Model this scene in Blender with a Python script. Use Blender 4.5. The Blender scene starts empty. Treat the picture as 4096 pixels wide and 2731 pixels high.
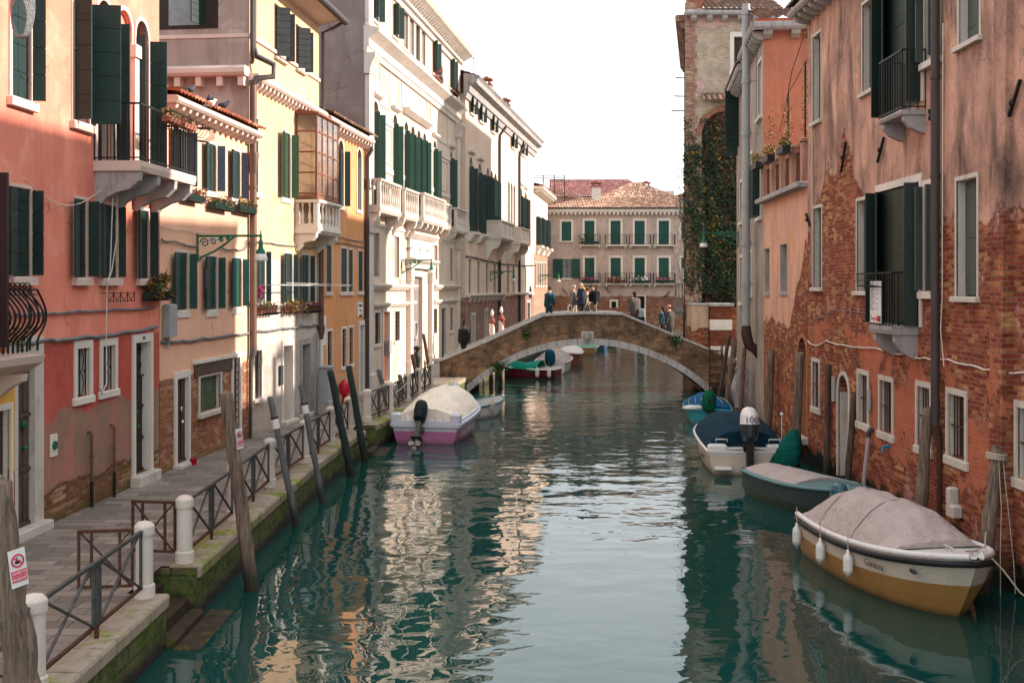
import bpy, math, random
from mathutils import Vector, Matrix
random.seed(7)
C = bpy.context.scene.collection
PI = math.pi
F, CX, HZ, H = 4551.0, 2048.0, 1149.0, 5.0      # focal length, principal column, horizon row (photo pixels), eye height (m)
ZQ = 0.75                                        # quay level above the water

def gp(u, v, z=0.0):
    """the point at height z seen at photo pixel (u, v)"""
    d = F * (H - z) / (v - HZ)
    return Vector(((u - CX) / F * d, d, z))

def lin(r, g=None, b=None):
    if g is None:
        r, g, b = r
    f = lambda c: (c / 255 / 12.92) if c / 255 <= .04045 else ((c / 255 + .055) / 1.055) ** 2.4
    return (f(r), f(g), f(b), 1.0)

# ------------------------------------------------------------------ materials
class NT:
    def __init__(s, name, rough=.8, metal=0., spec=.3):
        s.m = bpy.data.materials.new(name); s.m.use_nodes = True
        s.t = s.m.node_tree; s.n = s.t.nodes; s.b = s.n['Principled BSDF']
        s.b.inputs['Roughness'].default_value = rough
        s.b.inputs['Metallic'].default_value = metal
        s.b.inputs['Specular IOR Level'].default_value = spec
        s._tc = None
    def link(s, a, b): s.t.links.new(a, b)
    def put(s, sock, v):
        if hasattr(v, 'is_output') or isinstance(v, bpy.types.NodeSocket): s.link(v, sock)
        else: sock.default_value = v
    @property
    def obj(s):
        if not s._tc: s._tc = s.n.new('ShaderNodeTexCoord')
        return s._tc.outputs['Object']
    def xyz(s):
        x = s.n.new('ShaderNodeSeparateXYZ'); s.link(s.obj, x.inputs[0]); return x.outputs
    def math(s, op, a, b=0., clamp=False):
        x = s.n.new('ShaderNodeMath'); x.operation = op; x.use_clamp = clamp
        s.put(x.inputs[0], a); s.put(x.inputs[1], b); return x.outputs[0]
    def comb(s, a, b, c=0.):
        x = s.n.new('ShaderNodeCombineXYZ')
        s.put(x.inputs[0], a); s.put(x.inputs[1], b); s.put(x.inputs[2], c); return x.outputs[0]
    def scale(s, vec, sc):
        x = s.n.new('ShaderNodeVectorMath'); x.operation = 'MULTIPLY'
        s.link(vec, x.inputs[0]); x.inputs[1].default_value = sc; return x.outputs[0]
    def noise(s, scale=1., detail=4., rough=.55, vec=None, sc=None, dist=0.):
        x = s.n.new('ShaderNodeTexNoise'); x.inputs['Scale'].default_value = scale
        x.inputs['Detail'].default_value = detail; x.inputs['Roughness'].default_value = rough
        x.inputs['Distortion'].default_value = dist
        v = vec or s.obj
        if sc: v = s.scale(v, sc)
        s.link(v, x.inputs['Vector']); return x.outputs['Fac']
    def ramp(s, fac, a, b, lo=0., hi=1.):
        x = s.n.new('ShaderNodeMapRange'); x.clamp = True
        s.put(x.inputs[0], fac); x.inputs[1].default_value = a; x.inputs[2].default_value = b
        x.inputs[3].default_value = lo; x.inputs[4].default_value = hi; return x.outputs[0]
    def mix(s, fac, a, b, mode='MIX'):
        x = s.n.new('ShaderNodeMix'); x.data_type = 'RGBA'; x.blend_type = mode
        s.put(x.inputs[0], fac)
        for i, v in ((6, a), (7, b)):
            if isinstance(v, (tuple, list)) and len(v) == 3: v = (*v, 1)
            s.put(x.inputs[i], v)
        return x.outputs[2]
    def brick(s, vec, w=.26, h=.075, mortar=.012, c1=(.3, .1, .06, 1), c2=(.4, .2, .1, 1), cm=(.3, .27, .23, 1), off=.5, bias=0.):
        x = s.n.new('ShaderNodeTexBrick'); x.offset = off
        s.link(vec, x.inputs['Vector'])
        x.inputs['Scale'].default_value = 1.
        x.inputs['Color1'].default_value = c1; x.inputs['Color2'].default_value = c2; x.inputs['Mortar'].default_value = cm
        x.inputs['Mortar Size'].default_value = mortar; x.inputs['Mortar Smooth'].default_value = .3
        x.inputs['Bias'].default_value = bias
        x.inputs['Brick Width'].default_value = w; x.inputs['Row Height'].default_value = h
        return x.outputs['Color'], x.outputs['Fac']
    def bump(s, height, strength=.5, dist=.02, nrm=None):
        x = s.n.new('ShaderNodeBump'); x.inputs['Strength'].default_value = strength
        x.inputs['Distance'].default_value = dist; s.link(height, x.inputs['Height'])
        if nrm: s.link(nrm, x.inputs['Normal'])
        return x.outputs[0]
    def done(s, col, normal=None, rough=None):
        s.put(s.b.inputs['Base Color'], (*col[:3], 1) if isinstance(col, (tuple, list)) else col)
        if normal: s.link(normal, s.b.inputs['Normal'])
        if rough is not None: s.put(s.b.inputs['Roughness'], rough)
        return s.m

def simple(name, col, rough=.7, metal=0., var=.25, scale=6., bump=.15, spec=.3, streak=False, dist=.01):
    n = NT(name, rough, metal, spec)
    f = n.noise(scale, 5, .6, sc=(1, 1, .25) if streak else None)
    f = n.ramp(f, .3, .7)
    dark = tuple(c * (1 - var) for c in col[:3]); lite = tuple(min(1, c * (1 + var * .5)) for c in col[:3])
    nb = None
    if bump: nb = n.bump(n.noise(scale * 5, 3), bump, dist)
    return n.done(n.mix(f, dark, lite), nb)

RED = [lin(150, 72, 50), lin(178, 96, 66), lin(205, 160, 110), lin(150, 135, 120)]
def wall_mat(name, plaster, stain=None, stain_amt=.35, brick=None, wet=None, lower=None, lower2=None, patch=None, bricks=RED, streak=1.0,
             fine=.18, bump=.25, brick_always=False, salt=0., pale=None, peaks=(), sfreq=1.6, sthr=.46):
    """weathered plaster over brick. brick=(z, amp) brick shows below that height; lower=[(z, amp, colour)...] paint bands; patch=(z, thr, colour) plaster left on the brick"""
    n = NT(name, .9, 0, .15)
    x = n.xyz(); z = x[2]
    su = n.math('ADD', x[0], x[1])
    vec = n.comb(su, z)
    big = n.noise(.45, 4, .6)
    col = n.mix(n.ramp(big, .3, .7), tuple(c * .86 for c in plaster[:3]), tuple(min(1, c * 1.07) for c in plaster[:3]))
    if pale:
        col = n.mix(n.math('MULTIPLY', n.ramp(n.noise(.9, 6, .65, dist=.6), .5, .62), .8), col, pale)
    def below(z0, amp, soft=.12, sc=.7, sq=(1, 1, 1), seed=0):
        nz = n.noise(sc, 8, .68, vec=n.scale(n.obj, sq) if sq != (1, 1, 1) else None)
        d = n.math('SUBTRACT', z0, z)
        d = n.math('ADD', d, n.math('MULTIPLY', n.math('SUBTRACT', nz, .5), amp * 4))
        return n.math('DIVIDE', d, soft, clamp=True)
    for (z0, amp, c) in (lower or []):
        cc = n.mix(n.ramp(n.noise(3., 6, .7), .3, .7), tuple(k * .8 for k in c[:3]), tuple(k * 1.12 for k in c[:3]))
        col = n.mix(below(z0, amp, .1), col, cc)
    if stain is not None:
        st = n.noise(1., 6, .62, vec=n.scale(n.obj, (sfreq, sfreq, .3)), dist=.5)
        st = n.ramp(st, sthr, sthr + .2)
        st = n.math('MULTIPLY', n.math('MULTIPLY', st, n.ramp(n.noise(.5, 5, .6), .35, .6, .35, 1.)), stain_amt * streak, clamp=True)
        col = n.mix(st, col, stain)
        bl = n.math('MULTIPLY', n.ramp(n.noise(.8, 9, .74), .48, .7), stain_amt * .75)
        col = n.mix(bl, col, stain)
    rs_ = n.ramp(n.noise(1., 5, .7, vec=n.scale(n.obj, (7., 7., .35))), .5, .72)          # fine rain streaks
    col = n.mix(n.math('MULTIPLY', rs_, .22), col, tuple(k * .45 for k in plaster[:3]))
    vo = n.n.new('ShaderNodeTexVoronoi'); vo.feature = 'DISTANCE_TO_EDGE'; vo.inputs['Scale'].default_value = .55         # hairline cracks
    dv = n.n.new('ShaderNodeVectorMath'); dv.operation = 'ADD'; nz_ = n.n.new('ShaderNodeTexNoise'); nz_.inputs['Scale'].default_value = 1.8; nz_.inputs['Detail'].default_value = 5
    n.link(n.obj, nz_.inputs['Vector']); n.link(n.obj, dv.inputs[0]); n.link(n.scale(nz_.outputs['Color'], (1.4, 1.4, 1.4)), dv.inputs[1]); n.link(dv.outputs[0], vo.inputs['Vector'])
    ck = n.math('MULTIPLY', n.ramp(vo.outputs['Distance'], .004, .011, 1, 0), n.ramp(n.noise(.6, 3), .5, .6))
    col = n.mix(n.math('MULTIPLY', ck, .6), col, tuple(k * .3 for k in plaster[:3]))
    fn = n.noise(22., 4, .7)
    col = n.mix(n.ramp(fn, .3, .7, 0, fine), col, (.02, .015, .01), )
    nrm = n.bump(n.math('ADD', fn, n.noise(5., 5)), bump, .012)
    if brick or brick_always:
        wob = n.math('MULTIPLY', n.math('SUBTRACT', n.noise(1.1, 2), .5), .09)
        bvec = n.comb(n.math('ADD', su, wob), n.math('ADD', z, wob))
        bc, bf = n.brick(bvec, .27, .085, .011, bricks[0], bricks[1], bricks[3])
        bc2, _ = n.brick(bvec, .27, .085, .011, (0, 0, 0, 1), (1, 1, 1, 1), (0, 0, 0, 1), bias=-.15)
        bc = n.mix(n.math('MULTIPLY', n.ramp(bc2, .35, .75), n.ramp(n.noise(.8, 4), .36, .58)), bc, bricks[2])
        bc = n.mix(n.ramp(n.noise(1.7, 6, .7), .35, .7, 0, .75), bc, tuple(k * .35 for k in bricks[0][:3]))
        bc = n.mix(n.ramp(fn, .25, .75, 0, .5), bc, tuple(k * .55 for k in bricks[0][:3]))
        if salt:
            bc = n.mix(n.math('MULTIPLY', n.ramp(n.noise(1.0, 8, .75, sc=(1, 1, .6)), .58, .66), salt), bc, lin(205, 180, 178))
        bh = n.math('ADD', n.math('MULTIPLY', bf, -1.), n.math('MULTIPLY', n.noise(9., 5, .7), 1.2))
        bn = n.bump(bh, .9, .03)
        zt_ = brick[0] if brick else 0
        for (s0_, hh_, ww_) in peaks:
            zt_ = n.math('ADD', zt_, n.math('MULTIPLY', n.math('SUBTRACT', 1., n.math('DIVIDE', n.math('ABSOLUTE', n.math('SUBTRACT', su, s0_)), ww_), True), hh_))
        mk = None if brick_always else below(zt_, brick[1], .05, *(brick[2:3] or [.55]))
        if patch:
            pm = n.ramp(n.noise(.55, 7, .66, dist=.4), patch[1], patch[1] + .015)
            pm = n.math('MULTIPLY', pm, below(patch[0], .4, .3))
            if len(patch) > 3:
                pm = n.math('MULTIPLY', pm, n.math('SUBTRACT', 1., below(patch[3], .35, .1)))
            pc = n.mix(n.ramp(n.noise(1.5, 7, .7), .3, .7), tuple(k * .72 for k in patch[2][:3]), tuple(k * 1.1 for k in patch[2][:3]))
            inv = n.math('SUBTRACT', 1., pm)
            bc = n.mix(pm, bc, pc)
            bnm = n.bump(n.math('MULTIPLY', pm, 1.), 1., .03, bn)
            bn = bnm
        if mk is None: col, nrm = bc, bn
        else:
            ed = n.math('SUBTRACT', below(n.math('ADD', zt_, .07), brick[1], .07, *(brick[2:3] or [.55])), mk, True)
            col = n.mix(n.math('MULTIPLY', ed, .8), col, tuple(k * .3 for k in bricks[0][:3]))  # dark line painted above the brick edge as the plaster lip's shadow
            col = n.mix(mk, col, bc)
            e = n.bump(n.math('MULTIPLY', mk, -1.), 1., .03, nrm)
            v = n.n.new('ShaderNodeMix'); v.data_type = 'VECTOR'; n.link(mk, v.inputs[0]); n.link(e, v.inputs[4]); n.link(bn, v.inputs[5]); nrm = v.outputs[1]
    if wet:
        col = n.mix(below(wet[0], wet[1], .25, 1.5), col, wet[2])
    return n.done(col, nrm)

# ------------------------------------------------------------------ mesh builder
class MB:
    def __init__(s): s.v = []; s.f = []; s.mi = []; s.sm = []; s.M = None; s.mat = 0; s.cuts = []
    def cut(s):
        """what follows becomes a mesh of its own"""
        if len(s.f) and (not s.cuts or s.cuts[-1] != (len(s.v), len(s.f))): s.cuts.append((len(s.v), len(s.f)))
    def add(s, vs, fs, smooth=False):
        k = len(s.v)
        for p in vs:
            p = Vector(p); s.v.append(s.M @ p if s.M else p)
        for f in fs: s.f.append([k + i for i in f]); s.mi.append(s.mat); s.sm.append(smooth)
        return s
    def box(s, x0, x1, y0, y1, z0, z1):
        if x0 > x1: x0, x1 = x1, x0
        if y0 > y1: y0, y1 = y1, y0
        if z0 > z1: z0, z1 = z1, z0
        return s.add([(x0, y0, z0), (x1, y0, z0), (x1, y1, z0), (x0, y1, z0), (x0, y0, z1), (x1, y0, z1), (x1, y1, z1), (x0, y1, z1)],
                     [(0, 3, 2, 1), (4, 5, 6, 7), (0, 1, 5, 4), (1, 2, 6, 5), (2, 3, 7, 6), (3, 0, 4, 7)])
    def cbox(s, x0, x1, y0, y1, z0, z1, c=.01):
        """box with chamfered vertical and top edges"""
        pts = [(x0 + c, y0), (x1 - c, y0), (x1, y0 + c), (x1, y1 - c), (x1 - c, y1), (x0 + c, y1), (x0, y1 - c), (x0, y0 + c)]
        return s.prism(pts, z0, z1, c)
    def prism(s, pts, z0, z1, c=0):
        n = len(pts); cx = sum(p[0] for p in pts) / n; cy = sum(p[1] for p in pts) / n
        vs = [(x, y, z0) for x, y in pts] + [(x, y, z1 - c) for x, y in pts]
        fs = [tuple(reversed(range(n)))] + [(i, (i + 1) % n, n + (i + 1) % n, n + i) for i in range(n)]
        if c:
            vs += [(cx + (x - cx) * (1 - c / max(abs(x - cx), c * 1.5)), cy + (y - cy) * (1 - c / max(abs(y - cy), c * 1.5)), z1) for x, y in pts]
            fs += [(n + i, n + (i + 1) % n, 2 * n + (i + 1) % n, 2 * n + i) for i in range(n)] + [tuple(range(2 * n, 3 * n))]
        else: fs.append(tuple(range(n, 2 * n)))
        return s.add(vs, fs)
    def obox(s, p, ax, ang_len, th, z0, z1, chamfer=0):
        """upright panel from p=(x,y) along unit dir ax, length, thickness (to its left side)"""
        x, y = p; dx, dy = ax; nx, ny = -dy * th, dx * th; L = ang_len
        q = [(x, y), (x + dx * L, y + dy * L), (x + dx * L + nx, y + dy * L + ny), (x + nx, y + ny)]
        return s.prism(q, z0, z1) if th > 0 else s.prism(q[::-1], z0, z1)
    def bar(s, a, b, w=.03, t=None):
        """square bar between two points"""
        a = Vector(a); b = Vector(b); d = (b - a)
        if d.length < 1e-5: return s
        d.normalize(); t = t or w
        up = Vector((0, 0, 1)) if abs(d.z) < .95 else Vector((1, 0, 0))
        x = d.cross(up).normalized() * w / 2; y = x.cross(d).normalized() * t / 2
        vs = [a + x + y, a - x + y, a - x - y, a + x - y, b + x + y, b - x + y, b - x - y, b + x - y]
        return s.add(vs, [(0, 1, 2, 3), (7, 6, 5, 4), (0, 4, 5, 1), (1, 5, 6, 2), (2, 6, 7, 3), (3, 7, 4, 0)])
    def tube(s, pts, r, n=8, caps=True, smooth=True, jit=0.):
        pts = [Vector(p) for p in pts]; m = len(pts)
        rs = r if isinstance(r, (list, tuple)) else [r] * m
        vs = []; prev = None
        for i, p in enumerate(pts):
            d = (pts[min(i + 1, m - 1)] - pts[max(i - 1, 0)])
            if d.length < 1e-6: d = Vector((0, 0, 1))
            d.normalize()
            if prev is None:
                up = Vector((0, 0, 1)) if abs(d.z) < .9 else Vector((0, 1, 0)); x = d.cross(up).normalized()
            else:
                x = (prev - d * prev.dot(d)); x = x.normalized() if x.length > 1e-5 else d.orthogonal().normalized()
            prev = x; y = d.cross(x)
            for k in range(n):
                a = 2 * PI * k / n; rr = rs[i] * (1 + (random.uniform(-jit, jit) if jit else 0))
                vs.append(p + (x * math.cos(a) + y * math.sin(a)) * rr)
        fs = []
        for i in range(m - 1):
            for k in range(n):
                fs.append((i * n + k, i * n + (k + 1) % n, (i + 1) * n + (k + 1) % n, (i + 1) * n + k))
        s.add(vs, fs, smooth)
        if caps:
            s.add(vs[:n], [tuple(reversed(range(n)))]); s.add(vs[-n:], [tuple(range(n))])
        return s
    def lathe(s, prof, c=(0, 0, 0), n=16, smooth=True, sx=1., sy=1.):
        """profile [(r, z)...] turned about the vertical through c"""
        m = len(prof); vs = []
        for r, z in prof:
            for k in range(n):
                a = 2 * PI * k / n; vs.append((c[0] + r * math.cos(a) * sx, c[1] + r * math.sin(a) * sy, c[2] + z))
        fs = [(i * n + k, i * n + (k + 1) % n, (i + 1) * n + (k + 1) % n, (i + 1) * n + k) for i in range(m - 1) for k in range(n)]
        s.add(vs, fs, smooth)
        s.add(vs[:n], [tuple(reversed(range(n)))]); s.add(vs[-n:], [tuple(range(n))]); return s
    def extr(s, prof, x0, x1):
        """profile [(y, z)...] drawn along local x, capped"""
        n = len(prof)
        vs = [(x0, y, z) for y, z in prof] + [(x1, y, z) for y, z in prof]
        return s.add(vs, [(i, (i + 1) % n, n + (i + 1) % n, n + i) for i in range(n)] + [tuple(reversed(range(n))), tuple(range(n, 2 * n))])
    def grid(s, fn, nu, nv, smooth=True, flip=False):
        vs = [fn(i / nu, j / nv) for j in range(nv + 1) for i in range(nu + 1)]
        fs = []
        for j in range(nv):
            for i in range(nu):
                a = j * (nu + 1) + i; q = (a, a + 1, a + nu + 2, a + nu + 1)
                fs.append(tuple(reversed(q)) if flip else q)
        return s.add(vs, fs, smooth)
    def ball(s, c, r, n=10, sq=(1, 1, 1), jit=0.):
        m = n // 2; vs = []
        for j in range(m + 1):
            for k in range(n):
                a = 2 * PI * k / n; b = PI * j / m - PI / 2; q = 1 + (random.uniform(-jit, jit) if jit else 0)
                vs.append((c[0] + r * math.cos(b) * math.cos(a) * sq[0] * q, c[1] + r * math.cos(b) * math.sin(a) * sq[1] * q, c[2] + r * math.sin(b) * sq[2] * q))
        return s.add(vs, [(j * n + k, j * n + (k + 1) % n, (j + 1) * n + (k + 1) % n, (j + 1) * n + k) for j in range(m) for k in range(n)], True)
    def build(s, name, mats, parent=None, fix=True):
        if s.cuts:
            e = [(0, 0)] + [c for c in s.cuts if c[1] < len(s.f)] + [(len(s.v), len(s.f))]; first = None
            for (v0, f0), (v1, f1) in zip(e, e[1:]):
                q = MB(); q.v = s.v[v0:v1]; q.f = [[i - v0 for i in f] for f in s.f[f0:f1]]; q.mi = s.mi[f0:f1]; q.sm = s.sm[f0:f1]; o = q.build(name, mats, parent, fix); first = first or o
            return first
        me = bpy.data.meshes.new(name); me.from_pydata([tuple(p) for p in s.v], [], s.f)
        for m in (mats if isinstance(mats, (list, tuple)) else [mats]): me.materials.append(m)
        me.polygons.foreach_set('material_index', s.mi); me.polygons.foreach_set('use_smooth', s.sm)
        me.validate(verbose=False)
        if fix and len(s.f) < 60000:
            import bmesh
            b = bmesh.new(); b.from_mesh(me); bmesh.ops.recalc_face_normals(b, faces=b.faces); b.to_mesh(me); b.free()
        o = bpy.data.objects.new(name, me); C.objects.link(o)
        if parent: o.parent = parent
        return o

def empty(name, loc=(0, 0, 0), rz=0.):
    o = bpy.data.objects.new(name, None); C.objects.link(o); o.location = loc; o.rotation_euler = (0, 0, rz)
    o.empty_display_size = .2; return o
def tag(o, label, cat, group=None):
    o['label'] = label; o['category'] = cat
    if group: o['group'] = group
    return o
def kind(o, k, label=None, cat=None):
    o['kind'] = k
    if label: o['label'] = label
    if cat: o['category'] = cat
    return o
def thing(name, label, cat, loc=(0, 0, 0), rz=0., group=None):
    return tag(empty(name, loc, rz), label, cat, group)
def kids(o): return [c for c in bpy.data.objects if c.parent == o]
def copy_tree(o, parent=None, _k=None):
    c = o.copy(); C.objects.link(c); c.parent = parent
    for ch in kids(o): copy_tree(ch, c)
    return c
def text(name, s, size, m, parent, M, align='CENTER', ext=.002, sx=1.):
    cu = bpy.data.curves.new(name, 'FONT'); cu.body = s; cu.size = size; cu.extrude = ext; cu.align_x = align; cu.align_y = 'CENTER'
    t = bpy.data.objects.new(name, cu); C.objects.link(t)
    dg = bpy.context.evaluated_depsgraph_get()
    me = bpy.data.meshes.new_from_object(t.evaluated_get(dg)); bpy.data.objects.remove(t)
    me.transform(M @ Matrix.Diagonal((sx, 1, 1, 1))); me.materials.clear(); me.materials.append(m)
    o = bpy.data.objects.new(name, me); C.objects.link(o); o.parent = parent; return o

# ------------------------------------------------------------------ facades
class Fac:
    """a vertical wall plane from A to B (plan); local x runs A->B, local -y looks out, z up"""
    def __init__(s, A, B):
        s.A = Vector(A); s.B = Vector(B); d = s.B - s.A; s.L = d.length; s.d = d / s.L; s.rz = math.atan2(s.d.y, s.d.x)
    def s(s_, u):
        k = (u - CX) / F; return (k * s_.A.y - s_.A.x) / (s_.d.x - k * s_.d.y)
    def t(s, u): return s.A.y + s.s(u) * s.d.y
    def z(s, u, v): return H + (HZ - v) / F * s.t(u)
    def op(s, u0, u1, vt, vb):
        m = (u0 + u1) / 2; return (s.s(u0), s.s(u1), s.z(m, vb), s.z(m, vt))
    def w(s, x, y=0., z=0.):
        n = Vector((-s.d.y, s.d.x)); p = s.A + s.d * x + n * y; return Vector((p.x, p.y, z))

def front(mb, L, zb, zt, ops, rd=.22, s0=0.):
    """wall face with real openings; ops: (s0, s1, z0, z1[, arch, depth])"""
    xs = sorted({s0, L} | {o[0] for o in ops} | {o[1] for o in ops}); zs = sorted({zb, zt} | {min(max(o[2], zb), zt) for o in ops} | {min(o[3], zt) for o in ops})
    xs = [x for x in xs if s0 <= x <= L]
    for i in range(len(xs) - 1):
        for j in range(len(zs) - 1):
            cx, cz = (xs[i] + xs[i + 1]) / 2, (zs[j] + zs[j + 1]) / 2
            if xs[i + 1] - xs[i] < 1e-6 or zs[j + 1] - zs[j] < 1e-6: continue
            if any(o[0] < cx < o[1] and o[2] < cz < o[3] for o in ops): continue
            mb.add([(xs[i], 0, zs[j]), (xs[i + 1], 0, zs[j]), (xs[i + 1], 0, zs[j + 1]), (xs[i], 0, zs[j + 1])], [(0, 1, 2, 3)])
    for o in ops:
        a, b, z0, z1 = o[:4]; r = o[5] if len(o) > 5 else rd; arch = o[4] if len(o) > 4 else 0
        z1 = min(z1, zt); z0 = max(z0, zb)
        if not arch:
            mb.add([(a, 0, z0), (a, r, z0), (a, r, z1), (a, 0, z1)], [(0, 1, 2, 3)])
            mb.add([(b, 0, z0), (b, r, z0), (b, r, z1), (b, 0, z1)], [(3, 2, 1, 0)])
            mb.add([(a, 0, z1), (a, r, z1), (b, r, z1), (b, 0, z1)], [(0, 1, 2, 3)])
        else:
            n = 12; R = (b - a) / 2; c = (a + b) / 2; zc = z1 - R
            arc = [(c - R * math.cos(PI * k / n), zc + R * math.sin(PI * k / n)) for k in range(n + 1)]
            for k in range(n):
                (xa, za), (xb, zb_) = arc[k], arc[k + 1]
                mb.add([(xa, 0, za), (xb, 0, zb_), (xb, 0, z1), (xa, 0, z1)], [(0, 1, 2, 3)])
                mb.add([(xa, 0, za), (xa, r, za), (xb, r, zb_), (xb, 0, zb_)], [(0, 1, 2, 3)])
            mb.add([(a, 0, z0), (a, r, z0), (a, r, zc), (a, 0, zc)], [(0, 1, 2, 3)])
            mb.add([(b, 0, z0), (b, r, z0), (b, r, zc), (b, 0, zc)], [(3, 2, 1, 0)])
        mb.add([(a, 0, z0), (b, 0, z0), (b, r, z0), (a, r, z0)], [(0, 1, 2, 3)])

def shutter(mb, hx, z0, z1, w, ang, hinge, y=-.03, th=.04, plank=.3, frame=False):
    a = math.radians(ang); dx = math.cos(a) * (1 if hinge == 'n' else -1); dy = -math.sin(a)
    n = max(2, round((z1 - z0) / plank)); h = (z1 - z0) / n
    t = th if hinge == 'n' else -th
    for i in range(n):
        mb.obox((hx, y), (dx, dy), w, t, z0 + i * h + .004, z0 + (i + 1) * h - .012)
    cx, cy = hx + dx * .01, y + dy * .01
    nx, ny = (-dy * t * .3, dx * t * .3)
    mb.obox((cx + nx, cy + ny), (dx, dy), w - .02, t * .45, z0 + .01, z1 - .01)
    for zz in (z0 + (z1 - z0) * .14, z1 - (z1 - z0) * .14):          # strap hinges
        mb.obox((hx - nx * .35 * 2, y - ny * .35 * 2), (dx, dy), w * .8, t * .3, zz - .02, zz + .02)

def window(par, o, frame=None, fm=None, sill=None, sm=None, leaves=None, lm=None, pane=None, depth=.2, grille=None, gm=None, name='window',
           arch=0, fw=.09, mull=True, mullm=None, proud=.03, sillout=.12, plank=.3, header=0, lw=.5):
    """one window: the stone surround is the part, sill, shutters, pane and grille its sub-parts"""
    a, b, z0, z1 = o[:4]; zc = z1 - (b - a) / 2 if arch else z1
    mb = MB()
    if fm:
        q = -proud; ft = fw * 1.15
        mb.box(a - fw, a, q, .03, z0, zc); mb.box(b, b + fw, q, .03, z0, zc)
        if arch:
            n = 12; R = (b - a) / 2; c = (a + b) / 2
            for k in range(n):
                t0, t1 = PI * k / n, PI * (k + 1) / n
                P = lambda r, t, y: (c - r * math.cos(t), y, zc + r * math.sin(t))
                r0, r1 = R, R + fw
                mb.add([P(r0, t0, q), P(r0, t1, q), P(r1, t1, q), P(r1, t0, q), P(r0, t0, .03), P(r0, t1, .03), P(r1, t1, .03), P(r1, t0, .03)],
                       [(0, 1, 2, 3), (4, 7, 6, 5), (0, 4, 5, 1), (2, 6, 7, 3)])
        else: mb.box(a - fw, b + fw, q, .03, z1 + .001, z1 + ft)
        if header: mb.extr([(-proud - .0, z1 + ft + header), (-proud - .18, z1 + ft + header), (-proud - .16, z1 + ft + header * .5), (-proud - .04, z1 + ft + .02), (.0, z1 + ft + .02)], a - fw - .12, b + fw + .12)
    else:                                                            # a thin timber frame set in the reveal
        mb.box(a, a + .05, depth - .05, depth, z0, z1 if not arch else zc); mb.box(b - .05, b, depth - .05, depth, z0, z1 if not arch else zc)
        mb.box(a + .05, b - .05, depth - .05, depth, z0, z0 + .05)
        if not arch: mb.box(a + .05, b - .05, depth - .05, depth, z1 - .05, z1)
    if fm and depth > .12 and name != 'balcony_door':                                            # stone lining of the reveal
        mb.box(a - .001, a + .012, .031, depth - .002, z0, zc); mb.box(b - .012, b + .001, .031, depth - .002, z0, zc)
        if not arch: mb.box(a + .012, b - .012, .031, depth - .002, z1 - .012, z1 + .001)
    w = mb.build(name, fm or mullm or M['darkwood'], par)
    if sill:
        s = MB(); s.cbox(a - fw - .06, b + fw + .06, -sillout, .04, z0 - sill, z0 - .002, .02)
        s.build('sill', sm or fm or M['stone'], w)
    if pane:
        p = MB(); p.box(a + .001, b - .001, depth, depth + .03, z0 + .001, z1 - (.001 if not arch else .02))
        p.build('pane', pane, w)
        if mull:
            q = MB(); c = (a + b) / 2; q.box(c - .03, c + .03, depth - .035, depth - .002, z0 + .05, (z1 if not arch else z1) - .05)
            zz = z0 + (zc - z0) * .62; q.box(a + .05, b - .05, depth - .03, depth - .003, zz - .02, zz + .02)
            q.build('mullion', mullm or M['darkwood'], w)
    for lf in (leaves or []):
        hinge, ang, wd, fold = (list(lf) + [None] * 4)[:4]
        ww = (wd or (b - a) / 2 - .005) * (lw if 60 < ang < 140 else 1); m = MB(); top = zc if arch else z1
        y = -.035 - proud if ang > 40 else (fold or .03)
        shutter(m, a if hinge == 'n' else b, z0 + .02, top - .01, ww, ang, hinge, y=y, plank=plank)
        m.build('shutter', lm or M['green'], w)
    if grille:
        g = MB(); yv = .06; nb = max(3, round((b - a) / .13))
        if grille == 'lattice' or grille == 'bars':
            for i in range(1, nb): x = a + (b - a) * i / nb; g.bar((x, yv, z0 + .005), (x, yv, z1 - .005), .022)
            nh = max(2, round((z1 - z0) / (.2 if grille == 'lattice' else .5)))
            for i in range(1, nh): z = z0 + (z1 - z0) * i / nh; g.bar((a + .005, yv - .015, z), (b - .005, yv - .015, z), .026)
        else:                                                        # scrolls
            c = (a + b) / 2; R = (b - a) * .3; zz = z0 + R
            g.bar((a + .02, yv, z0), (a + .02, yv, z1), .02); g.bar((b - .02, yv, z0), (b - .02, yv, z1), .02); g.bar((c, yv, z0), (c, yv, z1), .015)
            nr = max(2, int((z1 - z0) / (R * 2.1))); st = (z1 - z0) / nr
            for i in range(nr):
                zc2 = z0 + st * (i + .5)
                g.tube([(c + R * math.cos(t * PI / 8), yv, zc2 + st * .5 * math.sin(t * PI / 8)) for t in range(17)], .011, 5, False)
                for sx in (-1, 1):
                    g.tube([(c + sx * (R * 1.25 + .05 * math.cos(t * .6) * (1 - t / 16)), yv, zc2 + st * .5 + .05 * math.sin(t * .6) * (1 - t / 16)) for t in range(14)], .008, 4, False)
        g.build('grille', gm or M['iron'], w)
    return w

def eaves(mb, s0, s1, z, out=.35, corb=.5, ch=.18, cw=.14, mould=.12):
    """stone eaves: a rounded moulding on a row of corbels"""
    mb.extr([(.02, z), (-out, z), (-out - .06, z + mould * .35), (-out - .06, z + mould * .8), (-out, z + mould * 1.15), (.02, z + mould * 1.15)], s0, s1)
    n = max(2, round((s1 - s0) / corb))
    for i in range(n):
        x = s0 + (s1 - s0) * (i + .5) / n
        mb.extr([(.02, z - ch), (-out * .35, z - ch), (-out * .8, z - ch * .55), (-out * .92, z - .001), (.02, z - .001)], x - cw / 2, x + cw / 2)

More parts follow.
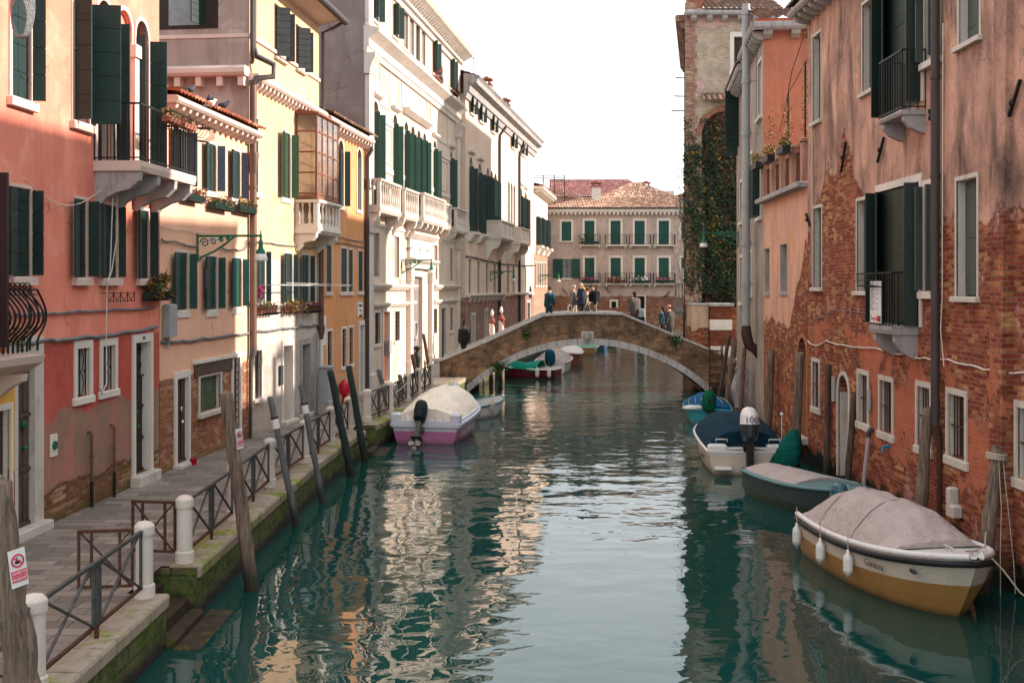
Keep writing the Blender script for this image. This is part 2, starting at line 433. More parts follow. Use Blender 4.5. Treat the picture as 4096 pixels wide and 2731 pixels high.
def tiles(mb, s0, s1, y0, z0, y1, z1, per=.22, row=.38, amp=.055, hip0=0., hip1=0.):
    """barrel tile roof: wavy rows that step over each other; hip0/hip1 cut the ends back towards the ridge"""
    nx = max(4, int((s1 - s0) / per)) * 6; L = math.hypot(y1 - y0, z1 - z0); nr = max(1, round(L / row))
    ny, nz = -(z1 - z0) / L, (y1 - y0) / L
    for r in range(nr):
        t0, t1 = r / nr, (r + 1) / nr; j = random.uniform(-.01, .01)
        def fn(a, b):
            t = t0 + (t1 - t0) * b; e0 = s0 + hip0 * t; e1 = s1 - hip1 * t
            x = e0 + (e1 - e0) * a; ph = (x - s0) / per * 2 * PI
            h = amp * (1.1 * abs(math.cos(ph / 2)) ** .7 if True else 0) + .045 * (1 - b)
            hh = math.sin(int((x - s0) / per) * 12.9898 + r * 78.233) * .008
            return (x, y0 + (y1 - y0) * t + ny * (h + hh), z0 + (z1 - z0) * t + nz * (h + hh))
        mb.grid(fn, nx, 1, False)
        mb.grid(lambda a, b: (fn(a, 0)[0], fn(a, 0)[1] - ny * .05 * (1 - b) , fn(a, 0)[2] - nz * .06 * (1 - b)), nx, 1, False)

def balusters(mb, p0, p1, z0, z1, n, r=.07):
    for i in range(n):
        t = (i + .5) / n; x = p0[0] + (p1[0] - p0[0]) * t; y = p0[1] + (p1[1] - p0[1]) * t; h = z1 - z0
        mb.lathe([(r * .9, 0), (r * .9, h * .08), (r * .5, h * .12), (r * 1.0, h * .3), (r * .9, h * .4), (r * .45, h * .62), (r * .4, h * .8), (r * .8, h * .9), (r * .8, h)], (x, y, z0), 8)

def stone_balcony(par, s0, s1, out, zf, zr, m, name='balcony', nb=6, brk=2, bh=.75, solid=False):
    """slab, brackets, balustrade"""
    b = MB(); b.extr([(0, zf - .22), (-out * .9, zf - .22), (-out * .95, zf - .16), (-out, zf - .12), (-out, zf - .02), (-out + .04, zf), (0, zf)], s0 - .02, s1 + .02)
    o = b.build(name, m, par)
    q = MB(); pw = .16
    for x in (s0 + .02, s1 - pw - .02): q.cbox(x, x + pw, -out + .02, -out + .02 + pw, zf, zr, .012)
    for x in (s0 + .02, s1 - pw - .02): q.box(x + .01, x + pw - .01, -.12, -.01, zf, zr - .1)
    q.extr([(-out + .2, zr - .1), (-out - .01, zr - .1), (-out - .04, zr - .05), (-out - .02, zr), (-out + .2, zr)], s0 - .02, s1 + .02)
    for x in (s0 - .02, s1 - .18): q.box(x, x + .2, -out + .2, 0, zr - .1, zr - .003)
    q.box(s0 + .03, s1 - .03, -out + .03, -out + .15, zf, zf + .09)
    for x in (s0 + .05, s1 - .15): q.box(x, x + .1, -out + .16, -.12, zf, zf + .09)
    if solid:
        q.box(s0 + pw, s1 - pw, -out + .07, -out + .11, zf + .09, zr - .1)
        n = nb
        for i in range(n + 1):
            x = s0 + .1 + (s1 - s0 - .28) * i / n; q.box(x, x + .08, -out + .03, -out + .15, zf + .09, zr - .1)
        for x in (s0 + .05, s1 - .12): q.box(x, x + .06, -out + .18, -.12, zf + .09, zr - .1)
    q.build('parapet', m, o)
    if not solid:
        r = MB(); balusters(r, (s0 + pw, -out + .09), (s1 - pw, -out + .09), zf + .09, zr - .1, nb, .065)
        k = max(1, int((out - .3) / .18))
        for x in (s0 + .1, s1 - .1): balusters(r, (x, -out + .2), (x, -.12), zf + .09, zr - .1, k, .06)
        r.build('baluster_row', m, o)
    for i in range(brk):
        x = s0 + .18 + (s1 - s0 - .36) * (i / (brk - 1) if brk > 1 else .5); w = .13
        k = MB(); zt = zf - .225
        k.extr([(0, zt - bh), (-.1 * out, zt - bh), (-.28 * out, zt - bh * .72), (-.4 * out, zt - bh * .5), (-.72 * out, zt - bh * .42), (-.86 * out, zt - bh * .2), (-.88 * out, zt), (0, zt)], x - w, x + w)
        k.build('bracket', m, o)
    return o

def iron_balcony(par, s0, s1, out, zf, h, m, stone, name='balcony', nb=12, brk=2, slab=.14, bh=.35, bar=.02):
    b = MB(); b.extr([(0, zf - slab), (-out + .03, zf - slab), (-out, zf - slab * .5), (-out, zf), (0, zf)], s0, s1)
    o = b.build(name, stone, par)
    for i in range(brk):
        x = s0 + .12 + (s1 - s0 - .24) * (i / (brk - 1) if brk > 1 else .5); zt = zf - slab - .001; k = MB()
        k.extr([(0, zt - bh), (-.15 * out, zt - bh), (-.6 * out, zt - bh * .7), (-.85 * out, zt - bh * .3), (-.85 * out, zt), (0, zt)], x - .08, x + .08)
        k.build('bracket', stone, o)
    r = MB(); e = .03; P = [(s0 + e, -.01), (s0 + e, -out + e), (s1 - e, -out + e), (s1 - e, -.01)]
    for i in range(3):
        r.bar((*P[i], zf + h), (*P[i + 1], zf + h), bar * 1.8); r.bar((*P[i], zf + .06), (*P[i + 1], zf + .06), bar * 1.3)
    for (a, c, n) in ((P[0], P[1], max(2, int(out / .13))), (P[1], P[2], nb), (P[2], P[3], max(2, int(out / .13)))):
        for i in range(n + 1):
            t = i / n; x = a[0] + (c[0] - a[0]) * t; y = a[1] + (c[1] - a[1]) * t; r.bar((x, y, zf), (x, y, zf + h), bar)
    r.build('railing', m, o)
    return o

def downpipe(par, x, y, z0, z1, r, m, name='drainpipe', clips=3, top=None, mats=None):
    b = MB(); pts = [(x, y, z0), (x, y, z1)]
    if top: pts += [(x + top[0] * .4, y + top[1] * .4, z1 + .12), (x + top[0], y + top[1], z1 + .22)]
    b.tube(pts, r, 10)
    n = max(2, int((z1 - z0) / 1.9))
    for i in range(n): zz = z0 + (z1 - z0) * (i + .6) / n; b.tube([(x, y, zz - .04), (x, y, zz + .04)], r * 1.18, 10)
    for i in range(n): zz = z0 + (z1 - z0) * (i + .3) / n; b.box(x - .01, x + .01, y, 0, zz - .012, zz + .012)
    return b.build(name, m, par)

def leafcloud(mb, pts, size=.05, n=8, spread=.1, mats=2, flat=0.):
    """small leaf quads scattered round the points"""
    for p in pts:
        for k in range(n):
            c = Vector(p) + Vector((random.gauss(0, spread), random.gauss(0, spread), random.gauss(0, spread)))
            a = Vector((random.uniform(-1, 1), random.uniform(-1, 1), random.uniform(-.6, 1))).normalized(); b = a.orthogonal().normalized()
            b.rotate(Matrix.Rotation(random.uniform(0, 6.28), 3, a)); q = a.cross(b); s = size * random.uniform(.6, 1.3)
            mb.mat = random.randrange(mats)
            mb.add([c - b * s, c - q * s * .55, c + b * s, c + q * s * .55], [(0, 1, 2, 3)])
    mb.mat = 0
# ------------------------------------------------------------------ world, sun, camera
sc = bpy.context.scene
W = bpy.data.worlds.new('World'); sc.world = W; W.use_nodes = True
wt = W.node_tree; bg = wt.nodes['Background']
sky = wt.nodes.new('ShaderNodeTexSky'); sky.sky_type = 'NISHITA'; sky.sun_disc = False
SUN_EL, SUN_AZ = 22.0, 86.0                                        # azimuth clockwise from +Y (straight ahead)
sky.sun_elevation = math.radians(SUN_EL); sky.sun_rotation = math.radians(SUN_AZ)
sky.air_density = 1.0; sky.dust_density = 1.2; sky.ozone_density = 1.0
hs = wt.nodes.new('ShaderNodeHueSaturation'); hs.inputs['Saturation'].default_value = .3
wt.links.new(sky.outputs[0], hs.inputs['Color']); 
mn = wt.nodes.new('ShaderNodeVectorMath'); mn.operation = 'MINIMUM'; mn.inputs[1].default_value = (2.2, 2.28, 2.36)   # evens out the hazy white sky
wt.links.new(hs.outputs[0], mn.inputs[0]); mx = wt.nodes.new('ShaderNodeVectorMath'); mx.operation = 'MAXIMUM'; mx.inputs[1].default_value = (1.95, 2.08, 2.16)
wt.links.new(mn.outputs[0], mx.inputs[0]); wt.links.new(mx.outputs[0], bg.inputs['Color'])
bg.inputs['Strength'].default_value = .15
sl = bpy.data.lights.new('sun', 'SUN'); sl.energy = 2.0; sl.angle = math.radians(1.); sl.color = (1., .85, .75)
so = bpy.data.objects.new('sun', sl); C.objects.link(so)
a, e = math.radians(SUN_AZ), math.radians(SUN_EL)
so.rotation_euler = Vector((math.sin(a) * math.cos(e), math.cos(a) * math.cos(e), math.sin(e))).to_track_quat('Z', 'Y').to_euler()
cam = bpy.data.cameras.new('camera'); co = bpy.data.objects.new('camera', cam); C.objects.link(co); sc.camera = co
cam.sensor_width = 36; cam.lens = F / 4096 * 36; cam.shift_y = -(2731 / 2 - HZ) / 4096
cam.clip_start = .2; cam.clip_end = 2000
co.location = (0, 0, H); co.rotation_euler = (PI / 2, 0, 0)
sc.view_settings.view_transform = 'Standard'; sc.view_settings.look = 'None'; sc.view_settings.gamma = 1
sc.view_settings.exposure = 2.2
sc.cycles.max_bounces = 6; sc.cycles.use_denoising = True

# ------------------------------------------------------------------ materials
M = {}
def planks(name, col, h=.3, rough=.55, var=.35):
    n = NT(name, rough, 0, .35)
    f = n.noise(2.5, 6, .65, sc=(2, 2, .6)); g = n.noise(14, 3)
    c = n.mix(n.ramp(f, .35, .7), tuple(k * (1 - var) for k in col[:3]), tuple(k * (1 + var * .6) for k in col[:3]))
    c = n.mix(n.math('MULTIPLY', n.ramp(n.noise(6., 8, .75), .64, .7), .4), c, (.22, .26, .23))
    oi = n.n.new('ShaderNodeObjectInfo'); c = n.mix(n.ramp(oi.outputs['Random'], 0, 1, 0, .35), c, tuple(k * 1.7 + .012 for k in col[:3]))
    c = n.mix(n.ramp(n.noise(1., 4, .6, sc=(9, 9, .5)), .55, .7, 0, .4), c, tuple(k * .5 for k in col[:3]))
    return n.done(c, n.bump(g, .15, .01))
M['green'] = planks('dark_green_paint', lin(16, 44, 40))
M['green2'] = planks('mid_green_paint', lin(10, 60, 52))
M['olive'] = planks('olive_green_paint', lin(44, 70, 44))
M['pgreen'] = planks('palazzo_green_paint', lin(22, 58, 46), var=.2)
M['bluegrey'] = planks('blue_grey_paint', lin(40, 46, 62))
M['greywood'] = planks('slate_painted_wood', lin(48, 54, 56))
M['farg'] = planks('viridian_paint', lin(8, 66, 58), var=.2)
M['darkwood'] = simple('dark_timber', lin(44, 33, 28), .6, streak=True)
M['oldwood'] = simple('weathered_brown_timber', lin(88, 72, 58), .8, streak=True, var=.5, scale=9, bump=.5)
M['brownpaint'] = simple('brown_painted_boards', lin(66, 46, 46), .5, streak=True)
M['redwood'] = simple('reddish_door_timber', lin(120, 62, 40), .5, streak=True)
M['iron'] = simple('black_wrought_iron', lin(40, 40, 40), .5, .3, .4, 14)
M['rust'] = simple('rusty_iron', lin(82, 54, 40), .8, .1, .5, 12)
M['railgrey'] = simple('grey_painted_iron_with_rust', lin(76, 78, 76), .6, .2, .45, 9)
M['boxgreen'] = simple('dark_planter_green', lin(24, 52, 44), .5, 0, .25)
M['lampgreen'] = simple('lamp_green_paint', lin(20, 108, 78), .4, .1, .3)
M['lampglass'] = simple('milky_lamp_glass', (.75, .74, .7), .25, 0, .05, bump=0, spec=.5)
M['white'] = simple('white_paint', (.72, .71, .68), .6, 0, .12)
M['red'] = simple('crimson_enamel', lin(190, 20, 48), .35, 0, .15, spec=.5)
M['pvc'] = simple('mauve_grey_plastic_pipe', lin(166, 152, 156), .5, 0, .1)
M['pipegrey'] = simple('pale_grey_pipe_metal', lin(158, 160, 158), .55, .0, .22, 2.5, streak=True)
M['pipedark'] = simple('dark_grey_pipe_metal', lin(72, 66, 64), .55, .1, .3, 4, streak=True)
M['copper'] = simple('brown_copper_pipe', lin(108, 84, 72), .5, .3, .35, 4, streak=True)
M['cable'] = simple('grey_cable', lin(120, 122, 124), .6, 0, .6, 22)
M['wcable'] = simple('off_white_cable', lin(215, 205, 190), .6, 0, .2)
M['rope'] = simple('pale_rope', lin(190, 178, 160), .9, 0, .3, 30)
M['terracotta'] = simple('terracotta', lin(150, 92, 74), .8, 0, .25)
M['leaf'] = simple('green_leaves', lin(66, 92, 34), .6, 0, .45, 3, 0)
M['leaf2'] = simple('dark_leaves', lin(38, 62, 30), .6, 0, .45, 3, 0)
M['leafy'] = simple('yellow_autumn_leaves', lin(150, 118, 40), .6, 0, .4, 3, 0)
M['leafr'] = simple('russet_leaves', lin(140, 84, 52), .6, 0, .4, 3, 0)
M['petal'] = simple('pink_petals', lin(190, 60, 120), .6, 0, .3, 3, 0)
M['twig'] = simple('brown_twig', lin(88, 70, 54), .9, 0, .3, 6, 0)
M['metalbox'] = simple('grey_meter_cabinet', lin(150, 156, 156), .5, 0, .12)
M['curtain'] = simple('pale_curtain_behind_glass', lin(120, 130, 130), .25, 0, .3, 4, 0, spec=.6)
M['black'] = simple('black_rubber', lin(26, 28, 30), .55, 0, .3)
M['chrome'] = simple('polished_steel', (.7, .7, .7), .2, .95, .05, bump=0)

def glassy(name, col=(.012, .016, .016), rough=.08):
    n = NT(name, rough, 0, .6); return n.done(n.mix(n.ramp(n.noise(.8, 3), .3, .7), col, tuple(c * 1.8 for c in col)))
M['glass'] = glassy('dark_window_glass', (.006, .008, .008), .3); M['glass'].node_tree.nodes['Principled BSDF'].inputs['Specular IOR Level'].default_value = .25
M['glass2'] = glassy('dusty_bay_window_glass', lin(74, 84, 86)[:3], .15)

def stone_mat(name, col=lin(206, 198, 186), dirt=lin(92, 84, 76), amt=.5, thr=.52, moss=None):
    n = NT(name, .85, 0, .2); f = n.noise(3.2, 8, .7); s2 = n.noise(2., 6, .65, sc=(3, 3, .4))
    c = n.mix(n.ramp(n.noise(.8, 4), .3, .7), tuple(k * .85 for k in col[:3]), tuple(min(1, k * 1.05) for k in col[:3]))
    c = n.mix(n.math('MULTIPLY', n.ramp(n.math('MULTIPLY', n.math('ADD', f, s2), .5), thr, thr + .16), amt), c, dirt)
    if moss: c = n.mix(n.math('MULTIPLY', n.ramp(n.noise(1.1, 8, .74), moss[0], moss[0] + .08), moss[1]), c, n.mix(n.ramp(n.noise(9., 4), .35, .65), lin(84, 98, 20), lin(150, 158, 52)))
    c = n.mix(n.ramp(n.noise(40., 3), .3, .7, 0, .14), c, (.03, .03, .03))
    return n.done(c, n.bump(n.noise(12., 6, .65), .35, .015))
M['stone'] = stone_mat('istrian_stone')
M['stonew'] = stone_mat('clean_white_stone', lin(222, 214, 202), lin(150, 138, 124), .4, .56)
M['stoneg'] = stone_mat('grey_weathered_stone', lin(172, 168, 164), lin(84, 80, 78), .6, .48)
M['bollard'] = stone_mat('bollard_stone', lin(214, 204, 192), lin(140, 110, 82), .5, .56)
M['palstone'] = stone_mat('palazzo_cream_stone', lin(214, 202, 190), lin(166, 142, 122), .5, .5)
M['pinkstone'] = stone_mat('pinkish_white_moulding_stone', lin(218, 196, 184), lin(130, 106, 96), .5, .55)
M['coping'] = stone_mat('mossy_coping_stone', lin(170, 156, 140), lin(98, 84, 70), .6, .48, (.5, .9))
M['step'] = stone_mat('wet_brown_step_stone', lin(64, 54, 40), lin(32, 32, 20), .8, .45, (.55, .4))
M['infill'] = stone_mat('grey_blocked_window', lin(138, 126, 118), lin(96, 88, 82), .5, .5)

def tile_mat(name, c1, c2, c3, lich=.3):
    n = NT(name, .85, 0, .2); x = n.xyz()
    w = n.n.new('ShaderNodeTexWhiteNoise'); w.noise_dimensions = '2D'
    n.link(n.comb(n.math('FLOOR', n.math('DIVIDE', x[0], .22)), n.math('FLOOR', n.math('DIVIDE', n.math('ADD', x[1], n.math('MULTIPLY', x[2], .2)), .36))), w.inputs['Vector'])
    c = n.mix(w.outputs['Value'], c1, c2); c = n.mix(n.ramp(w.outputs['Value'], .78, .8), c, c3)
    c = n.mix(n.math('MULTIPLY', n.ramp(n.noise(1.4, 7, .7), .45, .66), lich), c, lin(96, 84, 72))
    return n.done(c, n.bump(n.noise(16, 4), .3, .01))
M['tiles'] = tile_mat('terracotta_roof_tiles', lin(172, 136, 116), lin(132, 98, 82), lin(204, 176, 152))
M['tilesred'] = tile_mat('red_roof_tiles', lin(158, 84, 62), lin(112, 60, 48), lin(184, 124, 92))
M['tilesold'] = tile_mat('old_lichened_roof_tiles', lin(120, 92, 78), lin(92, 72, 62), lin(150, 112, 84), .7)

def wood_pile(name, col, dark, rough=.8, band=None):
    n = NT(name, rough, 0, .25); x = n.xyz()
    g = n.noise(7., 8, .7, sc=(3, 3, .22), dist=.4)
    c = n.mix(n.ramp(g, .35, .66), dark, col)
    c = n.mix(n.math('MULTIPLY', n.ramp(n.noise(1.2, 4), .4, .7), .35), c, tuple(k * .5 for k in dark[:3]))
    wet = n.ramp(n.math('ADD', x[2], n.math('MULTIPLY', n.noise(2., 4), .3)), .35, .75, 1, 0)
    c = n.mix(n.math('MULTIPLY', wet, .85), c, lin(36, 38, 28))
    if band: c = n.mix(n.math('MULTIPLY', n.ramp(x[2], band[0], band[0] + .01), n.ramp(x[2], band[1], band[1] + .01, 1, 0)), c, lin(222, 208, 196))
    return n.done(c, n.bump(g, .7, .04))
M['pile'] = wood_pile('weathered_pile_timber', lin(150, 130, 112), lin(70, 60, 54))
M['piled'] = wood_pile('dark_wet_pile_timber', lin(112, 94, 80), lin(48, 40, 36))
M['pileg'] = wood_pile('grey_painted_pile_timber', lin(118, 120, 118), lin(84, 86, 86))
M['pilet'] = wood_pile('dark_teal_painted_pile', lin(52, 66, 66), lin(30, 42, 44))
M['piler'] = wood_pile('faded_red_pile_timber', lin(150, 112, 100), lin(94, 66, 60))

# ------------------------------------------------------------------ water
def water_mat():
    n = NT('canal_water', .015, 0, .5); b = n.b
    b.inputs['IOR'].default_value = 1.55; b.inputs['Specular Tint'].default_value = (.84, .97, 1., 1)
    x = n.xyz()
    v = n.comb(n.math('MULTIPLY', x[0], 1.), n.math('MULTIPLY', x[1], 1.25))
    n1 = n.noise(.7, 1, .5, vec=v, dist=.2); n2 = n.noise(2.2, 1, .5, vec=v, dist=.5); n3 = n.noise(5.5, 2, .5, vec=v)
    rough_far = n.ramp(x[1], 24, 44)                                  # the breeze ruffles the water near the bridge
    near = n.ramp(x[1], 12, 32, .36, .85)
    calm = n.math('MULTIPLY', n.ramp(n.noise(.12, 2), .4, .62, .55, 1.25), near)
    h = n.math('ADD', n.math('MULTIPLY', n1, 1.), n.math('MULTIPLY', n2, .26))
    h = n.math('ADD', n.math('MULTIPLY', h, calm), n.math('MULTIPLY', n3, n.math('MULTIPLY', rough_far, .12)))
    nb = n.bump(h, 1., .055)
    c = n.mix(n.ramp(n.noise(.1, 3), .3, .7), (.004, .042, .036), (.006, .056, .047))
    return n.done(c, nb)
M['water'] = water_mat()
w = MB(); w.add([(-400, -60, 0), (400, -60, 0), (400, 900, 0), (-400, 900, 0)], [(0, 1, 2, 3)])
kind(w.build('water', M['water']), 'structure', 'green canal water with long wavering reflections', 'canal')

# ------------------------------------------------------------------ quay
def paving():
    n = NT('paving_stones', .8, 0, .3); x = n.xyz()
    wob = n.math('MULTIPLY', n.math('SUBTRACT', n.noise(.6, 2), .5), .12)
    vec = n.comb(n.math('ADD', x[0], wob), n.math('ADD', x[1], wob))
    bc, bf = n.brick(vec, .62, .29, .010, lin(114, 104, 96), lin(166, 152, 140), lin(70, 62, 50), .37)
    c = n.mix(n.ramp(n.noise(.7, 5, .7), .36, .66, 0, .6), bc, lin(112, 104, 98))
    c = n.mix(n.math('MULTIPLY', n.ramp(n.noise(1.1, 7, .75), .56, .66), .5), c, lin(110, 104, 56))
    c = n.mix(n.ramp(n.noise(30., 4), .3, .7, 0, .25), c, (.03, .03, .03))
    return n.done(c, n.bump(n.math('ADD', n.math('MULTIPLY', bf, -1.), n.math('MULTIPLY', n.noise(5., 6, .7), .8)), .6, .02))
M['paving'] = paving()
def quaywall():
    n = NT('algae_covered_quay_masonry', .75, 0, .35); x = n.xyz()
    vec = n.comb(n.math('ADD', x[0], x[1]), x[2])
    bc, bf = n.brick(vec, .9, .3, .02, lin(84, 72, 56), lin(112, 98, 76), lin(38, 34, 26))
    nz = n.noise(2.2, 8, .72); zz = n.math('ADD', x[2], n.math('MULTIPLY', n.math('SUBTRACT', nz, .5), .5))
    st = n.noise(3., 7, .7, sc=(2, 2, .5))
    g = n.math('MULTIPLY', n.ramp(zz, .12, .22), n.ramp(zz, .58, .74, 1, 0))
    g = n.math('MULTIPLY', g, n.ramp(st, .34, .5))
    c = n.mix(n.math('MULTIPLY', g, .9), bc, n.mix(n.ramp(n.noise(7., 5), .35, .7), lin(44, 66, 18), lin(104, 120, 40)))
    c = n.mix(n.ramp(zz, .1, .26, 1, 0), c, n.mix(n.ramp(n.noise(24., 4), .4, .6), lin(20, 18, 16), lin(58, 48, 38)))
    return n.done(c, n.bump(n.math('ADD', n.math('MULTIPLY', bf, -.4), n.noise(14., 6, .75)), .9, .05))
M['quay'] = quaywall()
EDGE = [(-4.8, 2.0), (-4.8, 15.8), None, (-4.8, 17.35), (-4.78, 22), (-4.72, 27.5), (-4.55, 31.5), (-4.38, 33.8), None, (-4.22, 35.2), (-3.6, 40.), (-3.05, 45.), (-2.55, 50.), (-2.2, 53.6),
        (-1.6, 57.6), (-.6, 64), (1.0, 77), (2.9, 92), (5.1, 110)]
runs, cur = [], []
for p in EDGE:
    if p is None: runs.append(cur); cur = []
    else: cur.append(p)
runs.append(cur)
LAB = ['near stretch of quay wall below the first railing', 'long mossy quay wall between the two flights of water steps', 'far quay wall running behind the pink boat to the bridge']
for i, run in enumerate(runs):
    b = MB(); q = MB()
    for (x0, y0), (x1, y1) in zip(run, run[1:]):
        k = max(1, int((y1 - y0) / .8))
        for j in range(k):
            f = lambda t: (x0 + (x1 - x0) * t, y0 + (y1 - y0) * t)
            (xa, ya), (xb, yb) = f(j / k), f((j + 1) / k)
            b.add([(xa, ya, -1), (xb, yb, -1), (xb, yb, ZQ - .16), (xa, ya, ZQ - .16)], [(0, 1, 2, 3)])
            b.add([(xa - .5, ya, ZQ - .16), (xb - .5, yb, ZQ - .16), (xb, yb, ZQ - .16), (xa, ya, ZQ - .16)], [(0, 1, 2, 3)])
            g = .008; j1, j2, j3 = (random.uniform(-.006, .012) for _ in range(3))
            q.add([(xa - .42, ya + g, ZQ + .004 + j1), (xb - .42, yb - g, ZQ + .004 + j2), (xb + .03, yb - g, ZQ + .004 + j2), (xa + .03, ya + g, ZQ + .004 + j1),
                   (xa + .05, ya + g, ZQ - .03), (xb + .05, yb - g, ZQ - .03), (xb + .04, yb - g, ZQ - .17), (xa + .04, ya + g, ZQ - .17),
                   (xa - .42, ya + g, ZQ - .17), (xb - .42, yb - g, ZQ - .17)],
                  [(0, 3, 2, 1), (3, 4, 5, 2), (4, 7, 6, 5), (0, 8, 7, 4, 3), (1, 2, 5, 6, 9)])
    for (x, y) in (run[0], run[-1]):
        b.add([(x - 6, y, -1), (x, y, -1), (x, y, ZQ - .02), (x - 6, y, ZQ - .02)], [(0, 1, 2, 3)])
    o = tag(b.build('quay_wall', M['quay']), LAB[i], 'quay wall')
    q.build('coping', M['coping'], o)
p = MB()                                                              # paving: one sheet with the two recesses for the steps
ys = [2, 15.8, 15.801, 17.35, 17.351, 22, 27.5, 31.5, 33.8, 33.801, 35.2, 35.201, 40, 45, 50, 53.6, 57.6, 64, 77, 92, 110]
def edge_x(y):
    if 15.8005 < y < 17.3505: return -5.35
    if 33.8005 < y < 35.2005: return -4.8
    pts = [e for e in EDGE if e]
    for (x0, y0), (x1, y1) in zip(pts, pts[1:]):
        if y0 <= y <= y1: return x0 + (x1 - x0) * (y - y0) / max(1e-6, y1 - y0) - .4
    return pts[-1][0]
for y0, y1 in zip(ys, ys[1:]):
    e = 3e-4; p.add([(-14, y0, ZQ), (edge_x(y0 + e), y0, ZQ), (edge_x(y1 - e), y1, ZQ), (-14, y1, ZQ)], [(0, 1, 2, 3)])
kind(p.build('pavement', M['paving']), 'structure', 'grey paving slabs of the canal-side walk', 'pavement')
for (y0, y1, xe, lab) in ((15.82, 17.33, -4.8, 'near water steps between the two tall white bollards'), (33.82, 35.18, -4.25, 'far water steps beside the pink boat')):
    s = MB(); s.cbox(xe - .8, xe - .5, y0, y1, -.6, ZQ - .22, .03)
    s.cbox(xe - .5, xe - .12, y0, y1, -.6, ZQ - .46, .03); s.cbox(xe - .12, xe + .12, y0 - .02, y1 + .0, -.7, .12, .03); s.cbox(xe + .12, xe + .5, y0 - .15, y1 + .3, -.7, .025, .02)
    s.box(xe - 1.4, xe - .8, y0, y1, -.6, ZQ - .03)
    tag(s.build('water_steps', M['step']), lab, 'steps')
# ------------------------------------------------------------------ left bank
def house(name, label, cat, A, B, zb, zt, depth, mat, ops, side=None, rd=.22, wall='wall', zb2=None):
    f = Fac(A, B); r = thing(name, label, cat, (A[0], A[1], 0), f.rz)
    m = MB(); front(m, f.L, zb, zt, ops, rd); m.build(wall, mat, r, fix=False)
    b = MB(); b.add([(0, .001, zb), (f.L, .001, zb), (f.L, depth, zb), (0, depth, zb), (0, .001, zt), (f.L, .001, zt), (f.L, depth, zt), (0, depth, zt)],
                    [(1, 2, 6, 5), (2, 3, 7, 6), (3, 0, 4, 7), (4, 5, 6, 7)])
    b.build('side_wall', side or mat, r)
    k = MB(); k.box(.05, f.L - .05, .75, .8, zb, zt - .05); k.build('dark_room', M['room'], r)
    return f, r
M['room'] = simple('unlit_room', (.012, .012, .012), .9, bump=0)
def roof_box(r, L, depth, zt, ov=.3, rise=1.6, m=None, y1=None, s0=0., eav=0.):
    t = MB(); tiles(t, s0 - .05, L + .05, -ov, zt + .02, y1 or depth * .5, zt + rise)
    o = t.build('roof', m or M['tiles'], r, fix=False)
    return o

# --- yellow house at the left edge
f0 = Fac((-8.75, 12.0), (-8.38, 19.0))
wm = wall_mat('ochre_yellow_plaster', lin(226, 176, 82), lin(150, 120, 70), .3, brick=(1.95, .12), bricks=[lin(150, 70, 44), lin(190, 104, 70), lin(200, 170, 140), lin(140, 110, 90)])
f0, r0 = house('yellow_house', 'narrow slice of low ochre yellow shop front with brick base at the left edge', 'house', (-8.66, 12.0), (-8.27, 18.93), ZQ, 3.6, .6, wm, [(6.0, 6.75, ZQ, 3.0)])
window(r0, (6.0, 6.75, ZQ + .05, 3.0), fm=M['stonew'], leaves=[('n', 0, .74, .1)], lm=M['brownpaint'], name='door')
iron = MB()                                                           # the goose-breast balcony
s0b, s1b = 3.6, 6.55
def goose(x, y0=0., d=(0, -1)):
    pts = []
    for i in range(13):
        t = i / 12; z = 3.95 + t * 1.0; b = .40 + .34 * math.sin(PI * min(1, (1 - t) * 1.25)) ** 1.0 * (1 - t * .3)
        pts.append((x + d[0] * b, y0 + d[1] * b, z))
    return pts
bal = MB(); bal.extr([(0, 3.62), (-.35, 3.62), (-.5, 3.7), (-.62, 3.78), (-.66, 3.9), (0, 3.93)], s0b - .1, s1b + .1)
bo = bal.build('balcony', M['pinkstone'], r0)
g = MB()
for i in range(20):
    x = s0b + (s1b - s0b) * i / 19; pts = goose(x); g.tube(pts, .019, 6)
    e = pts[-1]; g.tube([(e[0], e[1] + .0 - .06 * math.sin(k * .6) , e[2] + .04 - .06 * math.cos(k * .6) + .02) for k in range(11)], .011, 5)
for k in range(3):
    pts = [(s1b, -.12 - k * .12, z) for z in (3.95, 4.95)]
    q = goose(s1b, -.1 - k * .13, (.9, -.1)); g.tube(q, .019, 6)
g.bar((s0b, -.42, 4.96), (s1b + .3, -.42, 4.96), .035); g.bar((s1b + .3, -.42, 4.96), (s1b + .2, 0, 4.96), .035)
g.bar((s0b, -.42, 4.88), (s1b + .3, -.42, 4.88), .02)
g.build('railing', M['iron'], bo)
k = MB()
for x in (s0b + .4, s1b - .3): k.cut(); k.extr([(0, 3.25), (-.12, 3.25), (-.3, 3.4), (-.5, 3.5), (-.52, 3.615), (0, 3.615)], x - .1, x + .1)
k.build('bracket', M['pinkstone'], bo)
lf = MB(); leafcloud(lf, [(s0b + .4 + i * .3, -.35, 4.1 + random.uniform(0, .25)) for i in range(9)], .05, 26, .09)
tag(lf.build('potted_foliage', [M['leaf'], M['leafy']]), 'leafy green pot plants inside the curved iron balcony', 'plant')
bpy.data.objects['potted_foliage'].location = f0.w(0, 0, 0); bpy.data.objects['potted_foliage'].rotation_euler = (0, 0, f0.rz)
mb = MB(); mb.prism([(-8.3, 17.05), (-7.57, 17.05), (-7.57, 17.12), (-8.3, 17.12)], 4.1, 6.72, .0)
tag(mb.build('maroon_board', simple('dark_maroon_board', lin(46, 26, 30), .5)), 'dark maroon upright board projecting above the curved iron balcony', 'board')
cb = MB(); p0 = f0.w(6.35, -.25, 0)
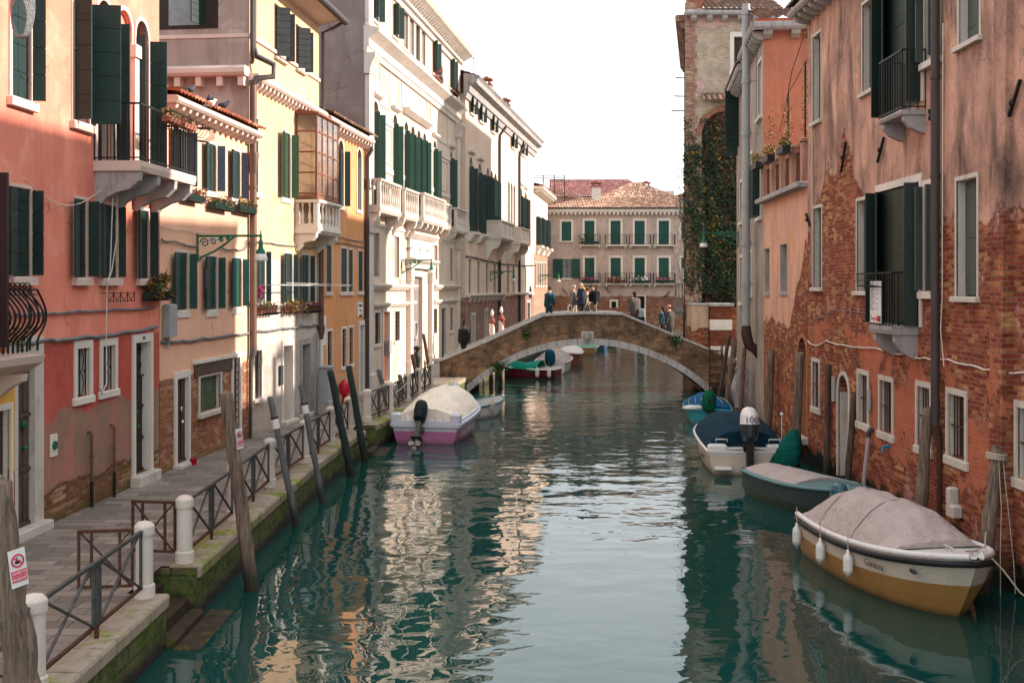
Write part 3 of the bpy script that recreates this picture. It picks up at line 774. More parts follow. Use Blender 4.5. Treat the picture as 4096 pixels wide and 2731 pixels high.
for k in range(7):
    rr = .2 + .018 * k; cz = 9.35 + .03 * k
    cb.tube([(p0.x + .12 + rr * .62 * math.cos(t * PI / 12), p0.y + .02 * k, cz + rr * 1.6 * math.sin(t * PI / 12)) for t in range(25)], .016, 6, False)
tag(cb.build('cable_coil', M['cable']), 'loose coil of grey cable hanging at the top left corner', 'cable')

# --- salmon red house
c_low = lin(176, 66, 54)
wm = wall_mat('salmon_plaster', lin(240, 146, 122), lin(206, 124, 112), .5, brick=(1.32, .16, .8), lower=[(4.05, .015, lin(184, 84, 72)), (2.75, .5, lin(146, 120, 102))],
              bricks=[lin(130, 84, 56), lin(166, 122, 76), lin(206, 176, 140), lin(150, 130, 104)], wet=(.95, .15, lin(92, 86, 50)), pale=lin(246, 166, 140))
A1, B1 = (-8.72, 13.0), (-8.003, 25.8)
F1 = Fac(A1, B1)
def at(fac, u0, u1, vt, vb, *r): return (*fac.op(u0, u1, vt, vb), *r)
o1 = dict(
    up1=at(F1, 44, 118, -260, 398), up2=at(F1, 292, 352, -70, 492, 1), bd=at(F1, 386, 446, 4, 668, 1), blind=at(F1, 466, 524, 42, 668, 1, .12), bd2=at(F1, 541, 590, 86, 668, 1),
    m1=at(F1, 46, 118, 752, 1106), m2=at(F1, 297, 343, 798, 1110), m3=at(F1, 402, 464, 820, 1112), m4=at(F1, 551, 590, 842, 1114),
    g1=at(F1, 306, 356, 1392, 1585), g2=at(F1, 408, 457, 1382, 1560), door=at(F1, 536, 596, 1368, 1895, 0, .45), bdoor=at(F1, 62, 128, 1450, 2110, 0, .3))
hb = F1.z(470, 668)
for k in ('bd', 'blind', 'bd2'): q = list(o1[k]); q[2] = hb; o1[k] = tuple(q)
q = list(o1['door']); q[2] = ZQ + .22; o1['door'] = tuple(q); q = list(o1['bdoor']); q[2] = ZQ + .16; o1['bdoor'] = tuple(q)
F1, r1 = house('salmon_house', 'salmon red house with iron balcony, peeling base and brown plaster patch', 'house', A1, B1, ZQ, 13.5, 10, wm, list(o1.values()))
G = M['green']; CL = [('n', 0, None, .012), ('f', 0, None, .012)]
window(r1, o1['up1'], fm=M['pinkstone'], sill=.16, leaves=[('f', 104, .42), ('n', 0, None, .03), ('f', 0, None, .03)], pane=M['glass'], plank=.45, lm=G)
window(r1, o1['up2'], fm=M['pinkstone'], sill=.16, leaves=[('n', 96, .3), ('f', 100, .56)], pane=M['glass'], plank=.45, arch=1, lw=1)
window(r1, o1['bd'], fm=M['pinkstone'], leaves=[('f', 100, .3), ('f', 125, .3)], pane=M['glass'], plank=.45, arch=1, lw=1)
window(r1, o1['bd2'], fm=M['pinkstone'], leaves=[('n', 92, .16), ('f', 100, .36)], pane=M['glass'], plank=.45, arch=1, lw=1)
bw = o1['blind']; m = MB(); R = .09; window(r1, bw, fm=M['pinkstone'], arch=1, pane=M['salm'] if 'salm' in M else simple('salmon_infill', lin(240, 156, 132), .9), mull=False, depth=.1, name='blind_arch')
m = MB(); xc = (bw[1] + o1['bd2'][0]) / 2; m.cbox(xc - .12, xc + .12, -.1, .02, hb, F1.z(528, 190), .01)
m.cbox(xc - .18, xc + .18, -.15, .02, F1.z(528, 232), F1.z(528, 180), .02); m.build('pilaster', M['palstone'], r1)
for k, lv in (('m1', [('n', 172, .3), ('f', 98, .36)] + CL), ('m2', [('n', 168, .3), ('f', 100, .4)] + CL), ('m3', [('n', 165, .3), ('f', 102, .28)] + CL), ('m4', [('n', 168, .3), ('f', 102, .36)] + CL)):
    window(r1, o1[k], fm=M['pinkstone'], fw=.05, sill=.15, sm=M['pinkstone'], leaves=lv, pane=M['glass'], plank=.33)
for k in ('g1', 'g2'): window(r1, o1[k], fm=M['stonew'], sill=.14, pane=M['glass2'], depth=.18, grille='scroll', mull=False, fw=.13, sillout=.06)
def door(par, o, fm, dm, fw=.16, leafd=.35, transom=0., step=.16, proud=.05, knocker=True, name='door', handle=True, panels=3):
    a, b, z0, z1 = o[:4]; w = MB(); w.box(a - fw, a, -proud, .02, ZQ - .1, z1); w.box(b, b + fw, -proud, .02, ZQ - .1, z1); w.box(a - fw, b + fw, -proud, .02, z1 + .001, z1 + fw * 1.3)
    w.box(a - .001, a + .012, 0, leafd, z0, z1); w.box(b - .012, b + .001, 0, leafd, z0, z1); w.box(a, b, .02, leafd, z1 - .012, z1 + .002)
    d = w.build('doorway', fm, par)
    s = MB(); s.cbox(a - fw - .05, b + fw + .05, -.22, leafd, ZQ - .1, z0 - .002, .02); s.build('doorstep', M['stone'], d)
    zt = z1 - transom; l = MB(); l.box(a + .013, b - .013, leafd - .05, leafd, z0, zt - .03)
    h = (zt - z0) / panels
    for i in range(panels):
        for (xa, xb) in ((a + .1, (a + b) / 2 - .04), ((a + b) / 2 + .04, b - .1)): l.cbox(xa, xb, leafd - .075, leafd - .045, z0 + i * h + .1, z0 + (i + 1) * h - .08, .01)
        l.box(a + .013, b - .013, leafd - .085, leafd - .05, z0 + i * h + .0, z0 + i * h + .06)
    lo = l.build('door_leaf', dm, d)
    if handle: k = MB(); k.ball(((a + b) / 2, leafd - .12, z0 + (zt - z0) * .48), .045); k.cut(); k.lathe([(.02, 0), (.06, .02), (.03, .12)], ((a + b) / 2, leafd - .1, z0 + (zt - z0) * .6), 8); k.build('handle', M['lampgreen'] if knocker else M['chrome'], lo)
    if transom:
        t = MB(); t.box(a + .013, b - .013, leafd - .02, leafd + .01, zt, z1 - .013); t.build('transom_pane', M['glass'], d)
        g = MB(); c = (a + b) / 2
        for i in range(2):
            for sx in (-1, 1):
                g.tube([(c + sx * (b - a) * .22 + .09 * math.cos(q * .55) * (1 - q / 18), leafd - .08, zt + transom * (.28 + .45 * i) + .14 * math.sin(q * .55) * (1 - q / 18)) for q in range(16)], .012, 4)
        g.bar((c, leafd - .08, zt), (c, leafd - .08, z1 - .02), .02); g.bar((a + .02, leafd - .08, zt + .01), (b - .02, leafd - .08, zt + .01), .03); g.build('transom_grille', M['iron'], d)
    return d
door(r1, o1['door'], M['stonew'], M['darkwood'], .14, .2, .75)
text('house_number', '206', .1, M['iron'], r1, Matrix.Translation(((o1['door'][0] + o1['door'][1]) / 2, -.056, o1['door'][3] + .09)) @ Matrix.Rotation(PI / 2, 4, 'X'))
door(r1, o1['bdoor'], M['stone'], M['oldwood'], .34, .1, 0, knocker=True, panels=3)
# balcony with its iron railing
sA, sB = F1.s(386) - .15, F1.s(612) + .1
zf = hb
bl = iron_balcony(r1, sA, sB, .95, zf, 1.12, M['iron'], M['pinkstone'], nb=22, brk=0, slab=.2, bar=.02)
for i in range(4):
    x = sA + .15 + (sB - sA - .3) * i / 3; k = MB()
    k.extr([(0, zf - .85), (-.12, zf - .85), (-.2, zf - .74), (-.42, zf - .62), (-.7, zf - .55), (-.88, zf - .38), (-.9, zf - .205), (0, zf - .205)], x - .09, x + .09)
    k.build('bracket', M['stoneg'], bl)
fb = MB(); fl = MB()
for i in range(2):
    x0 = sA + .9 + i * .95; fb.cut(); fb.cbox(x0, x0 + .7, -1.2, -1.02, zf + .9, zf + 1.02, .02)
    leafcloud(fl, [(x0 + .1 + .12 * j, -1.1, zf + 1.08) for j in range(5)], .04, 26, .06, 3)
r_ = MB()
for i in range(12):
    x = sA + .75 + i * .2; r_.tube([(x, -.96, zf + 1.1), (x, -1.25, zf + 1.12), (x, -1.3, zf + .95), (x, -1.2, zf + .82), (x, -.96, zf + .8)], .008, 5, False)
for i in range(6):
    x = sB + .02 + i * .07; r_.tube([(x, -.9, zf + 1.1), (x, -1.22, zf + 1.1), (x, -1.26, zf + .9), (x, -1.1, zf + .8), (x, -.9, zf + .82)], .007, 5, False)
r_.bar((sA + .7, -1.3, zf + 1.1), (sB + .4, -1.26, zf + 1.1), .014); r_.build('flower_rack', M['iron'], bl)
pl = thing('planter', 'row of planters with reddish plants hooked over the iron balcony railing', 'planter', tuple(F1.w(0)), F1.rz)
fb.build('box', M['terracotta'], pl); fl.build('plants', [M['leafy'], M['leafr'], M['leaf']], pl)
# fixtures on the salmon wall
def on(fac, name, label, cat, m, mat_, group=None):
    o = m.build(name, mat_); o.location = (fac.A.x, fac.A.y, 0); o.rotation_euler = (0, 0, fac.rz); return tag(o, label, cat, group)
def fz(fac, u, v): return fac.s(u), fac.z(u, v)
for (u, vt, vb, lab) in ((351, 1728, 2045, 'thin copper pipe on the brown plaster nearer the brown door'), (442, 1700, 2003, 'thin copper pipe on the brown plaster nearer the dark door')):
    s_, z1 = fz(F1, u, vt); z0 = F1.z(u, vb); z0 = ZQ
    m = MB(); m.tube([(s_, .02, z1), (s_, -.07, z1), (s_, -.08, z1 - .06), (s_, -.08, z0 + .5)], .03, 8); m.mat = 1; m.tube([(s_, -.08, z0 + .5), (s_, -.08, z0)], .036, 8)
    m.mat = 0; m.tube([(s_, -.08, z0 + .95), (s_, -.08, z0 + 1.0)], .045, 8)
    on(F1, 'gas_pipe', lab, 'pipe', m, [M['copper'], M['black']])
s_, z_ = fz(F1, 211, 1780); m = MB(); m.cbox(s_ - .14, s_ + .14, -.03, 0, z_ - .2, z_ + .2, .01)
o = on(F1, 'doorbell_plate', 'white stone bell plate with round green bell beside the brown door', 'doorbell', m, M['stonew'])
m = MB(); m.tube([(s_, -.03, z_), (s_, -.06, z_)], .08, 12); m.build('bell', M['lampgreen'], o)
def cable_run(fac, pts, name, label, mat_, r=.03, sag=.03, y=-.05, n=6, twist=True, group=None):
    m = MB(); P = []
    for (a, b) in zip(pts, pts[1:]):
        for i in range(n):
            t = i / n; P.append((a[0] + (b[0] - a[0]) * t, y + random.uniform(-.01, .01), a[1] + (b[1] - a[1]) * t - sag * math.sin(PI * t) + random.uniform(-.012, .012)))
    P.append((pts[-1][0], y, pts[-1][1])); m.tube(P, r, 6)
    if twist: m.tube([(p[0], p[1] - r * .9 * math.cos(i * 1.7), p[2] + r * .9 * math.sin(i * 1.7)) for i, p in enumerate(P)], r * .45, 5)
    return on(fac, name, label, 'cable', m, mat_, group)
P = lambda fac, *uv: [fz(fac, u, v) for u, v in uv]
cable_run(F1, P(F1, (45, 1256), (150, 1250), (300, 1242), (450, 1236), (612, 1226)), 'cable', 'upper bundle of cables running along the salmon house', M['cable'], .025)
cable_run(F1, P(F1, (45, 1368), (190, 1358), (340, 1345), (480, 1328), (620, 1306)), 'cable', 'lower grey cable duct running along the salmon house above its ground floor', M['cable'], .035)
m = MB(); s_ = F1.s(398); m.tube([(s_, -.3, 9.4), (s_ - .01, -.28, 7.), (s_ + .03, -.2, 5.3), (s_, -.15, 5.0), (s_ + .04, -.12, 4), (s_ + .1, -.1, 3.1), (s_ - .1, -.1, 2.9), (s_ - .25, -.1, 3.05)], .012, 5)
m.tube([(s_ + .04, -.3, 8.9), (s_ + .32, -.22, 6.6), (s_ + .36, -.2, 6.), (s_ + .1, -.2, 5.3), (s_ - .1, -.2, 5.1)], .012, 5)
on(F1, 'loose_cable', 'thin pale cables dangling down the salmon wall past the balcony', 'cable', m, M['wcable'])
m = MB(); s0_, z0_ = fz(F1, 60, 715); s1_, z1_ = fz(F1, 375, 760)
m.tube([(s0_ + (s1_ - s0_) * t / 10, -.15, z0_ + (z1_ - z0_) * t / 10 - .38 * math.sin(PI * t / 10)) for t in range(11)], .01, 5)
on(F1, 'slack_cable', 'slack white cable swagged across the salmon wall below the left upper window', 'cable', m, M['wcable'])
def hook_rack(fac, u0, u1, vt, vb, lab):
    s0_, s1_ = fac.s(u0), fac.s(u1); zt_, zb_ = fac.z(u0, vt), fac.z(u0, vb); m = MB()
    for z in (zt_, zb_): m.bar((s0_, -.12, z), (s1_, -.12, z), .014)
    for i in range(5):
        x = s0_ + (s1_ - s0_) * i / 4; m.bar((x, -.12, zb_ - .02), (x, -.12, zt_ + .03), .014); m.bar((x, 0, zt_), (x, -.12, zt_), .014)
        if i < 4: m.bar((x, -.12, zt_), (x + (s1_ - s0_) / 8, -.12, zb_), .01); m.bar((x + (s1_ - s0_) / 4, -.12, zt_), (x + (s1_ - s0_) / 8, -.12, zb_), .01)
    return on(fac, 'flower_pot_rack', lab, 'pot rack', m, M['iron'])
hook_rack(F1, 402, 515, 1172, 1206, 'empty black wrought iron flower rack under the middle windows')
def flowerbox(fac, u0, u1, v, lab, h=.17, pots=False, cols=('leaf', 'leafy', 'leafr'), dens=26, up=.1, boxm=None, trail=0., out=.3, iron=True):
    s0_, s1_ = fac.s(u0), fac.s(u1); z = fac.z((u0 + u1) / 2, v)
    r = thing('flower_box', lab, 'flower box', tuple(fac.w(s0_, 0, z)), fac.rz); L = s1_ - s0_
    b = MB()
    if pots:
        n = max(2, int(L / .24))
        for i in range(n): b.lathe([(.07, 0), (.1, .17), (.11, .17), (.11, .2), (.08, .19)], (L * (i + .5) / n, -.17, .02), 10)
        b.build('pots', boxm or M['terracotta'], r)
    else: b.cbox(.02, L - .02, -out + .03, -.06, 0, h, .015); b.build('box', boxm or M['boxgreen'], r)
    if iron:
        k = MB(); nb = max(3, int(L / .1)); sc_ = 1.35 if pots else 1.05
        for i in range(nb + 1):
            x = L * i / nb; k.tube([(x, -.02, 0), (x, -out * .7, -.03), (x, -out * sc_, .06), (x, -out * .95, .17), (x, -out, .24)], .008, 4, False)
        for z_, y_ in ((.24, -out), (0, -out * .7)): k.bar((0, y_, z_), (L, y_, z_), .014)
        k.bar((0, 0, .24), (0, -out, .24), .012); k.bar((L, 0, .24), (L, -out, .24), .012); k.bar((0, 0, 0), (0, -out * .7, 0), .012); k.bar((L, 0, 0), (L, -out * .7, 0), .012)
        k.build('iron_holder', M['iron'], r)
    l = MB(); leafcloud(l, [(L * (i + .5) / max(2, int(L / .12)), -out * .55 + random.uniform(-.05, .05), h + up * random.uniform(.2, 1)) for i in range(max(2, int(L / .12)))], .045, dens, .06, len(cols))
    if trail: leafcloud(l, [(L * random.random(), -out * 1.05, h - trail * random.random()) for i in range(10)], .045, 12, .04, len(cols))
    l.build('plants', [M[c] for c in cols], r); return r
flowerbox(F1, 560, 642, 1196, 'bushy green and russet window box at the right end of the salmon house', up=.3, dens=60, cols=('leaf', 'leaf2', 'leafy', 'leafr'), trail=.1)

# --- low peach house
A2, B2 = (-8.0, 25.85), (-7.45, 32.2)
F2 = Fac(A2, B2)
wm = wall_mat('peach_plaster', lin(246, 194, 164), lin(224, 160, 140), .4, brick=(2.86, .07), patch=None, wet=(.95, .2, lin(120, 100, 60)),
              bricks=[lin(158, 92, 62), lin(196, 130, 92), lin(206, 180, 150), lin(176, 156, 132)], pale=lin(240, 192, 158))
o2 = dict(u1=at(F2, 700, 748, 520, 745), u2=at(F2, 826, 862, 576, 765), u3=at(F2, 928, 958, 604, 795), l1=at(F2, 706, 751, 1010, 1240), l2=at(F2, 829, 867, 1026, 1238), l3=at(F2, 932, 964, 1033, 1228),
          d=at(F2, 703, 748, 1512, 1870, 0, .3), shop=at(F2, 798, 880, 1502, 1640), d2=at(F2, 932, 957, 1430, 1790, 0, .3))
q = list(o2['d']); q[2] = ZQ + .08; o2['d'] = tuple(q); q = list(o2['d2']); q[2] = ZQ + .06; o2['d2'] = tuple(q)
ze2 = 9.15
F2, r2 = house('peach_house', 'low peach plastered house with tiled eaves and brick ground floor', 'house', A2, B2, ZQ, ze2 + .3, 8, wm, list(o2.values()))
e_ = MB(); eaves(e_, 0, F2.L, ze2 + .05, .38, .42, .17, .15, .15); e_.build('cornice', M['pinkstone'], r2)
roof_box(r2, F2.L, 8, ze2 + .24, .48, 1.05, M['tilesred'], 4.)
for k, wd in (('u1', .36), ('u2', .36), ('u3', .34)):
    window(r2, o2[k], fm=M['stonew'], fw=.05, proud=.01, sill=.16, leaves=[('n', 170, .34), ('f', 6, .42)], pane=M['glass'], lm=M['green'], plank=.4, sillout=.05)
    w_ = [c for c in kids(r2) if c.name.startswith('window')][-1]
    s_ = MB(); shutter(s_, o2[k][1], o2[k][2] + .02, o2[k][3], wd * .55, 118, 'f', y=-.05, plank=.4); s_.build('shutter', M['bluegrey'], w_)
for k in ('l1', 'l2', 'l3'):
    window(r2, o2[k], fm=M['stonew'], fw=.05, proud=.01, sill=.18, leaves=[('n', 172, .4), ('f', 3, .46), ('f', 116, .36)], pane=M['glass'], lm=M['green2'], plank=.3, sillout=.04)
door(r2, o2['d'], M['stonew'], M['brownpaint'], .13, .1, 0, knocker=False, panels=1, handle=True)
window(r2, o2['shop'], fm=M['stone'], fw=.1, sill=.12, leaves=[('n', 0, None, .1), ('f', 0, None, .1)], lm=planks('old_green_boards', lin(66, 84, 58), var=.5), pane=M['glass'], plank=2., name='shop_window')
l_ = MB(); s0_, s1_ = F2.s(775), F2.s(925); l_.box(s0_, s1_, -.04, .02, F2.z(850, 1492), F2.z(850, 1444)); l_.build('lintel', M['oldwood'], r2)
l_ = MB(); l_.box(s0_ - .1, F2.s(978), -.07, .02, F2.z(850, 1443), F2.z(850, 1430)); l_.build('string_course', M['stonew'], r2)
window(r2, o2['d2'], fm=M['stonew'], fw=.16, pane=M['glass'], grille='lattice', name='lattice_door', mull=False)
for (u0, u1, v, lab) in ((716, 782, 806, 'dry brownish plant box left of two green boxes on the peach house'), (822, 900, 838, 'green window box under the middle upper window of the peach house'), (925, 990, 850, 'green window box under the right upper window of the peach house')):
    flowerbox(F2, u0, u1, v, lab, h=.16, up=.08, dens=20, cols=('leafy', 'leaf', 'leafr') if v > 810 else ('leafr', 'leafr', 'leafy'), boxm=M['boxgreen'])
cable_run(F2, P(F2, (640, 1366), (720, 1362), (800, 1352), (900, 1340), (1000, 1330)), 'cable', 'grey cable duct sagging along the peach house above its brick base', M['cable'], .035)
cable_run(F2, P(F2, (637, 958), (690, 965), (785, 986)), 'cable', 'twisted cable along the peach house left of the lamp bracket', M['cable'], .022)
cable_run(F2, P(F2, (872, 990), (930, 997), (972, 998), (980, 960)), 'cable', 'twisted cable along the peach house right of the lamp bracket', M['cable'], .022)
cable_run(F2, P(F2, (640, 905), (740, 920), (805, 928)), 'cable', 'thin looping wire high on the peach wall', M['wcable'], .01, twist=False)
s_, z_ = fz(F2, 663, 1282); m = MB(); m.cbox(s_ - .22, s_ + .22, -.2, 0, z_ - .38, z_ + .38, .03); m.box(s_ - .03, s_ + .05, -.08, 0, z_ - .6, z_ - .38)
on(F2, 'meter_box', 'grey electric meter box at the left corner of the peach house', 'meter box', m, M['metalbox'])
s_, z_ = fz(F2, 762, 1115); m = MB(); m.box(s_ - .1, s_ + .16, -.42, -.36, z_ - .22, z_ + .22)
on(F2, 'shutter_box', 'small teal flap propped on the nearest lower shutter of the peach house', 'flap', m, M['greywood'])
# pigeons
def pigeon(p, rz, lab, m):
    r = thing('pigeon', lab, 'pigeon', tuple(p), rz, 'pigeons resting on the peach house eaves')
    b = MB(); N = [(-.17, .05, .02), (-.1, .08, .05), (0, .1, .075), (.07, .12, .065), (.11, .17, .04), (.13, .2, .038), (.16, .2, .02), (.19, .19, .004)]
    b.tube([(x, 0, z) for x, z, _ in N], [q for _, _, q in N], 10)
    b.build('body', m, r); w = MB()
    for s in (-1, 1): w.ball((-.03, s * .062, .1), .06, 8, (1.7, .3, .8))
    w.build('wing', simple('slate_feathers', lin(52, 56, 64), .7) if m != M['white'] else M['stoneg'], r)
    f_ = MB()
    for s in (-1, 1): f_.bar((.01, s * .025, 0), (.01, s * .025, .05), .008); f_.bar((-.01, s * .025, .002), (.04, s * .025, .002), .01)
    f_.build('leg', M['terracotta'], r)
M['pigeon'] = simple('dark_grey_feathers', lin(66, 68, 76), .7)
for (u, rz, lab, m) in ((712, 1.2, 'dark grey pigeon, largest and nearest on the peach house eaves', M['pigeon']), (770, .6, 'pale speckled pigeon on the peach house eaves', M['white']), (792, 1.9, 'dark pigeon just behind the pale one on the eaves', M['pigeon']), (848, .2, 'dark pigeon farthest along the eaves above a hanging white cord', M['pigeon'])):
    s_ = F2.s(u); pigeon(F2.w(s_, -.3 if m != M['white'] else -.44, ze2 + (.42 if m != M['white'] else .24)), rz, lab, m)

# --- cream house
A3, B3 = (-7.45, 32.22), (-6.66, 39.4)
F3 = Fac(A3, B3)
wm = wall_mat('cream_plaster', lin(228, 188, 152), lin(196, 176, 150), .45, lower=[(5.9, .22, lin(204, 196, 186)), (3.35, .25, lin(184, 176, 168))], patch=None, wet=(.95, .3, lin(160, 140, 120)), pale=lin(232, 194, 128))
o3 = dict(a1=at(F3, 1100, 1138, 40, 238), a2=at(F3, 1186, 1214, 118, 284), b1=at(F3, 1008, 1030, 474, 770), b2=at(F3, 1128, 1158, 532, 792),
          c1=at(F3, 1017, 1056, 1002, 1212), c2=at(F3, 1136, 1166, 1014, 1210), c3=at(F3, 1208, 1234, 1020, 1208),
          g=at(F3, 1016, 1044, 1402, 1592), d1=at(F3, 1130, 1166, 1382, 1700, 0, .55), d2=at(F3, 1205, 1238, 1376, 1650, 0, .55))
for k in ('d1', 'd2'): q = list(o3[k]); q[2] = ZQ + .1; o3[k] = tuple(q)
ws = wall_mat('shaded_peeling_side_plaster', lin(176, 158, 148), lin(120, 108, 102), .45, brick=None, pale=lin(200, 188, 180))  # side wall's shade put into a greyer colour, over peeling patches
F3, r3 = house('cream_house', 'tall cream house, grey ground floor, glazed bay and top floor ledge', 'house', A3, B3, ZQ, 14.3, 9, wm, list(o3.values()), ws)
e_ = MB(); eaves(e_, .0, F3.L, 10.86, .26, .36, .2, .14, .17); e_.build('cornice', M['pinkstone'], r3)
e_ = MB(); z_ = 10.95
e_.extr([(.0, z_), (-.34, z_), (-.4, z_ + .08), (-.4, z_ + .2), (-.34, z_ + .28), (.0, z_ + .28)], 0, 4.2)
for i in range(7): e_.box(.25 + i * .62, .42 + i * .62, -.28, 0, z_ - .28, z_ - .002)
o = e_.build('side_cornice', M['pinkstone'], r3); o.matrix_local = Matrix.Translation((0, 0, 0)) @ Matrix.Rotation(-PI / 2, 4, 'Z') @ Matrix.Translation((-4.2, 0, 0))
e_ = MB(); e_.box(-.03, F3.L, -.06, .02, F3.z(1020, 165), F3.z(1020, 150)); e_.box(-.03, 0, 0, 5, F3.z(1020, 165), F3.z(1020, 150)); e_.build('ledge', M['pinkstone'], r3)
s_ = MB(); y0_, y1_ = .45, 3.4                                            # attic window on the side wall
m = MB(); m.box(-.02, .03, .9, 3.6, 12.35, 14.3); wdw = m.build('window', M['darkwood'], r3)
m = MB(); m.box(-.04, -.022, 1.35, 2.35, 12.45, 14.3); m.build('pane', M['curtain'], wdw)
m = MB(); shutter(m, 0, 12.4, 14.4, .62, 0, 'n', plank=.19); q = m.build('shutter', M['greywood'], wdw); q.matrix_local = Matrix.Translation((-.05, 3.35, 0)) @ Matrix.Rotation(-PI / 2, 4, 'Z')
m = MB(); shutter(m, 0, 12.4, 14.4, .62, 75, 'f', plank=.19); q = m.build('shutter', M['green'], wdw); q.matrix_local = Matrix.Translation((-.05, 1.25, 0)) @ Matrix.Rotation(-PI / 2, 4, 'Z')
for k in ('a1', 'a2'): window(r3, o3[k], fm=M['darkwood'], fw=.06, sill=.08, sm=M['stone'], leaves=[('f', 112, .52), ('n', 60, .4)], lm=M['greywood'], pane=M['glass'], plank=.2)
window(r3, o3['b1'], fm=M['stonew'], fw=.1, sill=.14, leaves=[('n', 0, None, .015), ('f', 0, None, .015)], lm=M['olive'], plank=2.5, pane=M['glass'])
window(r3, o3['b2'], fm=M['stonew'], fw=.06, sill=.16, leaves=[('n', 165, .42), ('f', 112, .46), ('f', 5, .4)], lm=M['olive'], pane=M['glass'], plank=.28, sillout=.05)
for k in ('c1', 'c2', 'c3'): window(r3, o3[k], fm=M['stonew'], fw=.05, sill=.12, leaves=[('n', 170, .34), ('f', 4, .5), ('f', 112, .3)], lm=M['green'], pane=M['glass'], plank=.3, sillout=.04)
window(r3, o3['g'], fm=M['stone'], fw=.16, sill=.1, pane=M['glass'], grille='bars', mull=False, gm=M['rust'])
door(r3, o3['d1'], M['stonew'], M['stoneg'], .13, .5, 0, handle=False, panels=1); door(r3, o3['d2'], M['stoneg'], M['redwood'], .13, .5, 0, handle=True, panels=2, knocker=False)
flowerbox(F3, 1010, 1082, 1256, 'terracotta pots in black bow-front rack, nearest window of the cream house', pots=True, dens=16, up=.1, cols=('leaf', 'leafy'))
flowerbox(F3, 1122, 1196, 1250, 'overgrown brownish flower rack under the middle window of the cream house', pots=True, dens=30, trail=.2, cols=('leafr', 'leafy', 'leaf'))
flowerbox(F3, 1204, 1248, 1248, 'small flower rack with pink pots under the third window of the cream house', pots=True, dens=16, cols=('leaf', 'petal', 'leafr'))
m = MB(); s_, z_ = fz(F3, 1024, 1208)
p_ = thing('orchid_pot', 'pink orchid in a white pot on the nearest green sill of the cream house', 'potted plant', tuple(F3.w(s_, -.14, z_ - .1)))
m.lathe([(.06, 0), (.09, .2), (.095, .2)], (0, 0, 0), 10); m.build('pot', M['white'], p_); m = MB(); leafcloud(m, [(0, 0, .42), (.03, 0, .5)], .05, 20, .05, 1); leafcloud(m, [(0, 0, .26)], .06, 12, .04, 1); m.build('flowers', [M['petal']], p_)
# roof eave of the cream house and its gutter
t_ = MB(); tiles(t_, -.3, F3.L + .1, -.75, 14.35, 4, 15.9); t_.build('roof', M['tilesold'], r3, fix=False)
t_ = MB(); t_.extr([(0, 14.05), (-.7, 14.22), (-.7, 14.3), (0, 14.3)], -.2, F3.L + .05); t_.build('soffit', M['pinkstone'], r3)
t_ = MB(); t_.tube([(-.3, -.86, 14.26), (F3.L + .2, -.86, 14.2)], .12, 10); t_.tube([(F3.L - .05, -.86, 14.15), (F3.L - .03, -.5, 13.95), (F3.L - .02, -.12, 13.8), (F3.L - .02, -.12, 10.4)], .06, 8); t_.build('gutter', M['pipedark'], r3)
# glazed bay over its little stone balcony
s0_, s1_, ob = F3.s(1181), F3.L - .15, .72
zb_, zt_ = 7.95, 10.62
m = MB(); m.box(s0_, s1_, -ob, 0, zb_ - .1, zb_); m.extr([(0, zt_ + .12), (-ob - .06, zt_), (-ob - .06, zt_ - .06), (0, zt_ - .06)], s0_ - .05, s1_ + .05)
for x in (s0_, s1_ - .06):
    for y in (-ob, -.06): m.box(x, x + .06, y, y + .06, zb_, zt_ - .06)
fr = m
for i in range(1, 4):
    x = s0_ + (s1_ - s0_) * i / 4; fr.box(x - .022, x + .022, -ob, -ob + .05, zb_, zt_ - .06)
for i in range(4):
    z = zb_ + (zt_ - zb_) * (i + .02) / 4 + .03; fr.box(s0_ + .06, s1_ - .06, -ob, -ob + .045, z, z + .05)
    for x in (s0_, s1_ - .05): fr.box(x, x + .05, -ob + .06, -.06, z, z + .05)
bay = m.build('glazed_bay', simple('weathered_red_brown_frame', lin(134, 84, 62), .6, var=.35), r3)
m = MB(); m.box(s0_ + .02, s0_ + .03, -ob + .05, -.05, zb_, zt_ - .07); m.box(s0_ + .05, s1_ - .05, -ob + .02, -ob + .03, zb_, zt_ - .07); m.box(s1_ - .03, s1_ - .02, -ob + .05, -.05, zb_, zt_ - .07)
gm = NT('bay_glass', .1, 0, .5); gm.b.inputs['Transmission Weight'].default_value = .75; gm.b.inputs['Alpha'].default_value = .55; m.build('pane', gm.done(lin(176, 170, 160)), bay)
stone_balcony(r3, s0_ - .05, s1_ + .05, .78, 6.95, 7.82, M['stonew'], nb=6, brk=2, bh=.55)
# drainpipes of the left bank houses
dp = thing('drainpipe', 'tall dark drainpipe between the peach and cream houses', 'drainpipe', tuple(F3.w(-.04)), F3.rz)
m = MB(); m.tube([(0, -.14, 3.3), (0, -.14, 10.7)], .1, 10); m.lathe([(.1, 0), (.16, .5), (.16, .6)], (0, -.14, 8.2), 10)
for z in (4.5, 6.2, 7.8, 9.6): m.tube([(0, -.14, z), (0, -.14, z + .08)], .12, 10)
m.build('pipe', M['copper'], dp); m = MB(); m.tube([(0, -.14, 3.3), (-.02, -.14, 3.1), (-.12, -.1, 2.9), (-.12, -.1, ZQ)], [.1, .1, .05, .05], 8); m.build('foot', M['pipedark'], dp)
m = MB(); m.tube([(.0, -.14, 10.7), (.02, -.2, 10.9), (.32, -.62, 11.0), (.36, -.62, 11.35), (.1, -.2, 11.55), (0.02, -.14, 11.8), (0.02, -.14, 14.2)], .085, 10); m.build('elbow', M['pipedark'], dp)
m = MB(); m.tube([(-.0, -.0, 0), (-.12, -.02, .05), (-.55, .0, .12), (-.62, 0, .3), (-.62, 0, 3.)], .06, 8)
o = m.build('side_pipe', M['pipedark'], dp); o.location = (0, -.1, 11.35); o.rotation_euler = (0, 0, .35)
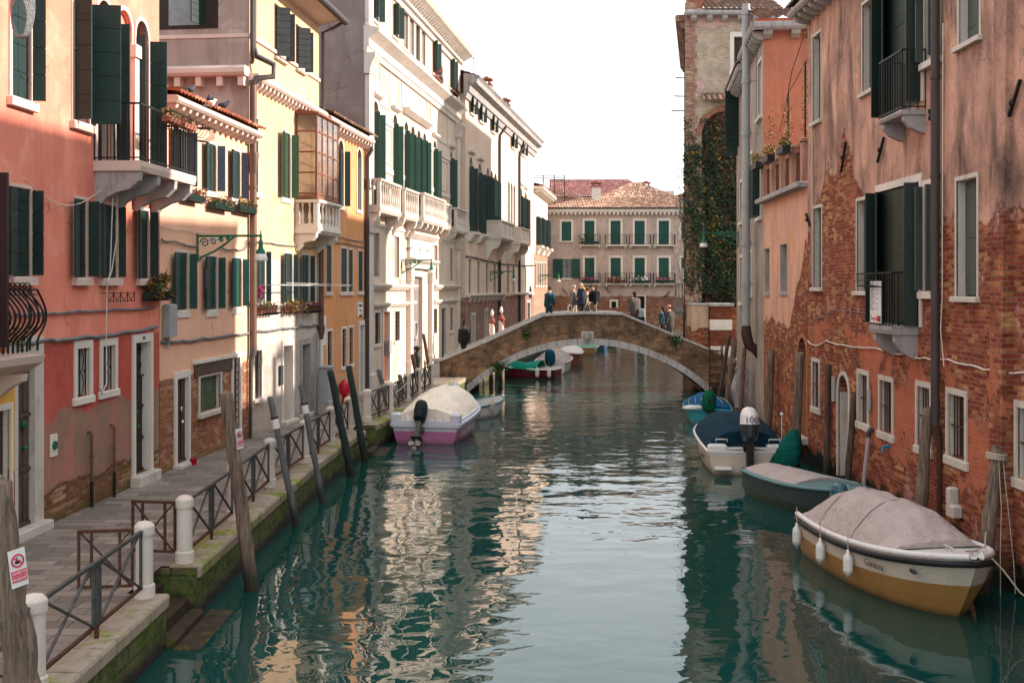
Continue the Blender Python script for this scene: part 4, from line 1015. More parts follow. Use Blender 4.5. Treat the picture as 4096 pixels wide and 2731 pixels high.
dp = thing('drainpipe', 'brown drainpipe with a white lower half at the right end of the cream house', 'drainpipe', tuple(F3.w(F3.L - .22)), F3.rz)
m = MB(); m.tube([(0, -.12, 3.6), (0, -.12, 6.6)], .09, 10); m.lathe([(.06, 0), (.13, .35), (.12, .5)], (0, -.12, 3.2), 10); m.build('pipe', M['copper'], dp)
m = MB(); m.tube([(0, -.12, ZQ), (0, -.12, 3.2)], .07, 10); m.build('lower_pipe', M['white'], dp)
m = MB(); m.tube([(-.45, -.1, ZQ), (-.45, -.1, 3.5)], .04, 8); m.build('thin_pipe', M['pipegrey'], dp)
cable_run(F3, P(F3, (1008, 962), (1080, 972), (1180, 984), (1262, 992)), 'cable', 'twisted cable across the cream house under the bay window', M['cable'], .02)
cable_run(F3, P(F3, (1012, 1326), (1120, 1314), (1200, 1304), (1276, 1296)), 'cable', 'cable duct across the grey ground floor of the cream house', M['cable'], .035)
m = MB(); s0_, z0_ = fz(F3, 1045, 1140); m.tube([(s0_, -.55, z0_), (s0_ + 8.6, -.45, z0_ - .02)], .012, 6); m.tube([(s0_, -.75, z0_ + .06), (s0_ + 8.2, -.6, z0_ + .02)], .008, 6)
for x in (s0_, s0_ + 4.2, s0_ + 8.4): m.bar((x, 0, z0_), (x, -.7, z0_ + .02), .02)
on(F3, 'laundry_rail', 'long thin laundry rail in front of the lower green windows', 'laundry rail', m, M['white'])
s_, z_ = fz(F3, 1118, 1500); m = MB(); m.cbox(s_ - .12, s_ + .12, -.1, 0, z_ - .3, z_ + .3, .02); on(F3, 'letter_box', 'grey letter box on the cream house left of its white doorway', 'letter box', m, M['greywood'])

# --- orange house
A4, B4 = (-6.655, 39.42), (-5.92, 45.83)
F4 = Fac(A4, B4)
wm = wall_mat('orange_plaster', lin(226, 158, 104), lin(196, 156, 124), .5, lower=[(1.9, .1, lin(214, 170, 130))], wet=(.95, .3, lin(170, 150, 130)), pale=lin(222, 164, 122))
o4 = dict(w0=at(F4, 1303, 1320, 585, 806, 1), w1=at(F4, 1352, 1372, 562, 825, 1), w2=at(F4, 1428, 1444, 598, 840, 1),
          a=at(F4, 1303, 1325, 981, 1167), b=at(F4, 1362, 1386, 994, 1167), c=at(F4, 1392, 1410, 1000, 1167), d=at(F4, 1431, 1450, 1005, 1165),
          e=at(F4, 1308, 1327, 1324, 1480), f=at(F4, 1367, 1385, 1315, 1466), g=at(F4, 1395, 1411, 1310, 1457), dr=at(F4, 1437, 1455, 1300, 1555, 0, .4))
q = list(o4['dr']); q[2] = ZQ + .1; o4['dr'] = tuple(q)
F4, r4 = house('orange_house', 'orange plastered house with tiled eaves between cream house and palazzo', 'house', A4, B4, ZQ, 10.95, 8, wm, list(o4.values()))
e_ = MB(); eaves(e_, 0, F4.L, 10.75, .36, .45, .22, .14, .18); e_.build('cornice', M['pinkstone'], r4); roof_box(r4, F4.L, 8, 10.98, .5, 1.3, M['tilesold'], 4)
for k in ('w0', 'w1', 'w2'): window(r4, o4[k], fm=M['stonew'], fw=.09, sill=.14, arch=1, leaves=[('n', 165, .4), ('f', 112, .42), ('f', 4, .4)] if k == 'w1' else [('n', 0, None, .1), ('f', 0, None, .1)], pane=M['glass'], lm=M['green'], plank=.35, sillout=.06)
for k in ('a', 'b', 'c', 'd'): window(r4, o4[k], fm=M['pinkstone'], fw=.06, sill=.14, leaves=[('n', 0, None, .012), ('f', 0, None, .012)], pane=M['glass'], lm=M['green'], plank=3, sillout=.06)
for k in ('e', 'f', 'g'): window(r4, o4[k], fm=M['stonew'], fw=.07, sill=.12, pane=M['darkwood'], depth=.09, grille='lattice', gm=M['rust'], mull=False, sillout=.05)
door(r4, o4['dr'], M['stonew'], M['stoneg'], .14, .14, 0, handle=False, panels=1)
m = MB(); m.box(F4.s(1283), F4.s(1304), -.015, 0, F4.z(1294, 1380), F4.z(1294, 1262)); m.build('white_panel', M['white'], r4)
cable_run(F4, P(F4, (1285, 938), (1360, 950), (1452, 966)), 'cable', 'upper twisted cable across the orange house', M['cable'], .022)
cable_run(F4, P(F4, (1285, 958), (1380, 972), (1452, 988)), 'cable', 'lower twisted cable across the orange house', M['cable'], .022)
s0_, s1_ = F4.s(1429), F4.s(1449); z0_, z1_ = F4.z(1440, 1265), F4.z(1440, 1208)
m = MB(); m.box(s0_, s1_, -.03, -.005, z0_, z1_); o = on(F4, 'street_name_sign', 'white painted street name sign on the orange house beside the palazzo', 'street sign', m, M['white'])
for i, t in enumerate(('FONDAMENTA', 'DE CÀ', 'VENDRAMIN')): text('lettering', t, .13, M['iron'], o, Matrix.Translation(((s0_ + s1_) / 2, -.034, z1_ - .14 - i * .2)) @ Matrix.Rotation(PI / 2, 4, 'X'), sx=.62)
m = MB(); m.cbox(-.3, .3, -.2, .2, 0, .45, .02); m.mat = 1; m.cbox(-.28, .28, -.18, .18, .45, 1.55, .03); m.cbox(-.32, .32, -.22, .22, 1.55, 1.62, .02)
o = m.build('utility_cabinet', [M['stoneg'], M['metalbox']]); q = gp(1303, 1655, ZQ); o.location = q; o.rotation_euler = (0, 0, F4.rz); tag(o, 'pale grey utility cabinet standing against the orange house', 'cabinet')

# --- white palazzo
A5, B5 = (-5.92, 45.85), (-3.17, 66.2)
F5 = Fac(A5, B5)
wm = wall_mat('palazzo_cream_plaster', lin(220, 202, 184), lin(190, 164, 134), .5, pale=lin(210, 184, 150), bump=.15)
wb = wall_mat('shaded_flank_plaster', lin(140, 124, 120), lin(110, 98, 94), .4, pale=lin(150, 136, 130), bump=.2)  # flank in shade: painted darker and greyer than the front
o5 = dict(t0=at(F5, 1490, 1511, -60, 82), t1=at(F5, 1572, 1590, 22, 150), t2=at(F5, 1612, 1630, 46, 196), t3=at(F5, 1637, 1654, 74, 222), t4=at(F5, 1662, 1678, 100, 246), t5=at(F5, 1685, 1700, 122, 264),
          t6=at(F5, 1730, 1743, 168, 296), t7=at(F5, 1800, 1811, 240, 356),
          p1=at(F5, 1490, 1513, 406, 722, 1), p2=at(F5, 1570, 1588, 460, 745, 1), p3=at(F5, 1615, 1632, 489, 765, 1), p4=at(F5, 1642, 1658, 506, 775, 1), p5=at(F5, 1667, 1681, 522, 784, 1), p6=at(F5, 1690, 1703, 534, 792, 1),
          p7=at(F5, 1731, 1745, 563, 806, 1), p8=at(F5, 1798, 1809, 606, 838, 1),
          q1=at(F5, 1493, 1516, 931, 1106), q2=at(F5, 1575, 1595, 947, 1110), q3=at(F5, 1734, 1748, 982, 1118), q4=at(F5, 1799, 1810, 995, 1123),
          g1=at(F5, 1498, 1519, 1250, 1376), d1=at(F5, 1532, 1556, 1247, 1520, 0, .6), g2=at(F5, 1578, 1597, 1245, 1363), D=at(F5, 1652, 1686, 1107, 1480, 0, .6),
          g3=at(F5, 1732, 1747, 1235, 1333), d2=at(F5, 1763, 1783, 1232, 1434, 0, .6), g4=at(F5, 1800, 1810, 1230, 1323))
for k in ('d1', 'D', 'd2'): q = list(o5[k]); q[2] = ZQ + .15; o5[k] = tuple(q)
zfb = 8.25
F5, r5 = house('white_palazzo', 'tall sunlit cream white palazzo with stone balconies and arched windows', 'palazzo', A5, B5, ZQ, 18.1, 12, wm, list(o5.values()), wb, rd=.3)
L5 = F5.L; S_ = M['palstone']
m = MB()                                                              # cornices and string courses
m.extr([(.02, 17.75), (-.12, 17.75), (-.16, 17.95), (-.3, 18.0), (-.34, 18.15), (-.85, 18.45), (-.95, 18.6), (-1.0, 18.8), (-.5, 19.0), (.02, 19.0)], -.1, L5 + .3)
for i in range(46):
    x = .1 + i * (L5 - .2) / 45; m.extr([(-.1, 18.12), (-.4, 18.14), (-.75, 18.4), (-.75, 18.47), (-.1, 18.4)], x - .1, x + .1)
m.build('roof_cornice', S_, r5)
m = MB(); m.extr([(.02, 14.45), (-.1, 14.45), (-.14, 14.65), (-.2, 14.7), (-.2, 15.0), (-.34, 15.1), (-.6, 15.28), (-.62, 15.4), (-.3, 15.5), (.02, 15.52)], -.15, L5 + .15)
m.extr([(.02, 15.82), (-.08, 15.82), (-.08, 15.72), (.02, 15.72)], 0, L5); m.build('cornice', S_, r5)
m = MB(); m.extr([(.02, 4.86), (-.1, 4.86), (-.26, 5.02), (-.28, 5.1), (.02, 5.16)], .9, L5 * .43); m.extr([(.02, 4.86), (-.1, 4.86), (-.26, 5.02), (-.28, 5.1), (.02, 5.16)], L5 * .64, L5)
m.extr([(.02, 4.12), (-.07, 4.12), (-.2, 4.25), (-.2, 4.32), (.02, 4.36)], .9, L5 * .43); m.extr([(.02, 4.12), (-.07, 4.12), (-.2, 4.25), (-.2, 4.32), (.02, 4.36)], L5 * .64, L5)
m.extr([(.02, 7.55), (-.06, 7.55), (-.06, 7.68), (.02, 7.68)], .9, L5)
for z in (9.95, 12.05): m.extr([(.02, z), (-.05, z), (-.05, z + .22), (.02, z + .22)], .9, L5)
m.build('string_course', S_, r5)
m = MB()                                                              # giant pilasters
for x in (.0, L5 - .75):
    m.cut(); m.box(x, x + .75, -.18, .02, 9.4, 13.6); m.cbox(x - .06, x + .81, -.24, .02, 9.0, 9.4, .03)
    m.extr([(.02, 13.6), (-.2, 13.6), (-.26, 13.7), (-.24, 13.8), (-.34, 14.1), (-.46, 14.3), (-.44, 14.44), (.02, 14.44)], x - .12, x + .87)
    m.box(x, x + .75, -.16, .02, 15.6, 17.74)
    m.box(x, x + .7, -.18, .02, 1.5, 7.2); m.cbox(x - .06, x + .78, -.3, .02, ZQ, 1.5, .05); m.extr([(.02, 7.2), (-.26, 7.2), (-.3, 7.4), (-.44, 7.7), (-.4, 7.8), (.02, 7.8)], x - .1, x + .8)
m.build('pilaster', S_, r5)
pn = MB()                                                             # raised wall panels of the upper floors
for (u0, u1, v0, v1) in ((1518, 1560, 250, 340), (1594, 1606, 315, 360), (1706, 1722, 405, 440), (1752, 1790, 440, 500), (1526, 1564, 510, 560), (1752, 1790, 640, 690)):
    a_, b_, z0, z1 = F5.op(u0, u1, v0, v1); z0 -= 1.0
    for q in ((a_, a_ + .08, z0, z1), (b_ - .08, b_, z0, z1), (a_ + .08, b_ - .08, z1 - .08, z1), (a_ + .08, b_ - .08, z0, z0 + .08)): pn.box(q[0], q[1], -.04, .01, q[2], q[3])
pn.build('wall_panel', S_, r5)
for k in ('t0', 't1', 't6', 't7'): window(r5, o5[k], fm=S_, fw=.1, sill=.12, leaves=[('n', 100, .45), ('f', 122, .5), ('f', 3, .5)], lm=M['green'], pane=M['glass'], plank=.28, sillout=.08)
for k in ('t2', 't3', 't4', 't5'): window(r5, o5[k], fm=S_, fw=.1, sill=.12, pane=M['infill'] if k != 't4' else M['glass'], mull=False, depth=.08, sillout=.08)
for k in ('p1', 'p2', 'p3', 'p4', 'p5', 'p6', 'p7', 'p8'):
    q = list(o5[k]); q[2] = zfb + .02 if k in ('p1', 'p3', 'p4', 'p5', 'p6', 'p7', 'p8', 'p2') else q[2]
    window(r5, tuple(q), fm=S_, fw=.12, arch=1, leaves=[('n', 78, .44), ('f', 118, .46), ('f', 3, .5)] if k != 'p1' else [('n', 84, .5), ('f', 116, .5)], lm=M['pgreen'], pane=M['glass'], plank=3.2, depth=.3, header=.2 if k in ('p1', 'p2', 'p7', 'p8') else 0)
a_, b_ = o5['p3'][0] - .25, o5['p6'][1] + .25; z_ = max(o5[k][3] for k in ('p3', 'p4', 'p5', 'p6')) + .3
m = MB(); m.extr([(.02, z_), (-.1, z_), (-.34, z_ + .18), (-.36, z_ + .26), (.02, z_ + .3)], a_, b_); m.build('hood', S_, r5)
for k in ('q1', 'q2', 'q3', 'q4'): window(r5, o5[k], fm=S_, fw=.16, pane=M['infill'], mull=False, depth=.07)
for k in ('g1', 'g2', 'g3', 'g4'): window(r5, o5[k], fm=S_, fw=.12, sill=.12, pane=M['glass'], depth=.1, mull=False, grille='lattice', gm=M['rust'], sillout=.08)
door(r5, o5['d1'], S_, M['redwood'], .2, .22, 0, handle=False, panels=3); door(r5, o5['d2'], S_, M['greywood'], .2, .15, 0, handle=False, panels=1)
dd = door(r5, o5['D'], S_, M['infill'], .3, .2, 0, handle=False, panels=2)
m = MB(); c_ = (o5['D'][0] + o5['D'][1]) / 2; z_ = 2.9; m.tube([(c_ + .42 * math.cos(t * PI / 12), .1, z_ + .42 * math.sin(t * PI / 12)) for t in range(25)], .06, 6, False); m.build('roundel', M['stoneg'], dd)
m = MB(); x0_, x1_ = F5.s(1622), F5.s(1722)                                # portal
for x in (x0_ + .15, x1_ - .65): m.box(x, x + .45, -.22, .02, ZQ, 5.9); m.cbox(x - .05, x + .5, -.28, .02, ZQ, 1.6, .04); m.cbox(x - .05, x + .5, -.3, .02, 5.3, 5.9, .05)
m.extr([(.02, 5.9), (-.28, 5.9), (-.3, 6.1), (-.5, 6.25), (-.52, 6.35), (.02, 6.4)], x0_, x1_); m.box(x0_ + .3, x1_ - .3, -.15, .02, 6.4, 7.3); m.extr([(.02, 7.3), (-.2, 7.3), (-.42, 7.5), (-.45, 7.62), (.02, 7.66)], x0_, x1_)
m.mat = 1
for u in (1628, 1668, 1697): s_ = F5.s(u); m.lathe([(.0, -.02), (.2, 0), (.2, .02)], (s_, -.16, 6.85), 10)
m.build('portal', [S_, M['stoneg']], r5)
zr = 9.4
stone_balcony(r5, .1, 3.7, .62, zfb, zr, S_, nb=9, brk=2, bh=.7)
stone_balcony(r5, 4.5, 7.3, .62, zfb, zr, S_, nb=7, brk=2, bh=.7); stone_balcony(r5, 7.35, 12.6, .85, zfb, zr + .02, S_, nb=16, brk=5, bh=.7); stone_balcony(r5, 12.65, 15.4, .62, zfb, zr, S_, nb=7, brk=2, bh=.7)
stone_balcony(r5, 17.0, 20.3, .62, zfb, zr, S_, nb=8, brk=2, bh=.7)
m = MB(); m.tube([(-.02, 1.9, 30), (-.02, 1.9, 11.6)], .01, 4)
dp = thing('drainpipe', 'dark drainpipe down the shaded flank of the palazzo', 'drainpipe', tuple(F5.w(0)), F5.rz)
m = MB(); m.tube([(-.12, 3.3, 18.2), (-.12, 3.3, 12.1), (-.12, 3.0, 11.8), (-.12, .6, 11.2), (-.12, .1, 11.1), (-.05, -.25, 10.9), (-.1, -.3, 10.5), (-.14, -.12, 10.2), (-.14, -.12, ZQ)], .085, 10); m.build('pipe', M['pipedark'], dp)
flowerbox(F5, 1732, 1752, 326, 'small flower box with green and pink plants high on the palazzo', cols=('leaf', 'petal', 'leafr'), up=.4, dens=36, boxm=M['terracotta'])
flowerbox(F5, 1801, 1818, 378, 'last flower box at the right end of the palazzo attic', cols=('leaf', 'leafr'), up=.15, dens=24, boxm=M['terracotta'])

# --- pale house beyond the palazzo
A6, B6 = (-2.71, 66.4), (1.84, 96.1)
F6 = Fac(A6, B6)
wm = wall_mat('pale_pinkish_plaster', lin(226, 204, 184), lin(206, 180, 160), .35, brick=(4.35, .12), bricks=[lin(160, 110, 98), lin(186, 140, 124), lin(206, 186, 170), lin(196, 176, 164)], pale=lin(226, 190, 162), bump=.15)
o6 = {}
for i, (u0, u1, vt, vb) in enumerate(((1880, 1893, 388, 455), (1915, 1930, 423, 487), (1964, 1977, 467, 528), (2045, 2056, 540, 592), (2084, 2098, 570, 620))): o6['t%d' % i] = at(F6, u0, u1, vt, vb)
for i, (u0, u1, vt, vb) in enumerate(((1875, 1890, 629, 905), (1911, 1925, 655, 918), (1944, 1956, 672, 930), (1960, 1971, 684, 935), (1975, 1986, 694, 940), (2030, 2038, 725, 955), (2041, 2049, 732, 957), (2052, 2060, 740, 960), (2078, 2088, 752, 960), (2098, 2106, 768, 972))):
    o6['p%d' % i] = at(F6, u0, u1, vt, vb, 1)
for i, (u0, u1, vt) in enumerate(((1873, 1885, 1038), (1908, 1919, 1044), (1942, 1953, 1052), (1973, 1983, 1057), (2027, 2036, 1064), (2049, 2057, 1066), (2072, 2080, 1068), (2096, 2104, 1070))): o6['q%d' % i] = at(F6, u0, u1, vt, 1176)
o6['d0'] = at(F6, 1886, 1898, 1262, 1420); o6['d1'] = at(F6, 1939, 1949, 1243, 1380); o6['d2'] = at(F6, 2108, 2118, 1210, 1290); o6['ar'] = at(F6, 2114, 2127, 1143, 1194, 1)
F6, r6 = house('pale_house', 'long pale plaster house with brick base beyond the white palazzo', 'house', A6, B6, ZQ - .1, 16.3, 12, wm, list(o6.values()))
for k, o in o6.items():
    if k[0] == 't': window(r6, o, fm=M['stonew'], fw=.08, sill=.12, leaves=[('n', 150, .42), ('f', 118, .46), ('f', 2, .5)], pane=M['glass'], plank=.4)
    elif k[0] == 'p':
        i = int(k[1:]); q = list(o); q[2] = 8.3
        window(r6, tuple(q), fm=M['stonew'], fw=.14, arch=1, leaves=[] if 5 <= i <= 7 else [('n', 75, .5), ('f', 118, .55), ('f', 2, .6)], pane=M['infill'] if 5 <= i <= 7 else M['glass'], mull=False, plank=.5, header=.2 if i in (0, 1, 8, 9) else 0)
    elif k[0] == 'q': window(r6, o, fm=M['stonew'], fw=.1, sill=.1, pane=M['infill'], mull=False, depth=.07)
    elif k == 'ar': window(r6, o, fm=M['stone'], fw=.1, arch=1, pane=M['glass'])
    else:
        q = list(o); q[2] = ZQ + .05; door(r6, tuple(q), M['stone'], M['greywood'], .14, .2, 0, handle=False, panels=2)
m = MB(); m.extr([(.02, 16.0), (-.12, 16.0), (-.2, 16.3), (-.3, 16.35), (-.35, 16.7), (-.7, 16.85), (-.75, 17.1), (-.9, 17.25), (.02, 17.4)], -.5, F6.L + .2)
for i in range(60): m.box(.1 + i * .5, .3 + i * .5, -.3, 0, 16.36, 16.6)
m.build('cornice', M['stoneg'], r6)
m = MB(); m.extr([(.02, 4.42), (-.2, 4.42), (-.3, 4.5), (-.3, 4.6), (.02, 4.62)], .2, 13.5); m.extr([(.02, 4.42), (-.2, 4.42), (-.3, 4.5), (-.3, 4.6), (.02, 4.62)], 17, 27)
for i in range(9): m.extr([(.02, 4.1), (-.1, 4.1), (-.22, 4.3), (-.22, 4.41), (.02, 4.41)], .8 + i * 1.5, 1.0 + i * 1.5)
m.build('ledge', M['stonew'], r6)
roof_box(r6, F6.L, 12, 17.3, .6, 2.2, M['tilesold'], 6)
stone_balcony(r6, F6.s(1942), F6.s(1994), 1.1, 8.3, 9.3, M['stonew'], nb=3, brk=2, bh=1.3, solid=True); stone_balcony(r6, F6.s(2026), F6.s(2064), 1.1, 8.3, 9.3, M['stonew'], nb=4, brk=2, bh=1.3, solid=True)
for x in (F6.s(1882), F6.s(1918)):
    m = MB(); m.extr([(0, 7.7), (-.1, 7.7), (-.4, 8.1), (-.5, 8.15), (-.5, 8.28), (0, 8.28)], x - .9, x + .9); m.build('window_shelf', M['stonew'], r6)
for u, z1 in ((1992, 16.0), (2072, 15.9)):
    dp = thing('drainpipe', 'grey-green drainpipe on the pale house, ' + ('nearer of two' if u < 2000 else 'farther of two'), 'drainpipe', tuple(F6.w(F6.s(u))), F6.rz)
    m = MB(); m.tube([(0, -.12, ZQ), (0, -.12, z1 - 1), (0, -.14, z1 - .6), (.3, -.5, z1)], .1, 8); m.build('pipe', M['greywood'], dp)
cable_run(F6, P(F6, (1862, 1024), (1900, 1030), (1960, 1046), (2030, 1058), (2136, 1062)), 'cable', 'dark cable duct crossing the pale house under its balconies', M['greywood'], .05)
m = MB(); m.box(-.15, .35, -.1, .25, 0, 1.1); m.box(-.25, .45, -.2, .35, 1.1, 1.2)
def chimney(par, loc, s=.35, h=1.2, m1=None, m2=None):
    m = MB(); m.box(-s, s, -s, s, 0, h); o = m.build('chimney', m1 or M['pinkstone'], par); o.location = loc
    m = MB(); m.box(-s - .1, s + .1, -s - .1, s + .1, h, h + .1)
    for x in (-s + .05, s - .15):
        for y in (-s + .05, s - .15): m.box(x, x + .1, y, y + .1, h + .1, h + .35)
    m.box(-s - .12, s + .12, -s - .12, s + .12, h + .35, h + .45); m.box(-s * .5, s * .5, -s * .5, s * .5, h + .45, h + .6); m.build('chimney_cap', m2 or M['terracotta'], o); return o
chimney(r6, (F6.s(1992), .8, 17.5), .3, 1.3); chimney(r6, (F6.s(2072), 1.0, 17.6), .3, 1.3)
def antenna(p, h, lab, arms=((0, 1.2), (.6, .9)), fan=False):
    m = MB(); m.tube([(0, 0, -.2), (0, 0, h)], .02, 5)
    for dz, w in arms:
        m.bar((-.1, 0, h - dz), (w, .1, h - dz + .08), .025)
        for i in range(6): m.bar((w * i / 6, -.18, h - dz + .01 * i), (w * i / 6, .22, h - dz + .01 * i), .012)
    if fan:
        for k in range(6): a_ = k * PI / 3; m.bar((0, 0, h), (.7 * math.cos(a_), 0, h + .7 * math.sin(a_)), .02)
    o = m.build('antenna', M['cable']); o.location = p; return tag(o, lab, 'antenna')
antenna(F6.w(F6.s(1955), 1.0, 17.6), 2.4, 'fan shaped television antenna on the pale house roof', ((2.0, 1.3),), True)
antenna(F6.w(F6.s(2058), 1.4, 17.8), 3.8, 'tall television antenna with two arms on the pale house roof', ((0, 1.6), (1.8, 1.6)))

# --- sunlit house at the far end of the left bank
A7, B7 = (1.84, 96.12), (3.38, 108.3)
F7 = Fac(A7, B7)
wm = wall_mat('sunlit_cream_plaster', lin(232, 210, 184), lin(210, 180, 150), .35, brick=(8.0, .3), bricks=[lin(190, 140, 112), lin(206, 168, 140), lin(220, 196, 170), lin(206, 184, 164)], bump=.15)
o7 = {}
for i, (u0, u1, vt, vb) in enumerate(((2143, 2153, 868, 988), (2160, 2168, 872, 990), (2181, 2189, 882, 998))): o7['s%d' % i] = at(F7, u0, u1, vt, vb)
for i, (u0, u1) in enumerate(((2140, 2144), (2150, 2154), (2159, 2163), (2168, 2172), (2178, 2182))): o7['q%d' % i] = at(F7, u0, u1, 1052, 1142)
F7, r7 = house('sunlit_cream_house', 'narrow sunlit cream house at the far end of the left bank', 'house', A7, B7, ZQ - .1, 13.3, 10, wm, list(o7.values()))
for k, o in o7.items(): window(r7, o, fm=M['stonew'], fw=.08, sill=.12, leaves=[('n', 80, .6), ('f', 116, .6), ('f', 2, .6)] if k[0] == 's' else [], pane=M['glass'], mull=False, plank=.6)
e_ = MB(); eaves(e_, -.2, F7.L + .1, 13.3, .8, .5, .3, .2, .2); e_.build('cornice', M['stonew'], r7); roof_box(r7, F7.L, 10, 13.55, .8, 1.2, M['tiles'], 4)
chimney(r7, (1.0, 1.2, 13.6), .4, 1.6, M['pinkstone'])
for u in (2146, 2165, 2185):
    m = MB(); x = F7.s(u); m.extr([(0, 7.9), (-.1, 7.9), (-.4, 8.3), (-.6, 8.4), (-.6, 8.6), (0, 8.6)], x - .8, x + .8); m.build('window_shelf', M['stonew'], r7)

# --- facade closing the canal
A8, B8 = (3.42, 110.0), (19.5, 110.0)
F8 = Fac(A8, B8)
wm = wall_mat('taupe_rose_plaster', lin(196, 174, 160), lin(140, 132, 128), .5, brick=(4.1, .3, .5), bricks=[lin(142, 90, 70), lin(176, 122, 92), lin(196, 166, 140), lin(170, 150, 134)], wet=(.9, .2, lin(150, 140, 130)), pale=lin(164, 152, 146))
cv = lambda u: 2100 + u / 2.24
cw = lambda v: 600 + v / 2.24
o8 = {}
for i, (u0, u1) in enumerate(((328, 415), (533, 622), (767, 857), (982, 1073), (1198, 1290), (1400, 1480))): o8['a%d' % i] = at(F8, cv(u0), cv(u1), cw(642 if i in (0,) else 634), cw(815 if i == 0 else (797 if i == 5 else 850)))
for i, (u0, u1) in enumerate(((338, 413), (535, 622), (767, 858), (982, 1073), (1198, 1290), (1400, 1480))): o8['b%d' % i] = at(F8, cv(u0), cv(u1), cw(974 if i == 0 else 966), cw(1148 if i == 0 else (1060 if i == 5 else 1195)))
o8['g'] = at(F8, cv(773), cv(818), cw(1356), cw(1412)); o8['d'] = at(F8, cv(1000), cv(1072), cw(1310), cw(1520)); o8['d2'] = at(F8, cv(395), cv(425), cw(1395), cw(1480), 1)
q = list(o8['d']); q[2] = .9; o8['d'] = tuple(q)
F8, r8 = house('rose_taupe_house', 'rose taupe house with green shutters closing the end of the canal', 'house', A8, B8, -.5, 12.1, 12, wm, list(o8.values()))
for k, o in o8.items():
    if k == 'a0' or (k[0] in 'ab' and k not in ('b0',)): window(r8, o, fm=M['stonew'], fw=.19, sill=.12 if k == 'a0' else None, leaves=[('n', 0, None, .06), ('f', 0, None, .06)], lm=M['farg'], pane=M['glass'], plank=3, sillout=.1)
    elif k == 'b0':
        window(r8, o, fm=M['stonew'], fw=.06, sill=.16, leaves=[('n', 176, .95), ('f', 176, .85)], lm=M['green2'], pane=M['curtain'], plank=1.2)
    elif k == 'd': window(r8, o, fm=M['stone'], fw=.14, pane=M['glass'], name='door', grille=None)
    else: window(r8, o, fm=M['stonew'], fw=.16, pane=M['glass'], grille='lattice', mull=False, arch=1 if k == 'd2' else 0)
for row in 'ab':
    for i in range(1, 5):
        o = o8['%s%d' % (row, i)]; iron_balcony(r8, o[0] - .55, o[1] + .55, .6, o[2], .98, M['iron'], M['stonew'], nb=9, slab=.14, bh=.28, bar=.018)
for i, (row, k, cols) in enumerate((('a', 1, ('leaf2', 'leaf')), ('b', 1, ('leaf', 'petal')), ('b', 2, ('leafy', 'leaf', 'petal')), ('b', 3, ('white', 'leaf')), ('b', 4, ('leaf', 'petal')))):
    o = o8['%s%d' % (row, k)]; m = MB(); r = thing('planter', ['bushy planter on the upper left balcony of the end facade', 'green planter on the lower left balcony of the end facade', 'planter on the second lower balcony of the end facade', 'white flowered planter on the third lower balcony of the end facade', 'planter on the rightmost lower balcony of the end facade'][i], 'planter', tuple(F8.w(o[0] - .4, -.5, o[2] + .05)))
    m.cbox(0, o[1] - o[0] + .8, -.26, -.14, 0, .28, .02); m.build('trough', M['boxgreen'] if k != 2 else M['rust'], r)
    l = MB(); leafcloud(l, [(x * .3 + .1, -.2, .35 + random.random() * (.5 if row == 'a' else .12)) for x in range(int((o[1] - o[0] + .8) / .3))], .09, 22, .1, len(cols)); l.build('plants', [M[c] for c in cols], r)
m = MB()
for u, v in ((330, 1235), (712, 1225), (1300, 1262)):
    s_, z_ = fz(F8, cv(u), cw(v)); d = 1 if u < 1000 else -1; m.bar((s_, -.12, z_), (s_ + d * .6 * (1 if d > 0 else 1), -.12, z_ - .65), .1, .06)
m.build('wall_tie', M['iron'], r8)
m = MB(); m.extr([(.02, 12.1), (-.16, 12.1), (-.2, 12.2), (-.5, 12.25), (-.55, 12.55), (.02, 12.6)], -.2, F8.L)
for i in range(40): m.box(.15 + i * .41, .33 + i * .41, -.42, 0, 12.0, 12.24)
m.build('cornice', M['stonew'], r8)
m = MB(); m.tube([(-.2, -.6, 12.62), (F8.L, -.6, 12.62)], .09, 8); m.build('gutter', M['pipedark'], r8)
r_ = MB(); tiles(r_, -.3, F8.L + .3, -.65, 12.62, 4.6, 13.95, .27, .42, .07, 3.8, 2.5); r_.build('roof', M['tiles'], r8, fix=False)
r_ = MB(); tiles(r_, 5.0, F8.L - 2.6, 4.6, 13.95, 8.8, 15.9, .27, .42, .07, 4.2, 3.6); o = r_.build('upper_roof', M['tiles'], r8, fix=False)
m = MB(); m.box(5.2, F8.L - 2.8, 4.7, 12, 12, 13.9); m.build('upper_wall', wm, r8)
chimney(r8, (5.0, 3.8, 13.3), .42, 1.7, M['stonew'], M['terracotta']); chimney(r8, (10.6, 9.0, 14.6), .35, .9, M['pinkstone'], M['terracotta'])
m = MB(); m.box(11.4, 13.6, 9.2, 9.5, 13.5, 15.1); m.build('roof_parapet', M['pinkstone'], r8)
